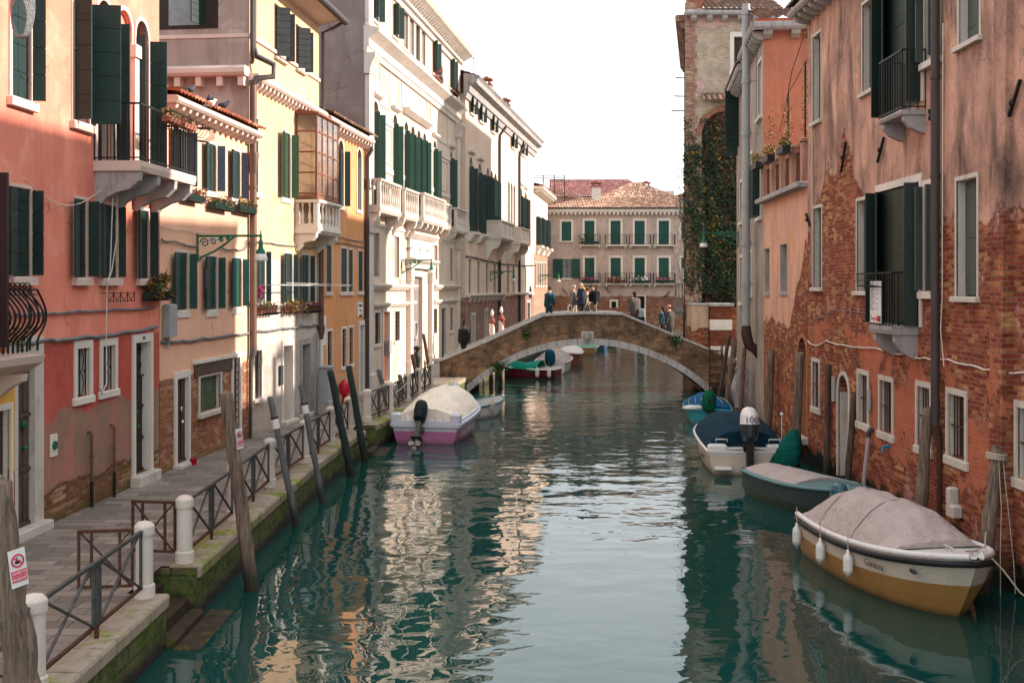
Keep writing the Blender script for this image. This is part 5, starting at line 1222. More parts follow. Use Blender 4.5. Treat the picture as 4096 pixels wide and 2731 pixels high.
# roofs behind
wm2 = simple('rose_wall', lin(206, 160, 140), .9)
rr = thing('rose_walled_house', 'rose walled house with tiled roof behind the left end of the far facade', 'house', (2.6, 113, 0))
m = MB(); m.add([(-3, 4, 0), (6.6, 4, 0), (6.6, 14, 0), (-3, 14, 0), (-3, 4, 15.6), (6.6, 4, 13.3), (6.6, 14, 13.3), (-3, 14, 15.6)], [(0, 1, 5, 4), (1, 2, 6, 5), (2, 3, 7, 6), (3, 0, 4, 7)]); m.build('wall', wm2, rr)
def slab_roof(par, P4, m, per=.3, row=.45):
    """tile roof over four corners: eave a,b ridge d,c"""
    a_, b_, c_, d_ = [Vector(p) for p in P4]; mb = MB(); nrm = (b_ - a_).cross(d_ - a_).normalized()
    if nrm.z < 0: nrm = -nrm
    nx = int((b_ - a_).length / per) * 6; nr = max(1, int(((d_ - a_).length + (c_ - b_).length) / 2 / row))
    for r in range(nr):
        def fn(x, y):
            t = (r + y) / nr; p = a_.lerp(d_, t).lerp(b_.lerp(c_, t), x)
            return p + nrm * (.09 * abs(math.cos(x * nx / 6 * PI)) ** .7 + .06 * (1 - y))
        mb.grid(fn, nx, 1, False)
        mb.grid(lambda x, y: fn(x, 0) - nrm * .08 * (1 - y), nx, 1, False)
    return mb.build('roof', m, par, fix=False)
slab_roof(rr, [(-3.5, 3.4, 15.75), (7.2, 3.4, 13.3), (7.2, 12, 14.2), (-3.5, 12, 17.2)], M['tiles'])
rr = thing('red_roofed_house', 'long house with a purplish red tiled roof behind the end facade', 'house', (0, 135, 0))
m = MB(); m.box(4.8, 16, 2, 14, 0, 16.0); m.build('wall', wm2, rr)
slab_roof(rr, [(4.4, 1.0, 15.9), (17.2, 1.0, 15.9), (14.4, 7, 18.4), (4.7, 7, 18.4)], tile_mat('purplish_red_tiles', lin(176, 122, 116), lin(140, 96, 96), lin(196, 144, 130), .25))
rr = thing('orange_gabled_house', 'low pitched orange house peeking out beside the ivy tower', 'house', (20.0, 124, 0))
m = MB(); m.add([(-2.5, 0, 0), (5, 0, 0), (5, 8, 0), (-2.5, 8, 0), (-2.5, 0, 14.6), (5, 0, 17.0), (5, 8, 17.0), (-2.5, 8, 14.6)], [(0, 1, 5, 4), (1, 2, 6, 5), (2, 3, 7, 6), (3, 0, 4, 7), (4, 5, 6, 7)]); m.build('wall', simple('orange_gable', lin(206, 112, 84), .9), rr)
m = MB(); m.add([(-2.9, -.4, 14.5), (5.2, -.4, 17.1), (5.2, 8.4, 17.1), (-2.9, 8.4, 14.5), (-2.9, -.4, 14.75), (5.2, -.4, 17.35), (5.2, 8.4, 17.35), (-2.9, 8.4, 14.75)], [(0, 1, 5, 4), (0, 3, 2, 1), (1, 2, 6, 5), (2, 3, 7, 6), (3, 0, 4, 7), (4, 5, 6, 7)]); m.build('roof', M['tilesold'], rr)
rr = thing('roof_terrace', 'timber roof terrace of thin rails above the rose walled house', 'roof terrace', (2.3, 112.6, 12.4))
m = MB()
for i in range(4): m.bar((-.3, 0, 3.1 + i * .17), (2.9, .2, 3.1 + i * .17), .05)
for x in (-.2, .8, 1.9, 2.9): m.bar((x, .2, .4), (x, .2, 3.75), .08)
m.build('rails', M['darkwood'], rr)
for (u, vt, y, lab) in ((2263, 634, 119, 'taller thin antenna above the far tiled roofs on the left'), (2309, 678, 119, 'thin antenna above the purplish red roof, second from left'), (2476, 682, 124, 'thin antenna behind the highest tiled ridge'), (2637, 688, 121, 'thin antenna near the ivy tower')):
    X = (u - CX) / F * y; zt = H + (HZ - vt) / F * y; antenna((X, y, zt - 4.5), 4.5, lab, ((0, 1.2),) if u != 2263 else ((0, 1.2), (2.1, .8)))
# ------------------------------------------------------------------ right bank
RB = [lin(134, 62, 46), lin(200, 110, 76), lin(222, 178, 118), lin(176, 146, 122)]
wm = wall_mat('peeling_salmon_plaster_over_brick', lin(218, 170, 148), lin(96, 78, 70), 1., brick=(6.2, .85, .6), peaks=((3.6, 2.5, 2.9), (1.2, 1.2, 1.8)), sfreq=1.1, sthr=.42, patch=(4.1, .5, lin(186, 112, 84), 1.35), bricks=RB, salt=.8, wet=(.62, .35, lin(26, 28, 22)), pale=lin(232, 184, 156), bump=.5, fine=.35)
A9, B9 = (8.37, 32.2), (8.16, 9.0)
F9 = Fac(A9, B9)
o9 = dict(t0=at(F9, 3252, 3284, 140, 485), t1=at(F9, 3450, 3500, 4, 362), t2=at(F9, 3536, 3688, -260, 442), t3=at(F9, 3702, 3756, -260, 240), t4=at(F9, 3836, 3918, -330, 165),
          m0=at(F9, 3254, 3286, 832, 1150), m1=at(F9, 3428, 3480, 800, 1164), m2=at(F9, 3512, 3680, 748, 1300), m3=at(F9, 3700, 3746, 738, 1166), m4=at(F9, 3826, 3908, 716, 1186),
          g0=at(F9, 3252, 3277, 1448, 1628), ad=at(F9, 3354, 3396, 1500, 1878, 1, .4), g1=at(F9, 3436, 3472, 1498, 1690), g2=at(F9, 3522, 3570, 1524, 1730), g3=at(F9, 3672, 3722, 1548, 1788), g4=at(F9, 3795, 3862, 1580, 1832), g5=at(F9, 4072, 4180, 1640, 1930))
q = list(o9['ad']); q[2] = .2; o9['ad'] = tuple(q)
F9, r9 = house('brick_house', 'big salmon and brick house with peeling plaster along the right bank', 'house', A9, B9, -.8, 13.0, 10, wm, list(o9.values()), rd=.26)
up = MB(); up.add([(7.2, 0, 13.0), (F9.L, 0, 13.0), (F9.L, 10, 13.0), (7.2, 10, 13.0), (7.2, 0, 14.6), (F9.L, 0, 14.6), (F9.L, 10, 14.6), (7.2, 10, 14.6)], [(0, 1, 5, 4), (1, 2, 6, 5), (2, 3, 7, 6), (3, 0, 4, 7), (4, 5, 6, 7)]); up.build('unseen_storey', wm, r9)  # added out of view; raised to throw the shadow edge across the canal
e_ = MB(); eaves(e_, -.1, 7.1, 12.6, .5, .55, .2, .15, .2); e_.build('cornice', M['stoneg'], r9)
t_ = MB(); tiles(t_, -.2, 7.1, -.6, 12.85, 5, 14.4); t_.build('roof', M['tilesold'], r9, fix=False)
DG = planks('dark_grey_green_shutter', lin(66, 76, 70), var=.25); DG2 = planks('near_black_green_shutter', lin(24, 40, 34), var=.3)
for k in ('t0', 't1', 't4', 'm0', 'm1', 'm4'):
    window(r9, o9[k], fm=M['stone'], fw=.07, proud=.012, sill=.1, leaves=[('n', 0, None, .16), ('f', 0, None, .16)], lm=DG, pane=M['glass'], plank=4, sillout=.1)
for k in ('t2', 'm2'):
    window(r9, o9[k], fm=M['stonew'], fw=.14, leaves=[('n', 28, .5), ('n', 78, .5), ('f', 84, .5), ('f', 35, .4), ('n', 0, None, .03), ('f', 0, None, .03)], lm=DG2, pane=M['glass'], plank=4, name='balcony_door')
for k in ('t3', 'm3'): window(r9, o9[k], fm=M['stonew'], fw=.09, sill=.14, leaves=[('n', 84, .3), ('f', 96, .3), ('n', 0, None, .1), ('f', 0, None, .1)], lm=DG, pane=M['glass'], plank=4)
for k in ('g0', 'g1', 'g2', 'g3', 'g4', 'g5'): window(r9, o9[k], fm=M['stone'], fw=.1, sill=.16, pane=M['glass'], grille='bars', gm=M['rust'], mull=False, proud=.03, sillout=.06)
window(r9, o9['ad'], fm=M['stone'], fw=.1, arch=1, pane=M['infill'], mull=False, depth=.38, name='water_door')
S9 = lambda Y: (32.2 - Y)
b_ = iron_balcony(r9, S9(24.25), S9(22.75), .5, F9.z(3700, 440), 1.2, M['iron'], M['stoneg'], nb=9, bh=.36, slab=.1)
b_ = iron_balcony(r9, S9(24.7), S9(23.2), .55, 4.2, 1.1, M['iron'], M['stoneg'], nb=7, bh=.5, slab=.17, bar=.022)
zs = 4.2
m = MB(); x0_, x1_ = S9(24.72), S9(23.6)
for i in range(3): m.bar((x0_, -.56 - .14 * min(i, 1), zs + 1.08 - .13 * i), (x1_, -.56 - .14 * min(i, 1), zs + 1.08 - .13 * i), .012); m.bar((x0_, -.82, zs + 1.08 - .13 * i), (x1_, -.82, zs + 1.08 - .13 * i), .014)
for i in range(9): x = x0_ + (x1_ - x0_) * i / 8; m.tube([(x, -.56, zs + 1.1), (x, -.82, zs + 1.1), (x, -.8, zs + .84), (x, -.58, zs + .8)], .007, 4, False)
m.build('flower_rack', M['iron'], b_)
# builder's notice on the lower balcony
xa, xb = S9(24.5), S9(23.75); z0, z1 = zs + .05, zs + .93
m = MB(); m.box(xa, xb, -.59, -.58, z0, z1); nt = on(F9, 'notice_board', 'white printed builder notice tied to the lower balcony railing', 'sign', m, M['white'])
m = MB()
for i in range(17):
    z = z1 - .07 - i * .034; L = random.uniform(.14, .3); m.box(xa + .03, xa + .03 + L, -.593, -.5905, z, z + .012)
    if i % 3 == 0: m.box(xa + .42, xa + .42 + .13, -.593, -.5905, z, z + .01)
m.build('printed_lines', M['iron'], nt)
RT = Matrix.Rotation(PI / 2, 4, 'X'); crim = simple('crimson_print', lin(196, 30, 60), .5, bump=0)
text('lettering', 'Z', .13, M['iron'], nt, Matrix.Translation((xa + .09, -.592, z0 + .1)) @ RT); text('lettering', 'ZANUTTA', .075, crim, nt, Matrix.Translation((xa + .3, -.592, z0 + .08)) @ RT)
m = MB(); m.box(xa + .47, xa + .6, -.593, -.5905, z0 + .03, z0 + .15); m.build('red_panel', crim, nt); m = MB(); m.box(xa + .605, xb - .02, -.593, -.5905, z0 + .03, z0 + .15); m.build('blue_panel', simple('navy_print', lin(40, 60, 96), .5, bump=0), nt)
dp = thing('drainpipe', 'thick black drainpipe running down the big brick house', 'drainpipe', tuple(F9.w(F9.s(3770))), F9.rz)
m = MB(); m.tube([(0, -.14, 2.35), (0, -.14, 14.5)], .085, 12)
for z in (3.3, 5.2, 7.1, 9, 11): m.tube([(0, -.14, z), (0, -.14, z + .07)], .1, 12)
m.build('pipe', M['pipedark'], dp); m = MB(); m.tube([(0, -.14, 2.35), (.0, -.12, 2.2), (.05, -.08, 1.95), (.05, -.08, .1)], [.1, .1, .05, .05], 8); m.build('foot', M['rust'], dp)
def tie(fac, u0, v0, u1, v1, lab):
    a_, b_ = fz(fac, u0, v0), fz(fac, u1, v1); m = MB(); m.bar((a_[0], -.06, a_[1]), (b_[0], -.06, b_[1]), .06, .04); c_ = ((a_[0] + b_[0]) / 2, (a_[1] + b_[1]) / 2); m.ball((c_[0], -.08, c_[1]), .06, 8)
    return on(fac, 'iron_wall_tie', lab, 'wall tie', m, M['iron'])
tie(F9, 3392, 1355, 3372, 1475, 'slanting iron wall tie on the exposed brick triangle') if False else tie(F9, 3393, 568, 3373, 690, 'slanting iron wall tie on the exposed brick triangle')
tie(F9, 3546, 550, 3520, 650, 'iron wall tie just below the upper balcony'); tie(F9, 3730, 440, 3748, 505, 'short iron wall tie beside the black drainpipe'); tie(F9, 4096, 320, 4040, 500, 'long iron rod on the buttress at the right edge')
tie(F9, 3232, 855, 3248, 905, 'iron wall tie left of the narrow middle window')
cable_run(F9, P(F9, (3236, 1362), (3268, 1382), (3312, 1362), (3380, 1380), (3510, 1392), (3640, 1418), (3720, 1432), (3800, 1436), (3890, 1458), (4000, 1478), (4110, 1490)), 'cable', 'pale wrapped cable strung along the brick wall above the barred windows', M['wcable'], .018)
cable_run(F9, P(F9, (3236, 1280), (3280, 1270), (3345, 1238), (3400, 1240), (3490, 1250)), 'cable', 'thin cable looping across the brick left of the notice', M['cable'], .01, twist=False)
m = MB(); s_ = F9.s(3793); m.tube([(s_, -.1, 10), (s_ - .03, -.1, 6.), (s_ + .02, -.12, 4.8), (s_ - .12, -.1, 4.2), (s_ + .05, -.1, 3.5)], .012, 5); on(F9, 'loose_cable', 'loose white cable dangling beside the black drainpipe', 'cable', m, M['wcable'])
m = MB(); s_ = F9.s(3262); m.tube([(s_, -.1, 12), (s_ + .02, -.1, 8), (s_, -.12, 5.1)], .012, 5); on(F9, 'hanging_wire', 'straight white wire down the narrow windows at the far end of the brick house', 'cable', m, M['wcable'])
m = MB(); m.box(F9.s(3905), F9.s(4050), -.12, 0, 1.0, 12.9) ; 
bt = MB(); bt.extr([(0, -.5), (-.22, -.5), (-.16, 5.4), (-.06, 12.9), (0, 12.9)], F9.s(4000), F9.s(4052)); bt.build('buttress', wm, r9)
for (u, v, w_, h_, lab) in ((3795, 2020, .28, .3, 'protruding white stone block low on the brick wall, nearer the yellow boat'), (3890, 1950, .2, .25, 'x'),):
    pass
m = MB(); s_, z_ = fz(F9, 3845, 2045); m.cbox(s_ - .25, s_ + .1, -.2, 0, z_ - .1, z_ + .12, .03); m.cbox(s_ - .25, s_ - .08, -.2, 0, z_ + .12, z_ + .42, .03); on(F9, 'stone_block', 'stepped white stone block jutting from the brick wall', 'stone block', m, M['stone'])
m = MB(); s_, z_ = fz(F9, 3990, 2100); m.cbox(s_ - .2, s_ + .2, -.2, 0, z_ - .24, z_ + .2, .04); on(F9, 'stone_block', 'square pale stone block in the wall behind the roped pile', 'stone block', m, M['stoneg'])
m = MB(); s_, z_ = fz(F9, 3482, 1600); m.box(s_ - .1, s_ + .12, -.06, -.02, z_ - .22, z_ + .22); on(F9, 'metal_flap', 'grey metal flap beside the second barred window', 'metal flap', m, M['pipegrey'])
for (u, v, lab) in ((3340, 1555, 'grey metal flap left of the arched water door'),): 
    m = MB(); s_, z_ = fz(F9, u, v); m.box(s_ - .12, s_ + .12, -.06, -.02, z_ - .32, z_ + .32); on(F9, 'metal_flap', lab, 'metal flap', m, M['pipegrey'])
m = MB(); s_, z_ = fz(F9, 3560, 1795); m.tube([(s_, 0, z_ + .05), (s_, -.14, z_ + .05), (s_, -.16, z_ - .08)], .04, 8); on(F9, 'drain_spout', 'small blue plastic spout on the brick wall', 'spout', m, simple('blue_plastic', lin(20, 110, 150), .4))

# --- pink house with the roof terrace
F10 = Fac((8.63, 39.0), (8.37, 32.22))
wm10 = wall_mat('pink_peach_plaster', lin(228, 178, 156), lin(180, 132, 114), .6, brick=(4.0, .6, .4), peaks=((6.6, 2.2, 2.2),), sfreq=2., patch=(3.3, .5, lin(184, 110, 84), 1.6), bricks=RB, wet=(.45, .3, lin(34, 34, 28)), pale=lin(228, 170, 122), bump=.4)
o10 = dict(a=at(F10, 3059, 3078, 995, 1170), b=at(F10, 3122, 3148, 978, 1166), n=at(F10, 3192, 3226, 1350, 1790, 1, .55))
q = list(o10['n']); q[2] = .75; o10['n'] = tuple(q)
F10, r10 = house('pink_terrace_house', 'low pink house with a roof terrace of posts and flower boxes', 'house', (8.63, 39.0), (8.37, 32.22), -.8, 7.85, 9, wm10, list(o10.values()))
for k in 'ab': window(r10, o10[k], fm=M['stoneg'], fw=.03, proud=.005, sill=.12, pane=M['infill'], mull=False, depth=.24, leaves=None, sillout=.05)
window(r10, o10['n'], fm=M['oldwood'] if 0 else RB and simple('arch_bricks', lin(168, 120, 84), .9), fw=.14, arch=1, pane=wm10, mull=False, depth=.5, name='niche', proud=.01)
m = MB(); m.cbox(o10['n'][0], o10['n'][1] + .2, -.25, .4, .55, .74, .03); m.build('niche_step', M['stone'], r10)
m = MB(); m.cbox(-.1, F10.L, -.3, .5, 7.851, 8.0, .03); t_ = m.build('terrace_edge', M['stoneg'], r10)
m = MB()
for i in range(5):
    x = .15 + i * 1.55; m.cut(); m.cbox(x, x + .34, -.12, .16, 8.0, 9.15, .02); m.cbox(x - .05, x + .39, -.17, .21, 9.15, 9.25, .02)
m.build('parapet_posts', simple('pink_parapet_plaster', lin(168, 130, 112), .9, streak=True, var=.45), r10)
m = MB()
for i in range(4):
    x0 = .49 + i * 1.55; m.cut(); m.bar((x0, .02, 8.95), (x0 + 1.21, .02, 8.95), .03); m.bar((x0, .02, 8.1), (x0 + 1.21, .02, 8.1), .03)
    for k in range(9): m.bar((x0 + .07 + k * .135, .02, 8.0), (x0 + .07 + k * .135, .02, 8.95), .018)
m.build('railing', M['rust'], r10)
for i, (x, lab) in enumerate(((.1, 'yellowish flower box at the far end of the terrace parapet'), (2.2, 'flower box with tall climbing plant in the middle of the terrace parapet'), (4.6, 'flower box under the second climbing plant near the brick house'))):
    r = thing('flower_box', lab, 'flower box', tuple(F10.w(x, -.15, 9.0)), F10.rz); m = MB(); m.cbox(0, 1.0, -.32, -.06, -.02, .2, .02); m.build('box', M['iron'], r)
    l = MB(); leafcloud(l, [(.1 + k * .11, -.2, .26 + random.random() * .12) for k in range(9)], .045, 22, .07, 3)
    if i: leafcloud(l, [(.5 + random.gauss(0, .3), -.1, .3 + 1.3 * random.random() ** 1.5) for k in range(34)], .035, 6, .05, 3)
    l.build('plants', [M['leafy'], M['leaf'], M['leafr']], r)
m = MB(); m.bar((2.6, .3, 8), (2.6, .3, 11.2), .05); m.bar((5.1, .3, 8), (5.1, .3, 11.7), .05)
m.tube([(.2, .5, 10.3), (1.4, .4, 10.7), (2.6, .3, 11.2), (3.8, .3, 11.4), (5.1, .3, 11.7), (6.4, .3, 11.75)], .012, 5); m.tube([(2.6, .3, 11.2), (3.2, .3, 11.8), (4.4, .3, 12.3), (6.2, .2, 12.8)], .014, 5)
o = on(F10, 'pergola_frame', 'thin iron pergola posts and wires with a climber above the terrace', 'pergola', m, M['iron'])
l = MB(); leafcloud(l, [(5.1 + random.gauss(0, .06), .3, 8.6 + 3.3 * k / 40) for k in range(40)] + [(5.9 + random.gauss(0, .3), .25, 12.6 + random.gauss(0, .12)) for k in range(14)], .04, 6, .07, 2); l.build('climber', [M['leafy'], M['leaf']], o)
m = MB(); 
# --- orange and grey house behind the terrace
F11 = Fac((9.2, 44.0), (8.63, 39.02)); F12 = Fac((9.95, 50.4), (9.21, 44.0))
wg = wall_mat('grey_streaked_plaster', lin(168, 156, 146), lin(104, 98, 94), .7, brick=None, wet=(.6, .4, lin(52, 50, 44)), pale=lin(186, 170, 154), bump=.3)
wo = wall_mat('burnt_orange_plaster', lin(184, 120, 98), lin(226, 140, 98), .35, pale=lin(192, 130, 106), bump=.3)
o11 = dict(a=at(F11, 3034, 3048, 250, 470), b=at(F11, 3034, 3046, 650, 870), c=at(F11, 3000, 3010, 620, 760), d=at(F11, 3002, 3008, 1010, 1180))
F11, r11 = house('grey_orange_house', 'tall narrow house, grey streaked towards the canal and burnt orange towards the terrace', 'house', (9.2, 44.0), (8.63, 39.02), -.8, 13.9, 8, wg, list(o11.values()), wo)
for k, o in o11.items(): window(r11, o, fm=M['stonew'], fw=.1, sill=.12, pane=M['glass'], mull=False, leaves=[('n', 160, .5), ('f', 95, .5)] if k == 'b' else [])
e_ = MB(); eaves(e_, -.05, F11.L + .3, 13.75, .42, .6, .28, .2, .22); e_.build('cornice', M['stoneg'], r11)
e_ = MB(); eaves(e_, -.35, 6.2, 13.75, .42, .95, .26, .3, .24); o = e_.build('side_cornice', M['stoneg'], r11); o.location = (F11.L, 0, 0); o.rotation_euler = (0, 0, PI / 2)
t_ = MB(); t_.box(F11.L, F11.L + .4, -.3, 6, 14.01, 14.12); t_.build('brick_course', simple('red_brick_course', lin(190, 96, 66), .9), r11)
t_ = MB(); tiles(t_, -.3, 6.2, -.45, 14.1, 3.5, 15.3, .3, .45, .09); o = t_.build('roof', M['tilesold'], r11, fix=False); o.location = (F11.L, 0, 0); o.rotation_euler = (0, 0, PI / 2)
o12 = dict(a=at(F12, 2962, 2970, 730, 890), b=at(F12, 2962, 2970, 1030, 1210))
F12, r12 = house('grey_corner_house', 'slim grey corner house by the far end of the bridge on the right bank', 'house', (9.95, 50.4), (9.21, 44.0), -.8, 13.7, 7, wg, list(o12.values()))
for k, o in o12.items(): window(r12, o, fm=M['stonew'], fw=.1, sill=.12, pane=M['glass'], mull=False)
m = MB(); shutter(m, F12.s(2962), F12.z(2962, 1275), F12.z(2962, 1060), .5, 150, 'n')
a_ = (F12.s(2955), F12.s(2966), F12.z(2960, 585), F12.z(2960, 360)); m = MB(); shutter(m, 1.6, a_[2], a_[3], .6, 100, 'f', plank=.28); shutter(m, .9, a_[2] - .3, a_[3] - .4, .5, 100, 'n', plank=.28); m.build('shutter', M['green'], r12)
e_ = MB(); eaves(e_, -.3, F12.L, 13.4, .45, .6, .28, .2, .22); e_.build('cornice', M['stoneg'], r12); t_ = MB(); tiles(t_, -.3, F12.L, -.5, 13.65, 3, 14.8, .3, .45, .08); t_.build('roof', M['tilesold'], r12, fix=False)
dp = thing('drainpipe', 'very tall thick pale grey pipe rising beside the grey house', 'drainpipe', (8.53, 41.45, 0))
m = MB(); m.tube([(0, 0, 3.6), (0, 0, 15.3)], .145, 14)
for z in (5.1, 6.6, 8.0, 10.6, 12.5, 15.0): m.tube([(0, 0, z - .1), (0, 0, z + .12)], .17, 14)
for z in (5.1, 6.6, 8.0, 10.6, 12.5): m.bar((0, 0, z), (.55, 0, z), .03)
m.build('pipe', M['pipegrey'], dp); m = MB(); m.tube([(0, 0, 3.6), (0, -.02, 3.3), (.1, -.05, 2.9), (.35, -.1, 2.7), (.5, -.1, 2.4)], [.17, .2, .2, .17, .12], 12); m.build('elbow', simple('rusty_brown_hopper', lin(66, 46, 44), .6), dp)

# --- ivy tower
F13 = Fac((9.45, 62.0), (14.5, 62.0))
wt_ = wall_mat('worn_whitish_brick', lin(196, 160, 150), lin(150, 120, 100), .35, bricks=[lin(206, 186, 164), lin(228, 212, 192), lin(204, 150, 118), lin(190, 168, 148)], brick=(19.2, .9, .3), patch=(22, .6, lin(210, 170, 168), 13.0), bump=.3)
wd_ = wall_mat('dark_niche_brick', lin(150, 100, 84), lin(60, 50, 44), .6, bricks=[lin(120, 66, 52), lin(150, 96, 78), lin(170, 150, 134), lin(116, 96, 84)], brick_always=True, wet=(4.5, 1.2, lin(48, 38, 32)), bump=.4)  # darker brick for the niche back, darkest low down
tc = lambda u: (u - CX) / F * 62 - 9.45
tz = lambda v: H + (HZ - v) / F * 62
on1 = (tc(2806), 3.6, 3.4, tz(442), 1, .55); ow = (tc(2936), tc(2936) + 1.1, tz(286), tz(148))
F13, r13 = house('ivy_tower', 'tall old brick tower overgrown with ivy beyond the bridge', 'tower', (9.45, 62.0), (14.5, 62.0), ZQ - 1.6, 20.2, 14, wt_, [on1, ow], wall='upper_wall')
for c in kids(r13):
    if c.name.startswith('side_wall'): bpy.data.objects.remove(c)
sw = MB(); sw.add([(0, 0, -.8), (2.35, 14, -.8), (0, 0, 20.2), (2.35, 14, 20.2), (5.05, 0, -.8), (7, 14, -.8), (5.05, 0, 20.2), (7, 14, 20.2)], [(0, 2, 3, 1), (4, 5, 7, 6), (2, 6, 7, 3), (1, 3, 7, 5)]); sw.build('side_wall', wt_, r13)
window(r13, ow, fm=M['stonew'], fw=.22, sill=.2, pane=M['oldwood'], grille='bars', mull=False)
m = MB(); m.box(on1[0] - .3, on1[1], .55, .6, 1, on1[3] + .3); m.build('niche_back', wd_, r13)
qn = MB()
for i in range(48):
    z = -.6 + i * .44; d = .62 if i % 2 else .5; qn.box(-.03, d, -.035, .0, z, z + .41)
qn.build('corner_quoins', wall_mat('orange_quoin_bricks', lin(190, 110, 84), lin(170, 140, 124), .4, bricks=[lin(170, 116, 96), lin(196, 150, 126), lin(212, 194, 172), lin(196, 178, 160)], brick_always=True, bump=.3), r13)
m = MB(); n_ = 14; R = (on1[1] - on1[0]) / 2; cx_ = (on1[0] + on1[1]) / 2; zc_ = on1[3] - R
for k in range(n_):
    t0, t1 = PI * k / n_, PI * (k + 1) / n_; Pp = lambda r, t, y: (cx_ - r * math.cos(t), y, zc_ + r * math.sin(t))
    m.add([Pp(R, t0, -.05), Pp(R, t1, -.05), Pp(R + .3, t1, -.05), Pp(R + .3, t0, -.05), Pp(R, t0, .05), Pp(R, t1, .05), Pp(R + .3, t1, .05), Pp(R + .3, t0, .05)], [(0, 1, 2, 3), (0, 4, 5, 1), (2, 6, 7, 3)])
m.build('arch_ring', simple('worn_brick_arch', lin(150, 104, 84), .9, 0, .4), r13)
t_ = MB(); tiles(t_, tc(2806), 4.9, -.55, tz(412), .0, tz(376), .3, .5, .09); t_.build('tile_ledge', M['tilesold'], r13, fix=False)
e_ = MB(); eaves(e_, .0, 5.05, 19.75, .45, .85, .3, .3, .22); e_.build('cornice', M['stoneg'], r13)
e_ = MB(); eaves(e_, 0, 14, 19.55, .5, .5, .35, .2, .3); o = e_.build('side_cornice', M['tilesold'], r13); o.rotation_euler = (0, 0, -math.atan2(14, -2.35) + 0 if 0 else math.atan2(-14, -2.35)); o.location = (2.35, 14, 0)
t_ = MB(); tiles(t_, .9, 5.2, -.5, 20.0, 5, 22.4, .3, .5, .1); t_.build('roof', M['tilesold'], r13, fix=False)
m = MB(); m.box(.15, .95, .0, .8, 20.2, 22.4); m.build('chimney', M['terracotta'], r13)
iv = MB(); iv_rng = random.Random(3)
def ivy_density(x, z):
    arch = on1[0] - .1 < x < 4.4 and z < on1[3]
    if x < .75: base = .75 if z > 5 else .25; base *= 1 if z < 12.8 else .1
    elif arch: base = .3 + .7 * min(1, max(0, (12.5 - z) / 4.5))
    else: base = .35 if z < 13.3 else 0
    if z < 4.6 and x < 2.6: base *= .12
    if 3 < z < 8 and x < 1.2: base *= .35
    return base * (.45 + .55 * math.sin(x * 4.1 + math.sin(z * 1.3) * 2) * math.sin(z * 1.7 + x) + .25)
n = 0
while n < 9500:
    x, z = iv_rng.uniform(-.1, 4.1), iv_rng.uniform(2.6, 14.2)
    if iv_rng.random() > ivy_density(x, z) * 1.25: continue
    n += 1; inside = on1[0] + .1 < x and z < zc_ + math.sqrt(max(0, R * R - (x - cx_) ** 2)) - .05
    y = (.53 if inside else -.02) - iv_rng.random() ** 1.6 * (.5 if inside else .3) * (.4 + .6 * abs(math.sin(x * 2.3 + z * 1.1)))
    a_ = Vector((iv_rng.uniform(-.7, .7), -1, iv_rng.uniform(-.2, .9))).normalized(); b_ = a_.orthogonal().normalized(); b_.rotate(Matrix.Rotation(iv_rng.uniform(0, 6.28), 3, a_)); q_ = a_.cross(b_); s_ = iv_rng.uniform(.045, .125); c_ = Vector((x, y, z))
    yel = .34 * (1 if z > 6.5 else .4) * (math.sin(x * 3 + z * 1.1) * .5 + .5)
    r__ = iv_rng.random(); iv.mat = 2 if r__ < yel * .5 else (3 if r__ < yel * .75 else (0 if r__ < .6 else 1))
    iv.add([c_ - b_ * s_, c_ - q_ * s_ * .8, c_ + b_ * s_ * .6 , c_ + q_ * s_ * .8], [(0, 1, 2, 3)])
iv.mat = 4
for k in range(120):
    x = iv_rng.uniform(-.15, 3.9); z = iv_rng.uniform(3, 10); pts = []; y = .5 if x > 1 else -.04
    for i in range(9):
        pts.append((x, (y if x > .95 else -.04) - .03, z)); x += iv_rng.gauss(0, .13); z += .5
        if z > 14.2: break
    if len(pts) > 2: iv.tube(pts, .012, 3, False)
for k in range(60):                                                  # dry strands hanging off the corner
    z = iv_rng.uniform(7, 13.5); x = -.02; pts = [(x, -.1, z)]
    for i in range(5): x -= abs(iv_rng.gauss(0, .09)); z += iv_rng.gauss(-.05, .14); pts.append((x, -.1, z))
    iv.tube(pts, .007, 3, False)
iv.mat = 0
o = iv.build('ivy', [simple('dark_ivy_leaves', lin(26, 46, 24), .6, 0, .5, 3, 0), simple('ivy_leaves', lin(46, 66, 30), .6, 0, .5, 3, 0), simple('ochre_ivy_leaves', lin(120, 100, 40), .6, 0, .4, 3, 0), simple('brown_ivy_leaves', lin(96, 66, 44), .6, 0, .4, 3, 0), M['twig']], fix=False); o.location = (9.45, 62, 0); tag(o, 'dense green and yellow ivy climbing the brick tower', 'ivy')
def side_pole(z, L, lab):
    m = MB(); m.bar((0, 0, 0), (-L, -.1, 0), .05); m.bar((-L * .7, -.1, 0), (-L * .7, -.1, -.7), .02); m.bar((-L * .5, -.1, 0), (-L * .5, -.1, -.5), .015); o = m.build('wall_rod', M['iron']); o.location = (9.42, 62, z); tag(o, lab, 'wall rod')
side_pole(tz(313), .5, 'upper short iron rod sticking out of the tower corner'); side_pole(tz(386), .6, 'middle iron rod sticking out of the tower corner'); side_pole(tz(444), .75, 'lowest iron rod sticking out of the tower corner')
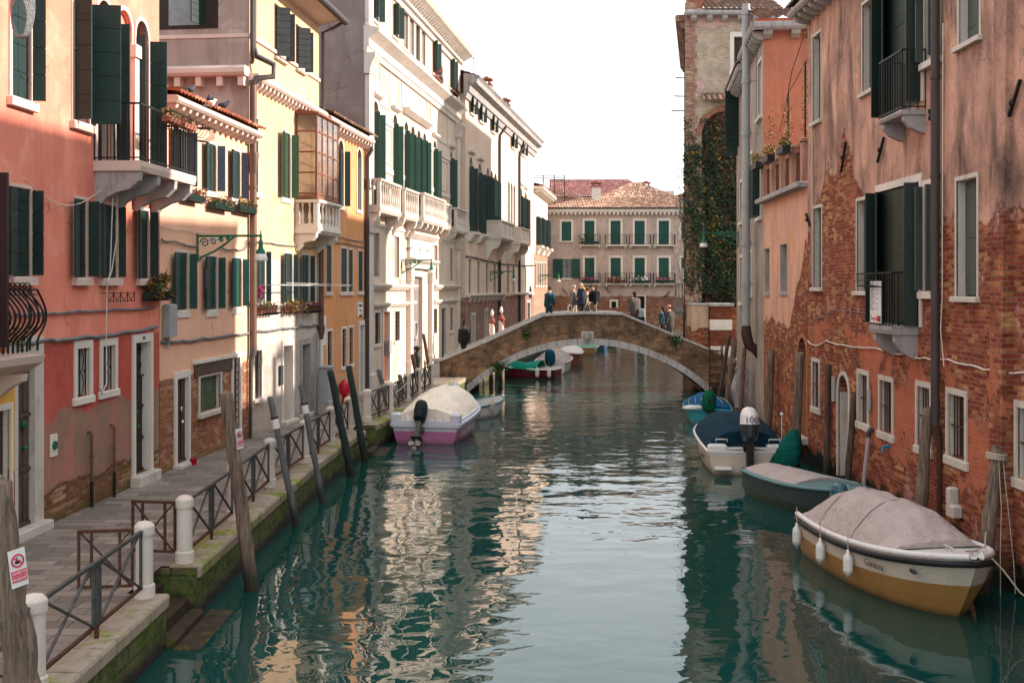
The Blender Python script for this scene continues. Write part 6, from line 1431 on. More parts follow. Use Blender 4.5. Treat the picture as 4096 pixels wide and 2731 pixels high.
# balconies of the house behind the tower, on the canal side
F14 = Fac((14.2, 92.0), (11.85, 76.05))
r14 = thing('stone_balcony_house', 'house hidden behind the ivy tower showing only its stone balconies', 'house', (F14.A.x, F14.A.y, 0), F14.rz)
m = MB(); front(m, F14.L, -.8, 15, []); m.build('wall', wm10, r14, fix=False)
m = MB(); m.add([(0, 0, -.8), (F14.L, 0, -.8), (F14.L, 8, -.8), (0, 8, -.8), (0, 0, 15), (F14.L, 0, 15), (F14.L, 8, 15), (0, 8, 15)], [(1, 2, 6, 5), (2, 3, 7, 6), (3, 0, 4, 7), (4, 5, 6, 7)]); m.build('side_wall', wm10, r14)
zb1 = H + (HZ - 1150) / F * 76; stone_balcony(r14, F14.L - 1.6, F14.L - .1, 1.0, 3.55, 4.9 + .35, M['stoneg'], nb=4, bh=.7); stone_balcony(r14, F14.L - 1.5, F14.L - .1, .7, 9.9, 11.0, M['stoneg'], nb=4, bh=.8)
m = MB(); m.tube([(0, 0, 0), (0, 0, 3.6)], .32, 10); o = m.build('mooring_post', M['piled']); o.location = (11.35, 73.5, -.2); tag(o, 'dark thick timber post under the stone balcony beside the tower', 'post')

# --- low striped wall and small square at the right foot of the bridge
m = MB(); m.prism([(10.35, 50.5), (40, 50.5), (40, 61.9), (10.35, 61.9)], -1, 1.25); kind(m.build('square', M['paving']), 'structure', 'small paved square at the right foot of the bridge', 'square')
m = MB(); m.box(9.5, 10.4, 60.2, 61.9, -1, 4.05); wl = m.build('low_wall', wall_mat('peeling_low_wall', lin(206, 178, 150), lin(120, 96, 80), .6, brick=(2.6, .9, .8), bricks=RB, bump=.4)); tag(wl, 'low peeling brick wall at the foot of the ivy tower', 'wall')
m = MB(); m.box(9.45, 10.42, 60.15, 61.9, 4.052, 4.14); m.build('coping', M['stoneg'], wl)
m = MB(); m.box(10.45, 11.6, 60.0, 61.4, 1.2, 4.0); sp = m.build('striped_pillar', wall_mat('red_brick_pillar', lin(160, 80, 60), brick_always=True, bricks=[lin(128, 62, 46), lin(156, 84, 62), lin(160, 110, 80), lin(110, 84, 70)])); tag(sp, 'brick pillar banded with white stone beside the low wall', 'pillar')
m = MB()
for z in (1.35, 2.75): m.box(10.44, 11.61, 59.985, 60.3, z, z + .55)
m.build('white_band', M['stonew'], sp); m = MB(); m.cbox(10.38, 11.68, 59.9, 61.5, 4.001, 4.16, .03); m.build('cap', M['stoneg'], sp)
m = MB(); m.box(11.65, 14.2, 60.6, 61.2, 1.2, 3.4); m.extr([(60.5, 3.4), (61.3, 3.4), (61.3, 3.9), (60.5, 3.9)], 11.62, 12.2); o = m.build('side_gate_wall', wall_mat('red_wall', lin(150, 74, 54), brick_always=True, bricks=RB)); tag(o, 'dark red brick gate wall right of the striped pillar', 'wall')
# street lamp on the corner house
# ------------------------------------------------------------------ bridge
YB, YF = 54.0, 57.6
kx = lambda u: (u - CX) / F * YB
kz = lambda v: H + (HZ - v) / F * YB
PROF = [(kx(1758), kz(1447)), (kx(1950), kz(1368)), (kx(2175), kz(1265)), (kx(2338), kz(1256)), (kx(2490), kz(1260)), (kx(2700), kz(1346)), (kx(2925), kz(1437)), (10.9, 1.5)]
def prof(x):
    for (x0, z0), (x1, z1) in zip(PROF, PROF[1:]):
        if x0 <= x <= x1: return z0 + (z1 - z0) * (x - x0) / (x1 - x0)
    return PROF[0][1] if x < PROF[0][0] else PROF[-1][1]
XA, XC, XB, RISE = -2.1, 3.58, 9.3, 2.28
def arch(x, off=0.):
    """height of the intrados (+off outward)"""
    half = (XB - XA) / 2; R = (half * half + RISE * RISE) / (2 * RISE) ; c = (XA + XB) / 2; d = (R + off) ** 2 - (x - c) ** 2
    return math.sqrt(d) - (R - RISE) if d > 0 else -9
bwm = NT('canal_bridge_brick', .9, 0, .15)
x_ = bwm.xyz(); vec = bwm.comb(x_[0], x_[2])
wob = bwm.math('MULTIPLY', bwm.math('SUBTRACT', bwm.noise(1.2, 2), .5), .1); vec = bwm.comb(bwm.math('ADD', x_[0], wob), bwm.math('ADD', x_[2], wob))
bc, bf = bwm.brick(vec, .3, .095, .012, lin(154, 116, 88), lin(202, 158, 122), lin(128, 112, 96))
c_ = bwm.mix(bwm.ramp(bwm.noise(.75, 7, .68), .38, .6, 0, .85), bc, lin(92, 80, 66)); c_ = bwm.mix(bwm.ramp(bwm.noise(1.9, 8, .72), .46, .64, 0, .75), c_, lin(50, 44, 40))
c_ = bwm.mix(bwm.math('MULTIPLY', bwm.ramp(bwm.noise(1.6, 6, .7), .6, .68), .55), c_, lin(130, 112, 56)); c_ = bwm.mix(bwm.ramp(x_[2], .1, .5, .8, 0), c_, lin(40, 38, 30))
M['bridge'] = bwm.done(c_, bwm.bump(bwm.math('ADD', bwm.math('MULTIPLY', bf, -1.), bwm.math('MULTIPLY', bwm.noise(8., 5, .7), 1.1)), .9, .03))
br = thing('brick_footbridge', 'arched brick footbridge with white stone arch crossing the canal', 'bridge', (0, YB, 0)); D_ = YF - YB
xs = sorted({-3.44 + i * (10.9 + 3.44) / 90 for i in range(91)} | {p[0] for p in PROF} | {XA - .3, XB + .3})
def spandrel(y0, y1):
    m = MB()
    for xa, xb in zip(xs, xs[1:]):
        za, zb_ = max(-.8, arch(xa, .3)), max(-.8, arch(xb, .3)); ta, tb = prof(xa), prof(xb)
        for y, fl in ((y0, 1), (y1, 0)):
            q = [(xa, y, za), (xb, y, zb_), (xb, y, tb), (xa, y, ta)]; m.add(q if fl else q[::-1], [(0, 1, 2, 3)])
        m.add([(xa, y0, ta), (xb, y0, tb), (xb, y1, tb), (xa, y1, ta)], [(0, 1, 2, 3)])
    x = xs[0]; m.add([(x, y0, -.8), (x, y1, -.8), (x, y1, prof(x)), (x, y0, prof(x))], [(0, 1, 2, 3)])
    return m
spandrel(0, .32).build('parapet_wall', M['bridge'], br, fix=False); spandrel(D_ - .32, D_).build('parapet_wall', M['bridge'], br, fix=False)
def ring(y0, y1):
    m = MB(); n = 26; half = (XB - XA) / 2; R = (half * half + RISE * RISE) / (2 * RISE); c = (XA + XB) / 2; zc = RISE - R; th = math.asin(half / R)
    for k in range(n):
        a0 = -th + 2 * th * k / n + .0012; a1 = -th + 2 * th * (k + 1) / n - .0012
        Pq = lambda r, a, y: (c + r * math.sin(a), y, zc + r * math.cos(a))
        for r0, r1, yy in ((R, R + .3, y0), (R, R + .06, y0 - .05)):
            m.add([Pq(r0, a0, yy), Pq(r0, a1, yy), Pq(r1, a1, yy), Pq(r1, a0, yy), Pq(r0, a0, y1), Pq(r0, a1, y1), Pq(r1, a1, y1), Pq(r1, a0, y1)], [(0, 1, 2, 3), (7, 6, 5, 4), (0, 4, 5, 1), (1, 5, 6, 2), (2, 6, 7, 3), (3, 7, 4, 0)])
    return m
bst = stone_mat('arch_stone_grey_white', lin(196, 192, 190), lin(96, 94, 92), .6, .5)
ring(-.05, .33).build('stone_arch', bst, br); ring(D_ - .33, D_ + .05).build('stone_arch', bst, br)
m = MB()
for xa, xb in zip(xs, xs[1:]):
    if xa < XA or xb > XB: continue
    m.add([(xa, .2, arch(xa, .02)), (xb, .2, arch(xb, .02)), (xb, D_ - .2, arch(xb, .02)), (xa, D_ - .2, arch(xa, .02))], [(3, 2, 1, 0)])
m.build('vault', M['bridge'], br, fix=False)
DK = .42
m = MB()
for xa, xb in zip(xs, xs[1:]): m.add([(xa, .32, max(ZQ + .02, prof(xa) - DK)), (xb, .32, max(ZQ + .02, prof(xb) - DK)), (xb, D_ - .32, max(ZQ + .02, prof(xb) - DK)), (xa, D_ - .32, max(ZQ + .02, prof(xa) - DK))], [(0, 1, 2, 3)])
m.build('deck', M['paving'], br, fix=False)
for y in (.16, D_ - .16):
    m = MB(); L = 0
    for (x0, z0), (x1, z1) in zip(PROF[:-1], PROF[1:-1] ):
        n = max(1, round((x1 - x0) / 1.1))
        for k in range(n):
            f = lambda t: (x0 + (x1 - x0) * t, z0 + (z1 - z0) * t)
            (xa, za), (xb, zb_) = f(k / n), f((k + 1) / n); xa += .004; xb -= .004
            m.add([(xa, y - .22, za + .002), (xb, y - .22, zb_ + .002), (xb, y + .22, zb_ + .002), (xa, y + .22, za + .002), (xa, y - .22, za + .12), (xb, y - .22, zb_ + .12), (xb, y + .22, zb_ + .12), (xa, y + .22, za + .12)],
                  [(0, 3, 2, 1), (4, 5, 6, 7), (0, 1, 5, 4), (1, 2, 6, 5), (2, 3, 7, 6), (3, 0, 4, 7)])
    m.build('parapet_coping', bst, br)
m = MB(); m.cbox(XC - .3, XC + .3, -.1, 0, 2.36, 2.92, .02); ks = m.build('keystone', bst, br)
m = MB(); c0 = Vector((XC, -.11, 2.66))
m.lathe([(.0, -.03), (.2, -.02), (.27, .0), (.2, .04), (.15, .03), (.1, .06), (0, .075)], (0, 0, 0), 18)
for v in range(len(m.v)): x, y, z = m.v[v]; m.v[v] = Vector((c0.x + x * .7, c0.y - z, c0.z - .03 + y * .85))
for k in range(10):
    a_ = k * PI / 5; m.ball((c0.x + .21 * math.cos(a_), c0.y, c0.z - .02 + .23 * math.sin(a_)), .035, 6)
m.ball((c0.x, c0.y - .05, c0.z - .03), .07, 8, (1, .6, 1.2)); m.build('carved_crest', M['stoneg'], ks)
m = MB(); m.cbox(-3.72, -3.42, -.1, .36, -.5, 1.5, .02); m.cbox(-3.8, -3.36, -.18, .44, 1.5, 1.62, .02); m.build('end_pillar', M['stoneg'], br)
for k, (x, z, s_, lab) in enumerate(((kx(2000), kz(1465), 1., 'green tuft growing on the bridge arch at left'), (kx(2700), kz(1357), .45, 'small weeds under the coping at the right of the bridge'), (kx(2105), kz(1332), .3, 'tiny weed under the bridge coping at left'))):
    l = MB(); leafcloud(l, [(x + random.gauss(0, .2) * s_, YB - .1, z + random.gauss(0, .15) * s_ - .1 * s_ * abs(random.random())) for i in range(int(46 * s_) + 6)], .05, 12, .08, 2)
    tag(l.build('weed_tuft', [M['leaf'], M['leaf2']]), lab, 'weeds')
m = MB()
for x in (-.3, .3): m.bar((x, 0, -.3), (x, 0, 2.3), .06)
for i in range(6): m.bar((-.3, 0, .1 + i * .38), (.3, 0, .1 + i * .38), .06)
m.tube([(.2, -.1, 2.2), (.25, -.1, 1.6), (.5, -.1, 1.5), (.5, -.1, 2.1)], .02, 5)
o = m.build('iron_ladder', M['rust']); o.location = (kx(2862), YB - .12, 0); tag(o, 'rusty iron ladder fixed to the right end of the bridge', 'ladder')

# ------------------------------------------------------------------ people
SK = simple('skin', lin(206, 156, 132), .6, 0, .1, bump=0); SKD = simple('dark_skin', lin(110, 76, 60), .6, 0, .1, bump=0)
def skin_mesh(name, verts, edges, radii, mat_, parent, root=0, sub=2):
    me = bpy.data.meshes.new(name); me.from_pydata(verts, edges, []); o = bpy.data.objects.new(name, me); C.objects.link(o)
    bpy.context.view_layer.update()
    md = o.modifiers.new('s', 'SKIN'); md.use_smooth_shade = True
    if not me.skin_vertices:
        with bpy.context.temp_override(object=o, active_object=o):
            bpy.context.view_layer.objects.active = o; bpy.ops.object.modifier_remove(modifier='s'); o.modifiers.new('s', 'SKIN').use_smooth_shade = True
    lay = me.skin_vertices[0].data
    for i, r in enumerate(radii): lay[i].radius = r if isinstance(r, tuple) else (r, r)
    lay[root].use_root = True
    sb = o.modifiers.new('b', 'SUBSURF'); sb.levels = sub; sb.render_levels = sub
    dg = bpy.context.evaluated_depsgraph_get(); nm = bpy.data.meshes.new_from_object(o.evaluated_get(dg)); bpy.data.objects.remove(o)
    nm.materials.clear(); nm.materials.append(mat_)
    for p in nm.polygons: p.use_smooth = True
    o = bpy.data.objects.new(name, nm); C.objects.link(o)
    if parent: o.parent = parent
    return o
def person(loc, rz, lab, h=1.9, top=None, leg=None, hair=None, bald=False, skin=None, lean=0., head_pitch=0., coat=0., arms=('down', 'down'), hood=None, hairlen=0., sc_=1.0, stride=.12, puffy=1.):
    """faces local +x; body is one skinned figure, hair and clothing are its children"""
    r = thing('person', lab, 'person', tuple(loc), rz); h *= .955; s = h; puffy *= 1.38
    top = top or M['iron']; leg = leg or M['greywood']; skin = skin or SK; lx = lean * .3
    def arm(sd, mode):
        y = .115 * s * sd
        if mode == 'down': return [(lx * .9, y, .8 * s), (lx * .7 - .01, y * 1.32, .62 * s), (lx * .4 + .05, y * 1.28, .46 * s)]
        if mode == 'bent': return [(lx * .9, y, .8 * s), (lx * .6 - .03, y * 1.35, .63 * s), (lx * .6 + .17, y * .9, .6 * s)]
        return [(lx * .9, y, .8 * s), (lx * .7 - .04, y * 1.3, .64 * s), (lx * .5 + .02, y * 1.05, .5 * s)]
    V = [(0, 0, .52 * s), (lx * .3, 0, .62 * s), (lx * .7, 0, .74 * s), (lx, 0, .825 * s), (lx + .01, 0, .865 * s)]; R = [(.075 * s, .1 * s), (.068 * s, .09 * s), (.075 * s, .105 * s), (.045 * s, .07 * s), .03 * s]
    hx = lx + .02 + head_pitch * .05; V += [(hx, 0, .9 * s), (hx + head_pitch * .04, 0, .95 * s)]; R += [(.05 * s, .042 * s), (.05 * s, .042 * s)]
    E = [(0, 1), (1, 2), (2, 3), (3, 4), (4, 5), (5, 6)]
    for sd, md in zip((-1, 1), arms):
        k = len(V); A = arm(sd, md); V += A; R += [.034 * s, .026 * s, .018 * s]; E += [(3, k), (k, k + 1), (k + 1, k + 2)]
        hv = Vector(A[2]) + (Vector(A[2]) - Vector(A[1])).normalized() * .05 * s; V.append(tuple(hv)); R.append((.02 * s, .012 * s)); E.append((k + 2, k + 3))
    for sd in (-1, 1):
        k = len(V); st = stride * sd
        V += [(st * .1, .05 * s * sd, .48 * s), (st * .5 + .02, .052 * s * sd, .27 * s), (st, .052 * s * sd, .045 * s), (st + .12, .055 * s * sd, .02 * s)]; R += [.052 * s, .038 * s, .027 * s, .022 * s]; E += [(0, k), (k, k + 1), (k + 1, k + 2), (k + 2, k + 3)]
    body = skin_mesh('body', V, E, R, skin, r)
    # trousers
    V2, R2, E2 = [(0, 0, .52 * s), (0, 0, .56 * s)], [(.082 * s, .104 * s), (.078 * s, .098 * s)], [(0, 1)]
    for sd in (-1, 1):
        k = len(V2); st = stride * sd; V2 += [(st * .1, .05 * s * sd, .47 * s), (st * .5 + .02, .052 * s * sd, .27 * s), (st, .052 * s * sd, .06 * s)]; R2 += [.058 * s, .045 * s, .04 * s]; E2 += [(0, k), (k, k + 1), (k + 1, k + 2)]
    skin_mesh('trousers', V2, E2, R2, leg, r)
    p_ = puffy; V3 = [(lx * .2, 0, (.53 - coat) * s), (lx * .3, 0, .6 * s), (lx * .7, 0, .73 * s), (lx, 0, .815 * s), (lx + .01, 0, .845 * s)]; R3 = [(.088 * s * p_, .115 * s * p_), (.08 * s * p_, .105 * s * p_), (.086 * s * p_, .118 * s * p_), (.058 * s, .085 * s), .042 * s]; E3 = [(0, 1), (1, 2), (2, 3), (3, 4)]
    for sd, md in zip((-1, 1), arms):
        k = len(V3); V3 += arm(sd, md); R3 += [.046 * s * p_, .038 * s * p_, .028 * s * p_]; E3 += [(3, k), (k, k + 1), (k + 1, k + 2)]
    jk = skin_mesh('jacket', V3, E3, R3, top, r, root=0)
    zh = .945 * s; hx2 = hx + head_pitch * .04
    m = MB(); m.ball((hx2 + .058 * s, 0, zh - .012 * s), .012 * s, 6, (1, .7, 1.2))
    for sd in (-1, 1): m.ball((hx2, .047 * s * sd, zh - .005 * s), .012 * s, 6, (.8, .4, 1.2))
    m.build('face', skin, body)
    if not bald:
        m = MB(); m.ball((hx2 - .008 * s, 0, zh + .014 * s), .058 * s, 12, (1.02, .88, 1.0), .04)
        if hairlen: m.ball((hx2 - .035 * s, 0, zh - .045 * s), .05 * s, 10, (.8, 1.0, 1.5), .06)
        hm = m.build('hair', hair or M['iron'], r)
    else:
        m = MB(); m.ball((hx2 - .012 * s, 0, zh - .012 * s), .054 * s, 12, (1.0, .92, .75)); m.build('hair', hair or M['iron'], r)
        m = MB(); m.ball((hx2 + .004 * s, 0, zh + .022 * s), .05 * s, 12, (1, .85, .8)); m.build('scalp', skin, body)
    if hood:
        m = MB(); m.ball((lx - .045 * s, 0, .85 * s), .062 * s, 10, (1, 1.25, .75), .05); m.build('hood', hood, r)
    return r, s
def cl(name, col, v=.25): return simple(name, col, .85, 0, v, 7, .3)
dk = lambda x: prof(x) - DK
def pp(u, y): return (u - CX) / F * y
grey_h = cl('grey_hair', lin(186, 180, 172)); brn_h = cl('brown_hair', lin(66, 48, 36)); blk_h = cl('black_hair', lin(24, 20, 20))
navy = cl('navy_parka_cloth', lin(34, 44, 62)); must = cl('mustard_hood_lining', lin(204, 162, 84)); teal_c = cl('dark_teal_sweater', lin(26, 66, 78)); blk_c = cl('black_quilted_cloth', lin(24, 26, 30)); brn_c = cl('brown_grey_quilted_cloth', lin(84, 76, 72))
gcoat = cl('grey_tweed_cloth', lin(118, 110, 104)); beige = cl('beige_cloth', lin(176, 160, 140)); char = cl('charcoal_wool', lin(62, 58, 58))
for (u, y, rz, lab, kw) in (
    (2197, 55.2, PI * .75, 'man in a dark teal sweater standing alone at the left of the bridge crown', dict(top=teal_c, leg=teal_c, hair=brn_h, arms=('down', 'down'), lean=-.15, h=1.87)),
    (2296, 55.7, PI * .9, 'grey haired person in a grey coat next to the bald man in the parka', dict(top=gcoat, leg=beige, hair=grey_h, arms=('bent', 'down'), coat=.1, h=1.88)),
    (2325, 55.1, PI, 'bald man in a navy parka with mustard yellow hood', dict(top=navy, leg=M['greywood'], hair=grey_h, bald=True, hood=must, coat=.16, h=1.98, puffy=1.22, arms=('down', 'bent'))),
    (2350, 56.4, PI * .9, 'person in beige mostly hidden behind the man in the navy parka', dict(top=beige, leg=M['greywood'], hair=brn_h, h=1.72)),
    (2380, 55.3, PI * 1.05, 'bearded man in a black puffer jacket looking down', dict(top=blk_c, leg=gcoat, hair=brn_h, hood=blk_c, head_pitch=1.1, lean=.2, h=1.9, puffy=1.18, arms=('bent', 'down'))),
    (2538, 55.2, PI * .7, 'dark haired woman in a quilted jacket right of the bridge crown', dict(top=brn_c, leg=blk_c, hair=blk_h, hairlen=1, coat=.2, h=1.86, puffy=1.15)),
    (2678, 55.3, PI * .8, 'balding man in a long charcoal coat coming down the right ramp', dict(top=char, leg=M['greywood'], hair=brn_h, bald=True, coat=.22, h=1.94, puffy=1.1)),
    (2652, 56.6, PI * .8, 'shorter dark haired person in teal beside the man in charcoal', dict(top=teal_c, leg=blk_c, hair=blk_h, hairlen=.6, h=1.72)),
    (1856, 55.4, PI * 1.3, 'dark skinned woman with hair in a bun, black coat and scarf on the left ramp', dict(top=blk_c, leg=blk_c, hair=blk_h, skin=SKD, hood=char, coat=.15, h=1.84, puffy=1.15))):
    X = pp(u, y); person((X, y, dk(X) + .01), rz, lab, **kw)
person((pp(2079, 66), 66, ZQ), PI * 1.2, 'man in black seen just above the left bridge parapet, head and shoulders only', h=1.86, top=blk_c, leg=blk_c, hair=blk_h, skin=SKD)
m = MB(); m.ball((0, 0, 0), .08, 8); o = m.build('hair_bun', blk_h)
pr = [o2_ for o2_ in bpy.data.objects if o2_.get('label', '').startswith('dark skinned')][0]; o.parent = pr; o.location = (-.02, 0, 1.84 * 1.005)
m = MB(); m.cbox(-.14, .14, -.1, .1, -.25, .15, .03); o = m.build('striped_bag', simple('zigzag_cloth', lin(150, 160, 170), .8, var=.8, scale=14)); o.location = (pp(2566, 55.1), 55.05, dk(6.2) + .95); tag(o, 'blue and white patterned bag at the side of the woman in the quilted jacket', 'bag')
# ------------------------------------------------------------------ boats
def gel(name, col, rough=.25, var=.12):
    n = NT(name, rough, 0, .5); x = n.xyz(); c = n.mix(n.ramp(n.noise(1.2, 6, .7, sc=(1, 1, .5)), .3, .75), tuple(k * (1 - var) for k in col[:3]), col[:3])
    c = n.mix(n.math('MULTIPLY', n.ramp(n.noise(2.2, 8, .75, sc=(1.2, 1.2, 6.)), .58, .7), .28), c, lin(92, 80, 66))                       # scuffs along the hull
    c = n.mix(n.math('MULTIPLY', n.ramp(n.noise(3., 5, .7, sc=(5, 5, .4)), .56, .7), .22), c, lin(110, 92, 70))                          # runs
    c = n.mix(n.math('MULTIPLY', n.ramp(n.math('ADD', x[2], n.math('MULTIPLY', n.noise(5., 6, .7), .12)), .07, .2, 1, 0), .7), c, lin(66, 58, 36))
    return n.done(c, n.bump(n.noise(30, 2), .03, .005), n.ramp(n.noise(3., 5), .3, .7, rough, rough + .25))
M['gelwhite'] = gel('white_gelcoat', lin(226, 222, 216), .3, .18); M['foul'] = simple('dark_waterline_growth', lin(58, 40, 30), .8, 0, .4)
def canvas(name, col, var=.18):
    n = NT(name, .85, 0, .15); f = n.noise(1.4, 6, .62, dist=.8); w_ = n.noise(3.2, 4, .6, sc=(1, .5, 2.), dist=1.5)
    c = n.mix(n.ramp(f, .3, .7), tuple(k * (1 - var) for k in col[:3]), col[:3]); c = n.mix(n.math('MULTIPLY', n.ramp(n.noise(4., 7, .75), .54, .68), .42), c, tuple(k * .5 for k in col[:3]))
    return n.done(c, n.bump(n.math('ADD', n.math('MULTIPLY', w_, 1.), n.math('MULTIPLY', n.noise(120., 1), .02)), .8, .09))
def hull_shape(L, Bm, bow=2.2, full=.86, tr=.86, sheer=(.62, .55, .8), flare=.18, rake=.32, mid=.8):
    """returns functions: half breadth and height at station t (0 stern .. 1 bow) for level k (0 waterline keel .. 1 sheer)"""
    def hb(t): return Bm / 2 * (tr + (1 - tr) * math.sin(PI * min(t / .45, 1) / 2)) * (1 - max(0, (t - full * .5) / (1 - full * .5)) ** bow) ** .62
    def sz(t): return sheer[0] * (1 - t) ** 2 + sheer[1] * 2 * t * (1 - t) + sheer[2] * t * t
    LV = [(-.3, .55), (-.05, .8), (.0, .84), (.055 if False else .3, .91), (mid, .96), (1., 1.)]
    def P(t, k, sd):
        lv, wf = LV[k]; z = lv if lv <= 0 else lv * sz(t)
        x = t * (L - rake * (1 - max(0, lv)) ** 1.2 * 1.0) if t > 0 else 0
        w = hb(t) * (wf - flare * (1 - wf) * 4 * t ** 3)
        return (x, sd * max(w, 0.0), z)
    return hb, sz, P, len(LV)
def make_hull(r, L, Bm, mats, stripe=3, n=22, **kw):
    """mats: (below stripe, above stripe, waterline)"""
    hb, sz, P, K = hull_shape(L, Bm, **kw); m = MB(); ts = [(i / n) ** .85 for i in range(n + 1)]
    for i in range(n):
        for k in range(K - 1):
            m.mat = 2 if k < 2 else (0 if k < stripe else 1)
            for sd in (-1, 1):
                q = [P(ts[i], k, sd), P(ts[i + 1], k, sd), P(ts[i + 1], k + 1, sd), P(ts[i], k + 1, sd)]; m.add(q if sd < 0 else q[::-1], [(0, 1, 2, 3)], True)
    for k in range(K - 1):
        m.mat = 2 if k < 2 else (0 if k < stripe else 1); q = [P(0, k, -1), P(0, k, 1), P(0, k + 1, 1), P(0, k + 1, -1)]; m.add(q, [(0, 1, 2, 3)])
    return m.build('hull', mats, r), hb, sz
def rubrail(r, hb, sz, L, mat_, rad=.035, dz=-.03, n=24, out=.01):
    m = MB(); pts = [((i / n) ** .85 * L, -hb((i / n) ** .85) - out, sz((i / n) ** .85) + dz) for i in range(n + 1)]
    pts += [(x, -y, z) for x, y, z in pts[-2::-1]]; pts = [(0, pts[0][1], pts[0][2])] + pts[1:]; m.tube(pts, rad, 8); m.bar((-.01, pts[0][1], pts[0][2]), (-.01, -pts[0][1], pts[0][2]), rad * 1.6)
    return m.build('rub_rail', mat_, r)
def deck(r, hb, sz, L, mat_, t0, t1, dz=-.02, n=14, name='deck', crown=.05):
    m = MB(); m.grid(lambda a, b: ((t0 + (t1 - t0) * a) * L, (b * 2 - 1) * hb(min(t0 + (t1 - t0) * a, .9995)) * .985, sz(t0 + (t1 - t0) * a) + dz + crown * (1 - (b * 2 - 1) ** 2)), n, 8)
    return m.build(name, mat_, r)
def cover(r, hb, sz, L, mat_, t0, t1, hf, n=26, k=18, name='canvas_cover', ov=1.02, skirt=.1, drop=.0, pw=1.6, wr=.012):
    """tarpaulin: height profile hf(t) over the sheer, falling to the gunwale"""
    rn = random.Random(int(L * 100))
    def fn(a, b):
        t = t0 + (t1 - t0) * a; s_ = b * 2 - 1; w = hb(min(t, .999)) * ov
        e = 1 - abs(s_) ** pw; z = sz(t) + hf(a) * e ; z += wr * math.sin(a * 31 + s_ * 4) * e + wr * math.sin(s_ * 17 + a * 9) * e * .7 + wr * .8 * math.sin(a * 67 + s_ * 11) * (1 - e)
        if abs(s_) > .985: z -= skirt
        return (t * L, s_ * w, z - drop)
    m = MB(); m.grid(fn, n, k)
    for a, fl in ((0, 0), (1, 1)):
        top = [fn(a, j / k) for j in range(k + 1)]; bot = [(p[0], p[1], sz(t0 if a == 0 else t1) - .06) for p in top]
        for j in range(k): m.add([top[j], top[j + 1], bot[j + 1], bot[j]], [(0, 1, 2, 3)])
    return m.build(name, mat_, r)
def outboard(r, x, y, z, cowl, leg, prop, tilt=0., s=1., cover_m=None, name='outboard_motor', white_top=None, txt=None, yaw=0.):
    """x aft (negative x behind the transom)"""
    e = empty(name); e.parent = r; e.location = (x, y, z); e.rotation_euler = (0, tilt, yaw)
    m = MB(); R = lambda z0, a, b, off=0: [(off + a * math.cos(k * PI / 8) * s * (1 if math.cos(k * PI / 8) > 0 else 1.15), b * math.sin(k * PI / 8) * s, z0 * s) for k in range(16)]
    secs = [(.1, .13, .11, 0), (.18, .2, .15, -.02), (.4, .23, .17, -.02), (.56, .21, .16, 0), (.66, .15, .12, .02), (.7, .06, .05, .03)]
    vs = []; 
    for q in secs: vs += R(q[0], q[1], q[2], q[3] * s)
    mm = 16; fs = [(i * mm + k, i * mm + (k + 1) % mm, (i + 1) * mm + (k + 1) % mm, (i + 1) * mm + k) for i in range(len(secs) - 1) for k in range(mm)]
    for i, f in enumerate(fs): m.mat = 1 if (white_top and i // mm >= 2) else 0; m.add([vs[j] for j in f], [(0, 1, 2, 3)], True)
    m.mat = 1 if white_top else 0; m.add(vs[-mm:], [tuple(range(mm))]); cw_ = m.build('cowl', [cowl, white_top or cowl], e)
    if txt: text('lettering', txt, .15 * s, M['iron'], cw_, Matrix.Translation((-.282 * s, 0, .47 * s)) @ Matrix.Rotation(-PI / 2, 4, 'Z') @ Matrix.Rotation(PI / 2 - .28, 4, 'X'), sx=1.1)
    m = MB(); m.extr([(-.06 * s, .12 * s), (.06 * s, .12 * s), (.045 * s, -.6 * s), (-.045 * s, -.6 * s)], -.1 * s, .1 * s)
    m.lathe([(.01, -.0), (.06 * s, .08 * s), (.065 * s, .3 * s), (.03 * s, .42 * s)], (0, 0, 0), 8); 
    n0 = len(m.v) - 8 * 4 - 0
    m.extr([(-.13 * s, -.36 * s), (.13 * s, -.36 * s), (.13 * s, -.385 * s), (-.13 * s, -.385 * s)], -.22 * s, .1 * s)
    m.tube([(-.2 * s, 0, -.62 * s), (.2 * s, 0, -.62 * s)], [.06 * s, .03 * s], 8); m.extr([(-.015, -.62 * s), (.015, -.62 * s), (.01, -.86 * s), (-.01, -.86 * s)], -.12 * s, .06 * s)
    m.bar((.1 * s, 0, -.05 * s), (.3 * s, 0, .02), .18 * s, .12 * s); m.build('drive_leg', leg, e)
    m = MB()
    for k in range(3):
        a_ = k * 2 * PI / 3 + .4; c_, s__ = math.cos(a_), math.sin(a_); p = lambda rr, o, xx: (-.22 * s + xx, rr * c_ * s - o * s__ * s, -.62 * s + rr * s__ * s + o * c_ * s)
        m.add([p(.03, -.02, 0), p(.1, -.07, -.03), p(.17, -.02, -.02), p(.16, .06, .02), p(.08, .08, .03), p(.03, .03, 0)], [(0, 1, 2, 3, 4, 5)]); m.add([p(.03, -.02, .008), p(.1, -.07, -.022), p(.17, -.02, -.012), p(.16, .06, .028), p(.08, .08, .038), p(.03, .03, .008)], [(5, 4, 3, 2, 1, 0)])
    m.tube([(-.3 * s, 0, -.62 * s), (-.18 * s, 0, -.62 * s)], [.015 * s, .035 * s], 8); m.build('propeller', prop, e)
    if cover_m:
        m = MB(); rn = random.Random(5); m.lathe([(.16 * s, -.02 * s), (.24 * s, .08 * s), (.27 * s, .3 * s), (.27 * s, .55 * s), (.2 * s, .72 * s), (.08 * s, .79 * s), (0, .8 * s)], (0, 0, 0), 14)
        for i, v in enumerate(m.v): f = 1 + .09 * math.sin(math.atan2(v.y, v.x) * 5 + v.z * 6); m.v[i] = Vector((v.x * f, v.y * f, v.z))
        m.build('motor_cover', cover_m, e)
    return e
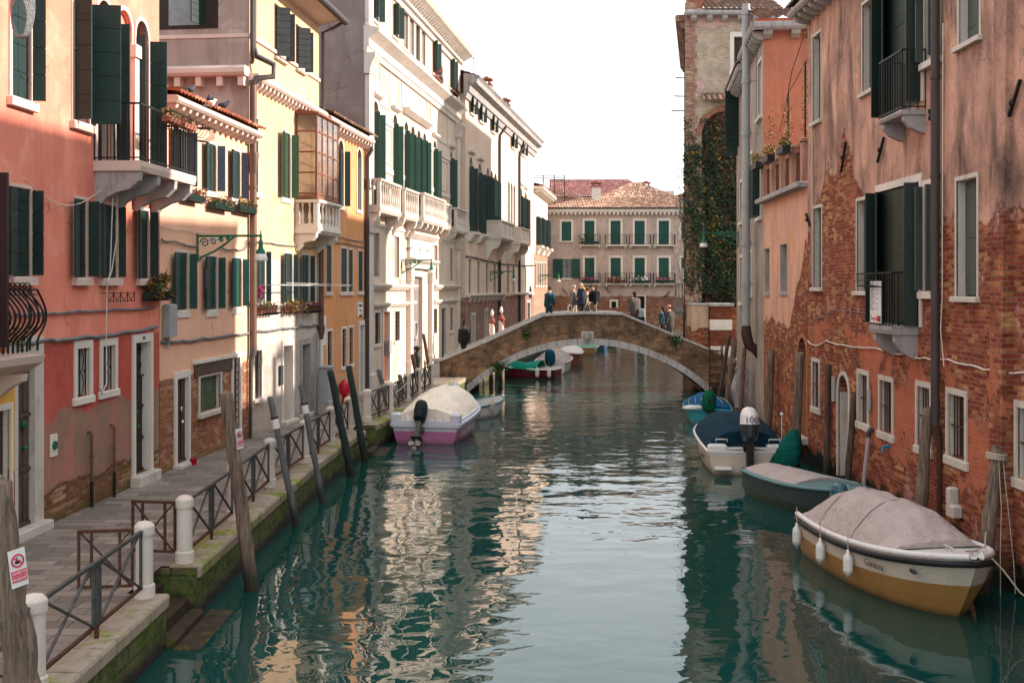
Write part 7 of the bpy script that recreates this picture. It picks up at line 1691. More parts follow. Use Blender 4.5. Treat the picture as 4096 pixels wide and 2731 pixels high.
def boat(name, label, stern, bow_dir_deg, **kw):
    """stern centre at the waterline; heading measured from +Y clockwise (towards +X)"""
    return thing(name, label, 'boat', (stern[0], stern[1], 0), PI / 2 - math.radians(bow_dir_deg))
def fender(p, lab, m=None, L=.42, r=.08, tilt=0., line=.35, grp=None):
    b = MB(); b.lathe([(0, 0), (r * .35, .01), (r * .4, .05), (r * .95, .1), (r, .16), (r, L - .1), (r * .9, L - .05), (r * .35, L), (r * .3, L + .05), (0, L + .06)], (0, 0, 0), 12)
    for k in range(3): b.lathe([(r * 1.02, .14 + k * (L - .28) / 2), (r * 1.04, .15 + k * (L - .28) / 2), (r * 1.02, .16 + k * (L - .28) / 2)], (0, 0, 0), 12)
    o = b.build('fender', m or M['gelwhite']); q = MB(); q.tube([(0, 0, L + .05), (0, .0, L + line)], .008, 4); q.build('line', M['rope'], o)
    o.location = p; o.rotation_euler = (tilt, 0, 0); return tag(o, lab, 'fender')
def railpt(r, hb, sz, L, t, sd, out=.06, dz=0):
    a = r.rotation_euler.z; x, y = t * L, sd * (hb(t) + out); return Vector((r.location.x + x * math.cos(a) - y * math.sin(a), r.location.y + x * math.sin(a) + y * math.cos(a), sz(t) + dz))

# yellow boat, bow towards the camera
yl = gel('ochre_yellow_gelcoat', lin(178, 132, 70), .25, .25); gc = canvas('greige_canvas', lin(186, 172, 166)); gcream = gel('cream_gelcoat', lin(206, 194, 176), .35, .2)
th = 8.6; ax = Vector((math.sin(math.radians(th)), -math.cos(math.radians(th)))); bowp = Vector((6.86, 16.75)); LY = 4.8
st = bowp - ax * LY; b1 = boat('covered_motorboat', 'ochre and cream motorboat under a greige canvas cover, nearest on the right', st, 180 - th)
BY = dict(bow=2.6, full=.95, tr=.84, sheer=(.72, .66, .98), flare=.3, rake=.55, mid=.56)
h_, hb, sz = make_hull(b1, LY, 1.95, [yl, gcream, M['foul']], stripe=4, **BY)
rubrail(b1, hb, sz, LY, M['black'], .05, -.06); deck(b1, hb, sz, LY, M['gelwhite'], 0, 1, .02, crown=.03)
m = MB(); n = 24
for sd in (-1, 1):
    pts = [((i / n) * LY * .985, sd * hb(min(i / n, .995)) * .965, sz(i / n) + .035) for i in range(n + 1)]; m.tube(pts, .05, 8)
m.build('gunwale', M['gelwhite'], b1)
cover(b1, hb, sz, LY, gc, .02, .76, lambda a: .14 + .56 * math.sin(PI * min(1, a * 1.02)) ** .6 * (1 + .1 * math.sin(a * 9)), ov=.9, skirt=.02, drop=-.04, pw=2.2, wr=.016, n=40, k=26)
m = MB(); pts = [(.76 * LY, y * hb(.76) * .9, sz(.76) + .055) for y in (-1, -.5, 0, .5, 1)]; m.tube(pts, .012, 5); m.build('cover_edge', M['olive'], b1)
for a_ in (.22, .5):
    m = MB(); aa = (a_ - .02) / .74; hh = .14 + .56 * math.sin(PI * min(1, aa * 1.02)) ** .6 * (1 + .1 * math.sin(aa * 9))
    m.tube([(a_ * LY, s_ * hb(a_) * .9, sz(a_) + hh * (1 - abs(s_) ** 2.2) + .052) for s_ in [k / 10 - 1 for k in range(21)]], .009, 5); m.build('seam', simple('dark_seam_thread', lin(140, 128, 122), .9), b1)
m = MB()
for x in (.83,):
    for dy in (-.07, .07): m.tube([(LY * x + dy, 0, sz(x) + .03), (LY * x + dy, 0, sz(x) + .12)], .014, 6)
    for dy in (-.07, .07): m.tube([(LY * x + dy - .07, 0, sz(x) + .12), (LY * x + dy + .07, 0, sz(x) + .12)], .014, 6)
m.tube([(LY * .965, .0, sz(.96)), (LY * .965, .0, sz(.96) + .14)], .02, 8); m.tube([(LY * .965, -.1, sz(.96) + .12), (LY * .965, .1, sz(.96) + .12)], .014, 6)
m.ball((LY * .93, .28, sz(.93) + .06), .05, 8, (1.3, 1, .5)); m.build('cleats', M['chrome'], b1)
def hull_text(r, s_, t, side, size, L, hb, sz, zf, mat_, slope=0., P=None, name='lettering', sx=1.):
    """lettering laid on the hull side at station t"""
    a0 = Vector((t * L - .05, side * hb(t), 0)); a1 = Vector(((t + .06) * L, side * hb(t + .06), 0)); d = (a1 - a0).normalized() * (1 if side < 0 else -1); nrm = Vector((d.y, -d.x, 0))
    Mx = Matrix((( d.x, 0, nrm.x, 0), (d.y, 0, nrm.y, 0), (0, 1, 0, 0), (0, 0, 0, 1))); p = Vector((t * L, side * hb(t), zf)) + nrm * .02
    Mx.translation = p; return text(name, s_, size, mat_, r, Mx, sx=sx)
hull_text(b1, 'Ganassa', .66, -1, .15, LY, hb, sz, sz(.66) * .72, M['oldwood'], sx=1.1) if False else hull_text(b1, 'Ganassa', .66, 1, .15, LY, hb, sz, sz(.66) * .72, M['oldwood'])
SD = 1 if (Matrix.Rotation(b1.rotation_euler.z, 3, 'Z') @ Vector((0, 1, 0))).x < 0 else -1
for c in [c for c in kids(b1) if c.name.startswith('lettering')]: bpy.data.objects.remove(c)
hull_text(b1, 'Ganassa', .70, SD, .15, LY, hb, sz, sz(.70) * .74, M['oldwood'])
m = MB(); t_ = .86; m.ball((t_ * LY, SD * (hb(t_) - .01), sz(t_) * .76), .09, 10, (1.3, .25, .4)); m.build('vent', M['greywood'], b1)
for t_, lab in ((.06, 'white fender at the stern corner of the yellow boat'), (.33, 'white fender hanging amidships on the yellow boat'), (.56, 'white fender nearest the bow of the yellow boat')):
    fender(railpt(b1, hb, sz, LY, t_, SD, .07, -.55), lab)
outboard(b1, -.12, -SD * .1, .62, gel('teal_blue_cowl', lin(34, 84, 104)), M['iron'], M['chrome'], .0, .95)
# grey-green boat
th = 20.; ax = Vector((math.sin(math.radians(th)), -math.cos(math.radians(th)))); bowp = Vector((7.42, 24.35)); L2_ = 3.65; st = bowp - ax * L2_
tg = gel('grey_teal_gelcoat', lin(84, 124, 126), .3, .15); tgd = gel('dark_grey_teal_hull', lin(62, 78, 76), .2, .2)
b2 = boat('small_motorboat', 'grey-green open motorboat with flat greige cover between the white boat and the yellow boat', st, 180 - th)
h_, hb, sz = make_hull(b2, L2_, 1.6, [tgd, tgd, M['foul']], stripe=4, bow=2.4, full=.95, tr=.82, sheer=(.6, .52, .68), flare=.25, rake=.45)
rubrail(b2, hb, sz, L2_, tg, .035, -.02); deck(b2, hb, sz, L2_, tg, 0, 1, .0, crown=.05); cover(b2, hb, sz, L2_, gc, .0, .62, lambda a: .1 + .04 * math.sin(a * PI), ov=.88, skirt=.02, drop=-.02, wr=.006)
m = MB(); m.tube([(L2_ * .9, 0, sz(.9)), (L2_ * .9, 0, sz(.9) + .1)], .025, 8); m.lathe([(.05, 0), (.03, .06), (.06, .09)], (L2_ * .93, .25, sz(.93)), 8); m.build('cleats', M['chrome'], b2)
# white boat with blue cover and big white-topped outboard
bc_ = canvas('deep_blue_teal_canvas', lin(10, 50, 66), .3)
b3 = boat('white_motorboat', 'white motorboat with dark blue cover and big white-topped outboard', (6.28, 30.3), 3)
L3_ = 4.9; h_, hb, sz = make_hull(b3, L3_, 2.25, [gcream, M['gelwhite'], M['foul']], stripe=4, bow=2.3, full=.9, tr=.93, sheer=(.66, .82, .98), flare=.2, rake=.5)
rubrail(b3, hb, sz, L3_, M['gelwhite'], .04, -.04); deck(b3, hb, sz, L3_, M['gelwhite'], .0, .99, -.02)
cover(b3, hb, sz, L3_, bc_, .07, .96, lambda a: .1 + .46 * math.sin(PI * min(1, a * .8 + .22)) ** .8, ov=1.0, skirt=.06, drop=-.03, pw=2.6, n=34, k=22)
m = MB()
for sd in (-1, 1):
    m.cut(); m.cbox(.02, .34, sd * .78 - .26, sd * .78 + .26, .5, .8, .05); m.tube([(.0, sd * .85, .9), (-.06, sd * .85, .96), (-.06, sd * .55, .96), (.0, sd * .55, .9)], .018, 6)
m.build('stern_seats', M['gelwhite'], b3); m = MB(); m.cbox(-.35, .0, -.9, -.45, .18, .24, .02); m.cut(); m.cbox(-.35, .0, .45, .9, .18, .24, .02); m.build('swim_platform', M['gelwhite'], b3)
outboard(b3, -.2, -.02, .78, gel('dark_slate_cowl', lin(52, 62, 70)), M['iron'], M['white'], .1, 1.5, white_top=gel('white_cowl', lin(236, 232, 232)), txt='100')
SD3 = 1 if (Matrix.Rotation(b3.rotation_euler.z, 3, 'Z') @ Vector((0, 1, 0))).x < 0 else -1
hull_text(b3, 'STINGRAY', .16, SD3, .15, L3_, hb, sz, .4, M['iron'])
m = MB(); m.tube([(.3, -SD3 * .95, .9), (.3, -SD3 * .95, 1.55)], .01, 5); m.ball((.3, -SD3 * .95, 1.6), .05, 8); m.build('stern_light', M['white'], b3)
aux = empty('auxiliary_motor'); aux.parent = b3; aux.location = (-.12, -SD3 * .95, .28); aux.rotation_euler = (0, .1, 0); gcv = canvas('sea_green_canvas', lin(10, 98, 86), .3)
m = MB(); m.lathe([(.2, 0), (.26, .1), (.24, .35), (.2, .6), (.13, .85), (.06, 1.0), (0, 1.02)], (0, 0, 0), 16)
for i, v in enumerate(m.v): f = 1 + .14 * math.sin(math.atan2(v.y, v.x) * 5 + v.z * 5); m.v[i] = Vector((v.x * f * 1.2 + v.z * .15, v.y * f * 1.45 - SD3 * v.z * .28, v.z * .95))
m.build('green_cover', gcv, aux)
# turquoise boat by the bridge
bt_ = canvas('bright_blue_tarpaulin', lin(16, 92, 138), .25)
b4 = boat('turquoise_boat', 'small turquoise boat with striped blue tarpaulin and green-wrapped outboard by the bridge', (7.25, 41.6), 6)
L4_ = 4.2; h_, hb, sz = make_hull(b4, L4_, 1.75, [gel('turquoise_gelcoat', lin(40, 146, 158)), gel('turquoise_gelcoat', lin(40, 146, 158)), M['foul']], bow=2.4, tr=.9, sheer=(.5, .5, .66))
rubrail(b4, hb, sz, L4_, gel('teal_rail', lin(30, 120, 130)), .03); deck(b4, hb, sz, L4_, gel('turquoise_deck', lin(50, 150, 160)), 0, .98, -.03)
cover(b4, hb, sz, L4_, bt_, .12, .98, lambda a: .16 + .16 * math.sin(a * PI), ov=1.0, skirt=.05)
m = MB()
for i in range(7): y = -.75 + i * .25; m.tube([(.7 + .4 * k, y * (1 - .04 * k), sz(.2) + .27 + .06 * math.sin(k * .5) - abs(y) * .14) for k in range(8)], .012, 4)
m.build('white_straps', M['rope'], b4); outboard(b4, -.1, .05, .5, M['iron'], M['iron'], M['terracotta'], .25, .95, cover_m=canvas('emerald_cloth', lin(10, 104, 72), .35))
m = MB(); m.ball((.35, SD3 * .6, .56), .28, 10, (1.2, 1.5, .35), .1); m.build('rag', M['white'], b4)
# pink boat on the left
cc = canvas('cream_canvas', lin(244, 232, 214), .06); pk = gel('orchid_pink_gelcoat', lin(190, 118, 160), .25, .15); lg = gel('pale_lilac_grey_gelcoat', lin(206, 208, 220), .25, .1)
b5 = boat('pink_motorboat', 'pink hulled motorboat under a domed cream cover moored by the left quay', (-2.78, 36.3), 9)
L5_ = 5.4; h_, hb, sz = make_hull(b5, L5_, 2.3, [pk, lg, M['foul']], stripe=4, bow=2.3, full=.9, tr=.93, sheer=(.62, .72, .9), flare=.2, rake=.5, mid=.66)
rubrail(b5, hb, sz, L5_, lg, .075, -.02); rubrail(b5, hb, sz, L5_, lg, .05, .08, out=-.03); deck(b5, hb, sz, L5_, lg, 0, .98, .0)
cover(b5, hb, sz, L5_, cc, .05, .97, lambda a: .14 + .66 * math.sin(PI * min(1, a * .84 + .12)) ** .8, ov=1.03, skirt=.12, drop=-.05, pw=2.3, n=40, k=28, wr=.024)
m = MB()
for sd in (-1, 1): m.cut(); m.cbox(-.02, .36, sd * .98 - .16, sd * .98 + .16, .6, .98, .06); m.cbox(.0, .34, sd * .5 - .3, sd * .5 + .3, .6, .72, .03)
for y in (-.62, -.35, .36, .62): m.tube([(.0, y, .7), (-.05, y, .82), (-.02, y + .05, .98)], .014, 6)
m.build('stern_corner', lg, b5); m = MB(); m.box(-.012, .0, -.95, -.25, .12, .38); m.cut(); m.box(-.012, .0, .45, .95, .12, .38); m.build('transom_panel', gel('deeper_pink_panel', lin(178, 108, 148)), b5)
outboard(b5, -.3, .12, .62, simple('teal_black_motor_cover', lin(18, 34, 38), .7, 0, .2), gel('slate_drive_leg', lin(60, 84, 92)), M['gelwhite'], .55, 1.25)
SD5 = -1 if (Matrix.Rotation(b5.rotation_euler.z, 3, 'Z') @ Vector((0, 1, 0))).x < 0 else 1
for t_ in (.1, .15, .22, .27, .32, .38):                               # torn white graphic on the hull side
    m = MB(); xg = t_ * L5_; yg = SD5 * (hb(t_) * .985 + .012); m.add([(xg, yg, .22 + t_ * .2), (xg + .1, yg, .2 + t_ * .2), (xg + .15, yg, .36 + t_ * .25), (xg + .02, yg, .4 + t_ * .2)], [(0, 1, 2, 3)]); m.build('hull_graphic', M['white'], b5)
b6 = boat('small_teal_boat', 'small boat with teal edge and leaf-patterned motor cover ahead of the pink boat', (-1.95, 42.9), 34)
h_, hb, sz = make_hull(b6, 2.7, 1.2, [M['gelwhite'], M['gelwhite'], M['foul']], bow=2.3, tr=.85, sheer=(.5, .5, .7)); rubrail(b6, hb, sz, 2.7, gel('teal_trim', lin(30, 120, 130)), .04); deck(b6, hb, sz, 2.7, M['stoneg'], 0, .98, -.03)
n = NT('leaf_patterned_cloth', .8); v_ = n.ramp(n.noise(9., 2, .5), .6, .63); outboard(b6, -.1, .25, .55, M['iron'], M['iron'], M['iron'], .1, 1.1, cover_m=n.done(n.mix(v_, lin(214, 212, 206), lin(40, 120, 100)), n.bump(n.noise(5, 3), .6, .05)))
for i, (t_, lab) in enumerate(((.1, 'grubby white fender tilting off the small boat ahead of the pink one'), (.4, 'second grubby fender on the small boat ahead of the pink one'))): fender(railpt(b6, hb, sz, 2.7, t_, -1 if SD5 < 0 else -1, .12, -.35), lab, M['stone'], .5, .1, .3)
# boats beyond the bridge
def far_boat(name, lab, p, ang, L, B, mats, rail, dk_, cov=None, sheer=(.55, .5, .75), motor=None, cvh=.3):
    r = boat(name, lab, p, ang); h_, hb, sz = make_hull(r, L, B, mats, bow=2.2, tr=.85, sheer=sheer, n=14); rubrail(r, hb, sz, L, rail, .04); deck(r, hb, sz, L, dk_, 0, .98, -.08)
    if cov: cover(r, hb, sz, L, cov, .05 if cvh > .25 else .35, .95, lambda a: .1 + cvh * math.sin(a * PI) ** .7, n=18, k=12)
    if motor: outboard(r, -.1, 0, .55, motor, M['iron'], M['iron'], .0, 1.1, cover_m=motor)
    return r, hb, sz
jade = canvas('jade_green_cloth', lin(16, 128, 108), .2); mar = gel('maroon_gelcoat', lin(104, 22, 46))
r, hb, sz = far_boat('maroon_boat', 'maroon boat with a jade green cloth seen under the bridge arch', (2.55, 62.6), -72, 3.6, 1.7, [mar, mar, M['foul']], M['gelwhite'], M['stone'])
m = MB(); m.grid(lambda a, b: (1.0 + 2.7 * a, (b - .5) * 2 * (hb(min(.97, (1.0 + 2.7 * a) / 3.6)) + .08), .78 + .12 * math.sin(a * 7 + b * 5) * .6 + .14 * (1 - abs(2 * b - 1)) - .3 * max(0, abs(2 * b - 1) - .8) * 5), 18, 12); m.build('cloth', jade, r)
for i, (t_, lab) in enumerate(((.08, 'pale fender at the stern of the maroon boat'), (.26, 'second pale fender on the maroon boat'))):
    fender(railpt(r, hb, sz, 3.6, t_, 1 if i < 9 else -1, .1, -.5), lab, M['gelwhite'], .55, .11)
far_boat('white_covered_boat', 'white boat with greige cover and blue wrapped motor beyond the bridge', (2.2, 65.6), 8, 5.2, 2.1, [M['gelwhite'], M['gelwhite'], M['foul']], M['gelwhite'], M['gelwhite'], gc, (.7, .7, .9), canvas('petrol_blue_cloth', lin(20, 74, 100)), .5)
far_boat('varnished_boat', 'varnished brown wooden boat with white cloth beyond the bridge', (3.6, 73.5), 6, 6, 1.9, [M['redwood'], M['redwood'], M['foul']], M['redwood'], M['redwood'], M['white'], (.7, .6, .9), None, .3)
far_boat('yellow_green_boat', 'ochre sided boat with green deck far beyond the bridge', (5.2, 84.5), 8, 4.6, 2.2, [yl, yl, M['foul']], M['gelwhite'], gel('sea_green_deck', lin(60, 160, 120)))
far_boat('blue_boat', 'small dark blue boat farthest under the bridge arch', (6.9, 92), 10, 4, 1.5, [gel('navy_gelcoat', lin(20, 70, 110))] * 2 + [M['foul']], M['gelwhite'], M['gelwhite'])
far_boat('brown_boat', 'little brown boat in shadow beyond the blue boat', (8.4, 98), 10, 4, 1.5, [M['darkwood'], M['darkwood'], M['foul']], M['stone'], M['stone'])
# ------------------------------------------------------------------ mooring piles
def pile(base, top, r, m, lab, collar=None, sign=None, n=14, rt=None, rope=None, pointed=False, wob=.02):
    base = Vector(base); top = Vector(top); o_ = base.copy(); d = (top - base); rn = random.Random(lab)
    pts, rs = [], []
    for i in range(n):
        t = i / (n - 1); p = d * t; p.x += rn.uniform(-wob, wob) * r * 4; p.y += rn.uniform(-wob, wob) * r * 4; pts.append(p); rs.append((r + ((rt or r * .85) - r) * t) * rn.uniform(.95, 1.05))
    pts[0] = d * -.35; pts.append(d * 1.006); rs.append(rs[-1] * .72 if not pointed else rs[-1] * .3)
    b = MB(); b.tube(pts, rs, 14, jit=.03); o = b.build('mooring_pile', m); o.location = o_; tag(o, lab, 'mooring pile')
    if collar:
        c = MB(); q = d * collar; u = d.normalized(); c.tube([q, q + u * .2], r * 1.08, 12); c.build('white_band', M['white'], o); c = MB(); c.tube([q + u * .21, q + u * .25], r * 1.15, 10); c.build('rope', M['rust'], o)
    if rope:
        c = MB(); u = d.normalized()
        for k in range(3): q = d * rope + u * .035 * k; c.tube([q - u * .012, q + u * .012], r * 1.1, 12)
        c.build('rope', M['rope'], o)
    return o
A_ = (('p', (-4.29, 18.8), (-4.72, 18.8, 3.24), .125, 'pile', 'thick brown leaning pile with a red and white notice, in front of the water steps'),
      ('p', (-4.52, 23.9), (-5.08, 23.9, 2.68), .075, 'pileg', 'slim grey leaning pile with a white band, nearest of the two banded ones'),
      ('p', (-4.39, 26.4), (-4.9, 26.4, 2.73), .075, 'pileg', 'slim grey leaning pile with a white band, farther of the two banded ones'),
      ('p', (-4.27, 30.2), (-4.82, 30.2, 2.77), .105, 'pilet', 'dark teal leaning pile, nearer of the dark pair left of the pink boat'),
      ('p', (-4.2, 32.6), (-4.68, 32.6, 2.74), .105, 'pilet', 'dark teal leaning pile, farther of the dark pair left of the pink boat'))
for i, (_, b, t, r, m, lab) in enumerate(A_): pile((*b, 0), t, r, M[m], lab, collar=.76 if i in (1, 2) else None)
pile((-3.98, 38.6, 0), (-4.52, 38.6, 2.2), .09, M['pileg'], 'grey pile with a rope just behind the stern of the pink boat', rope=.75)
pile((-3.95, 42.6, 0), (-4.2, 42.6, 1.72), .095, M['pileg'], 'short grey pile beside the railing left of the cream cover', rope=.8)
pile((-3.55, 45.6, 0), (-3.98, 45.6, 2.3), .1, M['piler'], 'reddish mooring pile with a dark foot in front of the palazzo')
pile((-3.3, 48.6, 0), (-3.78, 48.6, 3.0), .075, M['piler'], 'tall thin reddish pile nearest the bridge on the left')
pf = pile((-4.47, 10.8, 0), (-4.92, 10.8, 3.12), .17, M['pile'], 'very thick weathered pile with a no mooring sign at the lower left corner', wob=.03, n=20)
def divieto(par, c, w, h, rz, lean=0., right=None):
    m = MB(); m.box(-w / 2, w / 2, -.006, 0, -h / 2, h / 2); o = m.build('no_mooring_sign', M['white']); o.location = c; o.rotation_euler = (0, lean, rz); tag(o, right, 'sign')
    rp = simple('magenta_red_print', lin(206, 40, 80), .5, bump=0); m = MB(); m.tube([(.0 + w * .34 * math.cos(t * PI / 12), -.012, h * .2 + w * .34 * math.sin(t * PI / 12)) for t in range(25)], w * .045, 5, False); m.bar((-w * .24, -.012, h * .2 + w * .24), (w * .24, -.012, h * .2 - w * .24), w * .08, .008); m.build('red_ring', rp, o)
    m = MB(); m.box(-w * .45, w * .45, -.012, -.006, -h * .2, -h * .06); m.box(-w * .45, w * .45, -.012, -.006, -h * .36, -h * .22); m.build('red_panel', rp, o)
    m = MB(); m.extr([(-.011, h * .12), (-.009, h * .12), (-.009, h * .2), (-.011, h * .2)], -w * .16, w * .16); m.bar((-.02 * w, -.01, h * .2), (-.02 * w, -.01, h * .3), w * .05, .004); m.build('boat_symbol', M['iron'], o)
    for z, t in ((-.13, 'DIVIETO'), (-.29, 'ORMEGGIO')): text('lettering', t, h * .105, M['white'], o, Matrix.Translation((0, -.014, h * z)) @ Matrix.Rotation(PI / 2, 4, 'X'), sx=.8 if t == 'ORMEGGIO' else 1.)
    return o
divieto(None, (-4.655, 10.72, 2.36), .17, .36, .95, -.13, 'white no mooring sign reading DIVIETO ORMEGGIO on the thick corner pile')
divieto(None, (-4.49, 18.74, 2.51), .15, .34, 1.05, -.13, 'small white no mooring sign on the brown pile by the steps')
for b, t, r, m, lab, kw in (
    ((7.72, 18.7), (8.0, 18.75, 2.35), .15, 'pile', 'thick grey-brown pile with white rope and blue paint at the bow of the yellow boat', dict(rope=.93, rt=.085)),
    ((7.86, 22.0), (8.04, 22.0, 2.66), .14, 'pile', 'thick grey pile with a thin green cord, behind the yellow boat', dict(rt=.09)),
    ((8.12, 27.6), (8.3, 27.6, 2.44), .085, 'piled', 'dark thin pile right of the arched water door', dict()),
    ((8.2, 29.7), (8.26, 29.7, 2.98), .085, 'piled', 'dark thin pile left of the arched water door', dict()),
    ((7.68, 30.9), (7.82, 30.9, 3.18), .13, 'pile', 'thick pale pile standing before the brick niche', dict(rt=.12)),
    ((8.15, 36.4), (8.3, 36.4, 2.95), .13, 'pile', 'thick pale pile against the pink house', dict(rt=.13)),
    ((8.5, 45.2), (8.85, 45.2, 2.9), .13, 'pile', 'leaning pile at the right foot of the bridge', dict()),
    ((8.2, 45.6), (8.75, 45.8, 3.1), .09, 'piled', 'darker thin pile leaning just behind the one at the bridge foot', dict()),
    ((8.45, 42.2), (8.62, 42.2, 2.75), .09, 'piler', 'reddish brown pile in front of the pale grey pipe', dict()),
    ((8.35, 43.6), (8.5, 43.6, 2.1), .1, 'piled', 'short dark pile between the turquoise boat and the wall', dict())):
    pile((*b, 0), t, r, M[m], lab, **kw)
m = MB(); m.tube([(0, 0, 0), (.16, 0, 1.55)], .05, 8); m.mat = 1; m.tube([(.16, 0, 1.55), (.17, 0, 1.66), (.2, 0, 1.72), (.3, 0, 1.74)], .06, 8); o = m.build('plastic_pipe', [M['pvc'], M['greywood']]); o.location = (8.05, 26.2, 0); tag(o, 'upright mauve-grey plastic pipe with an elbow beside the brick wall', 'pipe')
# blue paint smears and mooring lines
m = MB(); m.tube([(7.98, 18.66, 2.2), (8.0, 18.6, 1.4), (7.94, 18.5, .7), (7.9, 18.4, -.1)], .008, 5); m.tube([(8.05, 18.66, 2.18), (8.13, 18.6, 1.2), (8.16, 18.5, .5), (8.14, 18.4, .05)], .008, 5); tag(m.build('white_line', M['rope']), 'pair of thin white lines hanging from the roped pile', 'rope')
m = MB(); m.tube([(7.13, 16.9, .98), (7.3, 16.9, .8), (7.5, 16.8, .5), (7.75, 16.7, .3), (8.1, 16.6, .3), (8.2, 16.5, .5)], .013, 5); tag(m.build('mooring_line', M['rope']), 'orange-brown mooring line from the yellow bow to the wall', 'rope')
m = MB(); m.tube([(7.0, 17.2, 1.02), (7.4, 17.8, .95), (7.75, 18.6, 1.0)], .013, 5); tag(m.build('mooring_line', M['rope']), 'short line tying the yellow boat to the roped pile', 'rope')
m = MB(); m.tube([(-4.46, 38.5, 1.62), (-4.2, 39.0, 1.3), (-4.0, 40.2, 1.35), (-3.85, 42., 1.5), (-3.9, 42.5, 1.55)], .012, 5); tag(m.build('mooring_line', M['wcable']), 'white line looped between the two grey piles by the railing', 'rope')
m = MB(); m.tube([(8.62, 42.1, 1.9), (8.4, 43, .7), (8.6, 44, 1.2), (8.8, 45.1, 2.2)], .012, 5); tag(m.build('mooring_line', M['wcable']), 'pale line draped between the piles at the right bridge foot', 'rope')
m = MB()
for k in range(3): m.grid(lambda a, b: (.2 * math.sin(b * 6 + k) * .4 + (a - .5) * .5, .1 * math.sin(a * 9 + k), 1.9 - b * 1.3 - .1 * k), 8, 10)
o = m.build('hanging_sheet', M['stoneg']); o.location = (8.55, 42.6, .1); tag(o, 'bundled pale plastic sheet hanging among the piles at right', 'plastic sheet')
# striped poles beyond the bridge
def striped(p, h, lab):
    n = NT('red_white_spiral_paint', .5, 0, .4); x = n.xyz(); ang = n.math('ARCTAN2', x[1], x[0]); s_ = n.math('SINE', n.math('ADD', ang, n.math('MULTIPLY', x[2], 3.4)))
    c = n.mix(n.ramp(s_, -.02, .02), lin(120, 44, 40), lin(222, 206, 196)); c = n.mix(n.ramp(x[2], .5, .7, .85, 0), c, lin(60, 56, 40)); mt = n.done(c)
    b = MB(); b.tube([(0, 0, -.5), (0, 0, h)], .16, 16); o = b.build('striped_mooring_pole', mt); o.location = (*p, 0)
    b = MB(); b.lathe([(.16, 0), (.21, .03), (.21, .1), (.17, .12), (.15, .2), (.06, .3), (.05, .36)], (0, 0, h), 14); b.build('cap', simple('brown_red_cap', lin(132, 66, 52), .5), o)
    b = MB(); b.lathe([(.03, 0), (.07, .05), (.09, .16), (.05, .3), (.0, .38)], (0, 0, h + .36), 10); b.build('finial', M['white'], o); return tag(o, lab, 'mooring pole', 'barber striped mooring poles behind the bridge')
striped((-1.02, 58.4), 3.15, 'red and white spiral striped pole, left of the pair behind the bridge'); striped((-.55, 58.5), 3.3, 'red and white spiral striped pole, right of the pair behind the bridge')
# ------------------------------------------------------------------ bollards and railings
BOL = [(-5.0, 11.9), (-5.04, 15.6), (-5.05, 17.55), (-5.08, 20.8), (-5.15, 24.2), (-5.02, 27.5), (-4.88, 30.65), (-4.78, 33.3), (-4.56, 35.85), (-4.13, 38.5), (-3.92, 42.4), (-3.72, 45.2), (-3.45, 48.4)]
BL = ['white stone bollard behind the thick corner pile', 'tall white stone bollard on the near side of the water steps', 'tall white stone bollard on the far side of the water steps', 'white bollard half hidden behind the brown pile', 'pale bollard beside the first banded grey pile',
      'pale bollard beside the second banded grey pile', 'pale bollard with a cord round its top, before the dark teal piles', 'pale bollard between the two dark teal piles', 'wide white bollard standing by the far water steps', 'white bollard left of the grey pile by the pink boat',
      'white bollard behind the short grey pile', 'white bollard beside the reddish pile', 'last white bollard before the bridge pillar']
proto = MB(); proto.lathe([(.142, 0), (.142, .17), (.128, .185), (.118, .19)], (0, 0, 0), 30, False); proto.lathe([(.118, .19), (.116, .5), (.115, .87)], (0, 0, 0), 30); proto.lathe([(.115, .87), (.134, .872), (.136, .9), (.136, .99), (.125, 1.01), (.09, 1.045), (0, 1.07)], (0, 0, 0), 30, False)
pm = proto.build('stone_bollard', M['bollard']); 
for i, ((x, y), lab) in enumerate(zip(BOL, BL)):
    o = pm if i == 0 else pm.copy()
    if i: C.objects.link(o)
    o.location = (x, y, ZQ + .01); o.rotation_euler = (0, 0, i * 1.3); s_ = 1. if i < 7 else (.98 if i != 8 else 1.08); o.scale = (s_, s_, .98); tag(o, lab, 'bollard', 'white stone bollards along the left quay')
def railing(p, q, lab, h=.92, m=None, nb=2):
    p, q = Vector(p), Vector(q); L = (q - p).length; rz = math.atan2(q.y - p.y, q.x - p.x); r = thing('iron_railing', lab, 'railing', (p.x, p.y, ZQ + .01), rz, 'iron railings between the bollards'); m = m or M['railgrey']
    a = .14; b = L - .14; z0 = .16; f = MB(); f.bar((a, 0, h), (b, 0, h), .05, .04); f.build('handrail', m, r); g = MB(); g.bar((a, 0, z0), (b, 0, z0), .045, .035); g.build('bottom_rail', M['rust'], r)
    ps = MB()
    for x in (a + .02, b - .02): ps.bar((x, 0, z0), (x, 0, h), .035)
    for k in range(nb + 1):
        c = a + (b - a) * k / nb
        if 0 < k < nb:
            for dx in (-.1, 0, .1): ps.bar((c + dx, 0, z0 if dx else -.01), (c + dx, 0, h), .04)
    for k in ((0.06, 1) if False else ()): pass
    if nb == 1:
        for q_ in (.25, .75): ps.bar((a + (b - a) * q_, 0, z0), (a + (b - a) * q_, 0, h), .035)
    ps.build('uprights', m, r)
    cr = MB()
    for k in range(nb):
        c0 = a + (b - a) * k / nb + (.1 if k else .03); c1 = a + (b - a) * (k + 1) / nb - (.1 if k < nb - 1 else .03)
        cr.bar((c0, .012, z0), (c1, .012, h), .035, .02); cr.bar((c0, -.012, h), (c1, -.012, z0), .035, .02)
    cr.build('cross_bars', m, r); ft = MB()
    for k in range(1, nb): c = a + (b - a) * k / nb; ft.bar((c, 0, -.02), (c, 0, z0), .045)
    ft.build('foot', M['rust'], r); return r
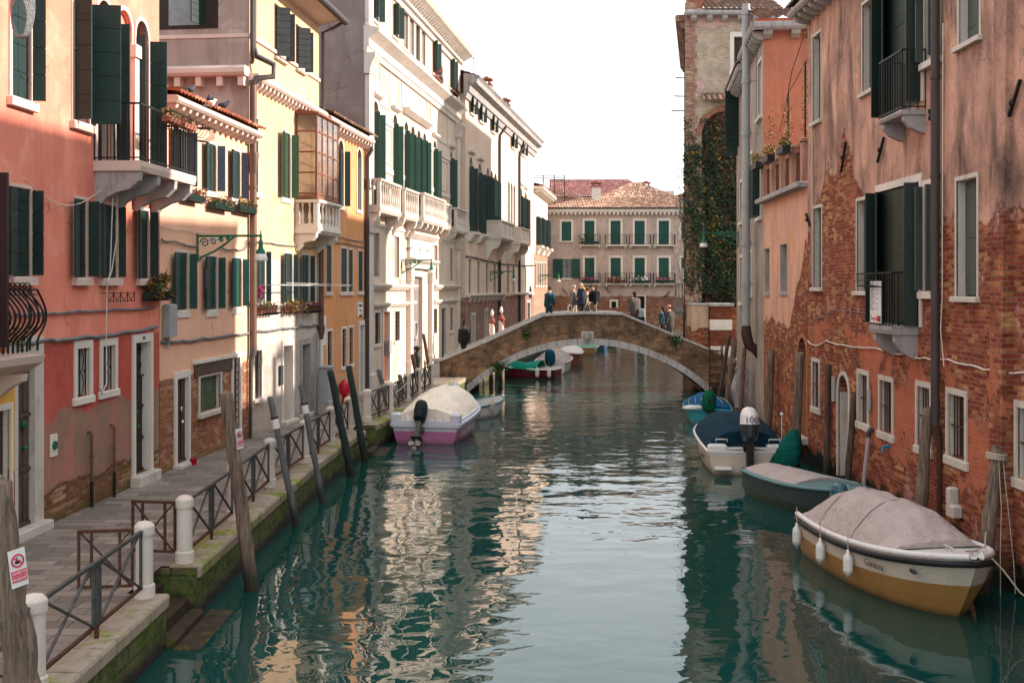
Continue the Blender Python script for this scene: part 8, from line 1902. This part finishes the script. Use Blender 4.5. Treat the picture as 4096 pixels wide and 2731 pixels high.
seq = [(0, 1, 'railing in front of the camera, nearest stretch'), (2, 3, 'railing just beyond the near water steps'), (3, 4, 'railing behind the thick brown pile'), (4, 5, 'railing between the two banded piles'), (5, 6, 'railing left of the dark teal piles'), (6, 7, 'railing behind the dark teal piles'),
       (8, 9, 'railing starting at the far water steps'), (9, 10, 'railing left of the cream boat cover'), (10, 11, 'railing behind the reddish pile'), (11, 12, 'last railing before the bridge')]
for i, j, lab in seq: railing(BOL[i], BOL[j], 'grey iron ' + lab)
railing((-5.2, 8.2), BOL[0], 'grey iron railing running out of the picture at lower left')
railing((-6.05, 15.45), BOL[1], 'short rusty iron railing returning from the near bollard towards the houses', m=M['rust'], nb=1)
railing((-6.05, 17.7), BOL[2], 'short rusty iron railing returning from the far bollard towards the houses', m=M['rust'], nb=1)
# ------------------------------------------------------------------ lamps
def lamp(fac, u, v, arm, lab, flip=False, plate=False):
    s_, z_ = fz(fac, u, v); r = thing('street_lamp', lab, 'street lamp', tuple(fac.w(s_, 0, z_)), fac.rz, 'green bracket lamps on the facades'); G_ = M['lampgreen']
    b = MB(); b.tube([(0, 0, 0), (0, -arm, 0)], .03, 8); b.bar((0, -.02, .05), (0, -.02, -.62), .04, .06)
    for (y0, z0, rr) in ((-.2, -.17, .12), (-.42, -.14, .09), (-.62, -.1, .065), (-.8, -.08, .05)):
        b.tube([(0, y0 + rr * (1 - t / 22) * math.cos(t * .5), z0 + rr * (1 - t / 22) * math.sin(t * .5)) for t in range(20)], .018, 5)
    b.tube([(0, -.03, -.58), (0, -.14, -.52), (0, -.45, -.38), (0, -.7, -.22), (0, -.95, -.02)], .026, 6); b.tube([(0, -.05 - .07 * math.cos(t * .5) , -.56 + .07 * math.sin(t * .5)) for t in range(14)], .012, 5)
    b.build('scroll_bracket', G_, r); b = MB(); b.lathe([(.0, .14), (.02, .1), (.012, .06), (.035, .02), (.03, -.1), (.055, -.14), (.06, -.3), (.1, -.36), (.12, -.42), (.12, -.45)], (0, -arm, 0), 14); b.build('lamp_hood', G_, r)
    b = MB(); b.lathe([(.115, -.44), (.15, -.5), (.17, -.6), (.165, -.62), (.1, -.6)], (0, -arm, 0), 14); b.build('lamp_shade', M['lampglass'], r)
    if plate:
        b = MB(); b.box(-.01, .01, -.56, -.3, -.14, -.04); p_ = b.build('number_plate', M['white'], r)
        text('lettering', 'CN | K 2L', .06, M['iron'], p_, Matrix.Translation((-.0125, -.43, -.09)) @ Matrix.Rotation(-PI / 2, 4, 'Z') @ Matrix.Rotation(PI / 2, 4, 'X'), sx=.9)
lamp(F2, 787, 944, 1.62, 'large green bracket lamp on the peach house, nearest of the lamps', plate=True); lamp(F5, 1606, 1041, 1.4, 'green bracket lamp in front of the palazzo door'); lamp(F6, 1960, 1086, 1.57, 'green bracket lamp on the pale house'); lamp(F7, 2158, 1099, 1.7, 'farthest green bracket lamp on the sunlit house')
lamp(F12, 2954, 931, 1.5, 'green bracket lamp reaching out from the right over the ivy')
# ------------------------------------------------------------------ small street things
p = gp(1378, 1612, ZQ); m = MB(); m.lathe([(.14, 0), (.14, .06), (.1, .09), (.1, .3), (.17, .33), (.2, .38), (.2, .68), (.17, .76), (.08, .82), (.07, .86), (0, .87)], (0, 0, 0), 16); o = m.build('fire_hydrant', M['red']); o.location = p; tag(o, 'bright red fire hydrant in front of the orange house', 'hydrant')
p = gp(1668, 1506, ZQ); m = MB(); m.lathe([(.2, 0), (.2, .1), (.12, .16), (.11, .55), (.16, .8), (.17, 1.0), (.1, 1.12), (.07, 1.25), (.16, 1.34), (.2, 1.4), (.06, 1.46)], (0, 0, 0), 14); o = m.build('drinking_fountain', M['iron']); o.location = (p.x, p.y, ZQ); tag(o, 'black cast iron pump with flared top in front of the palazzo', 'water pump')
s_, z_ = fz(F5, 1555, 1385); m = MB(); m.cbox(s_ - .25, s_ + .25, -.12, 0, z_ - .3, z_ + .3, .02); on(F5, 'intercom_box', 'grey intercom box by the red palazzo door', 'intercom', m, M['metalbox'])
m = MB(); m.lathe([(.07, 0), (.09, .14), (.1, .14), (.09, .16)], (0, 0, 0), 12); o = m.build('plant_pot', M['red']); o.location = gp(775, 1858, ZQ); tag(o, 'little red pot on the pavement beside the brown door', 'pot')
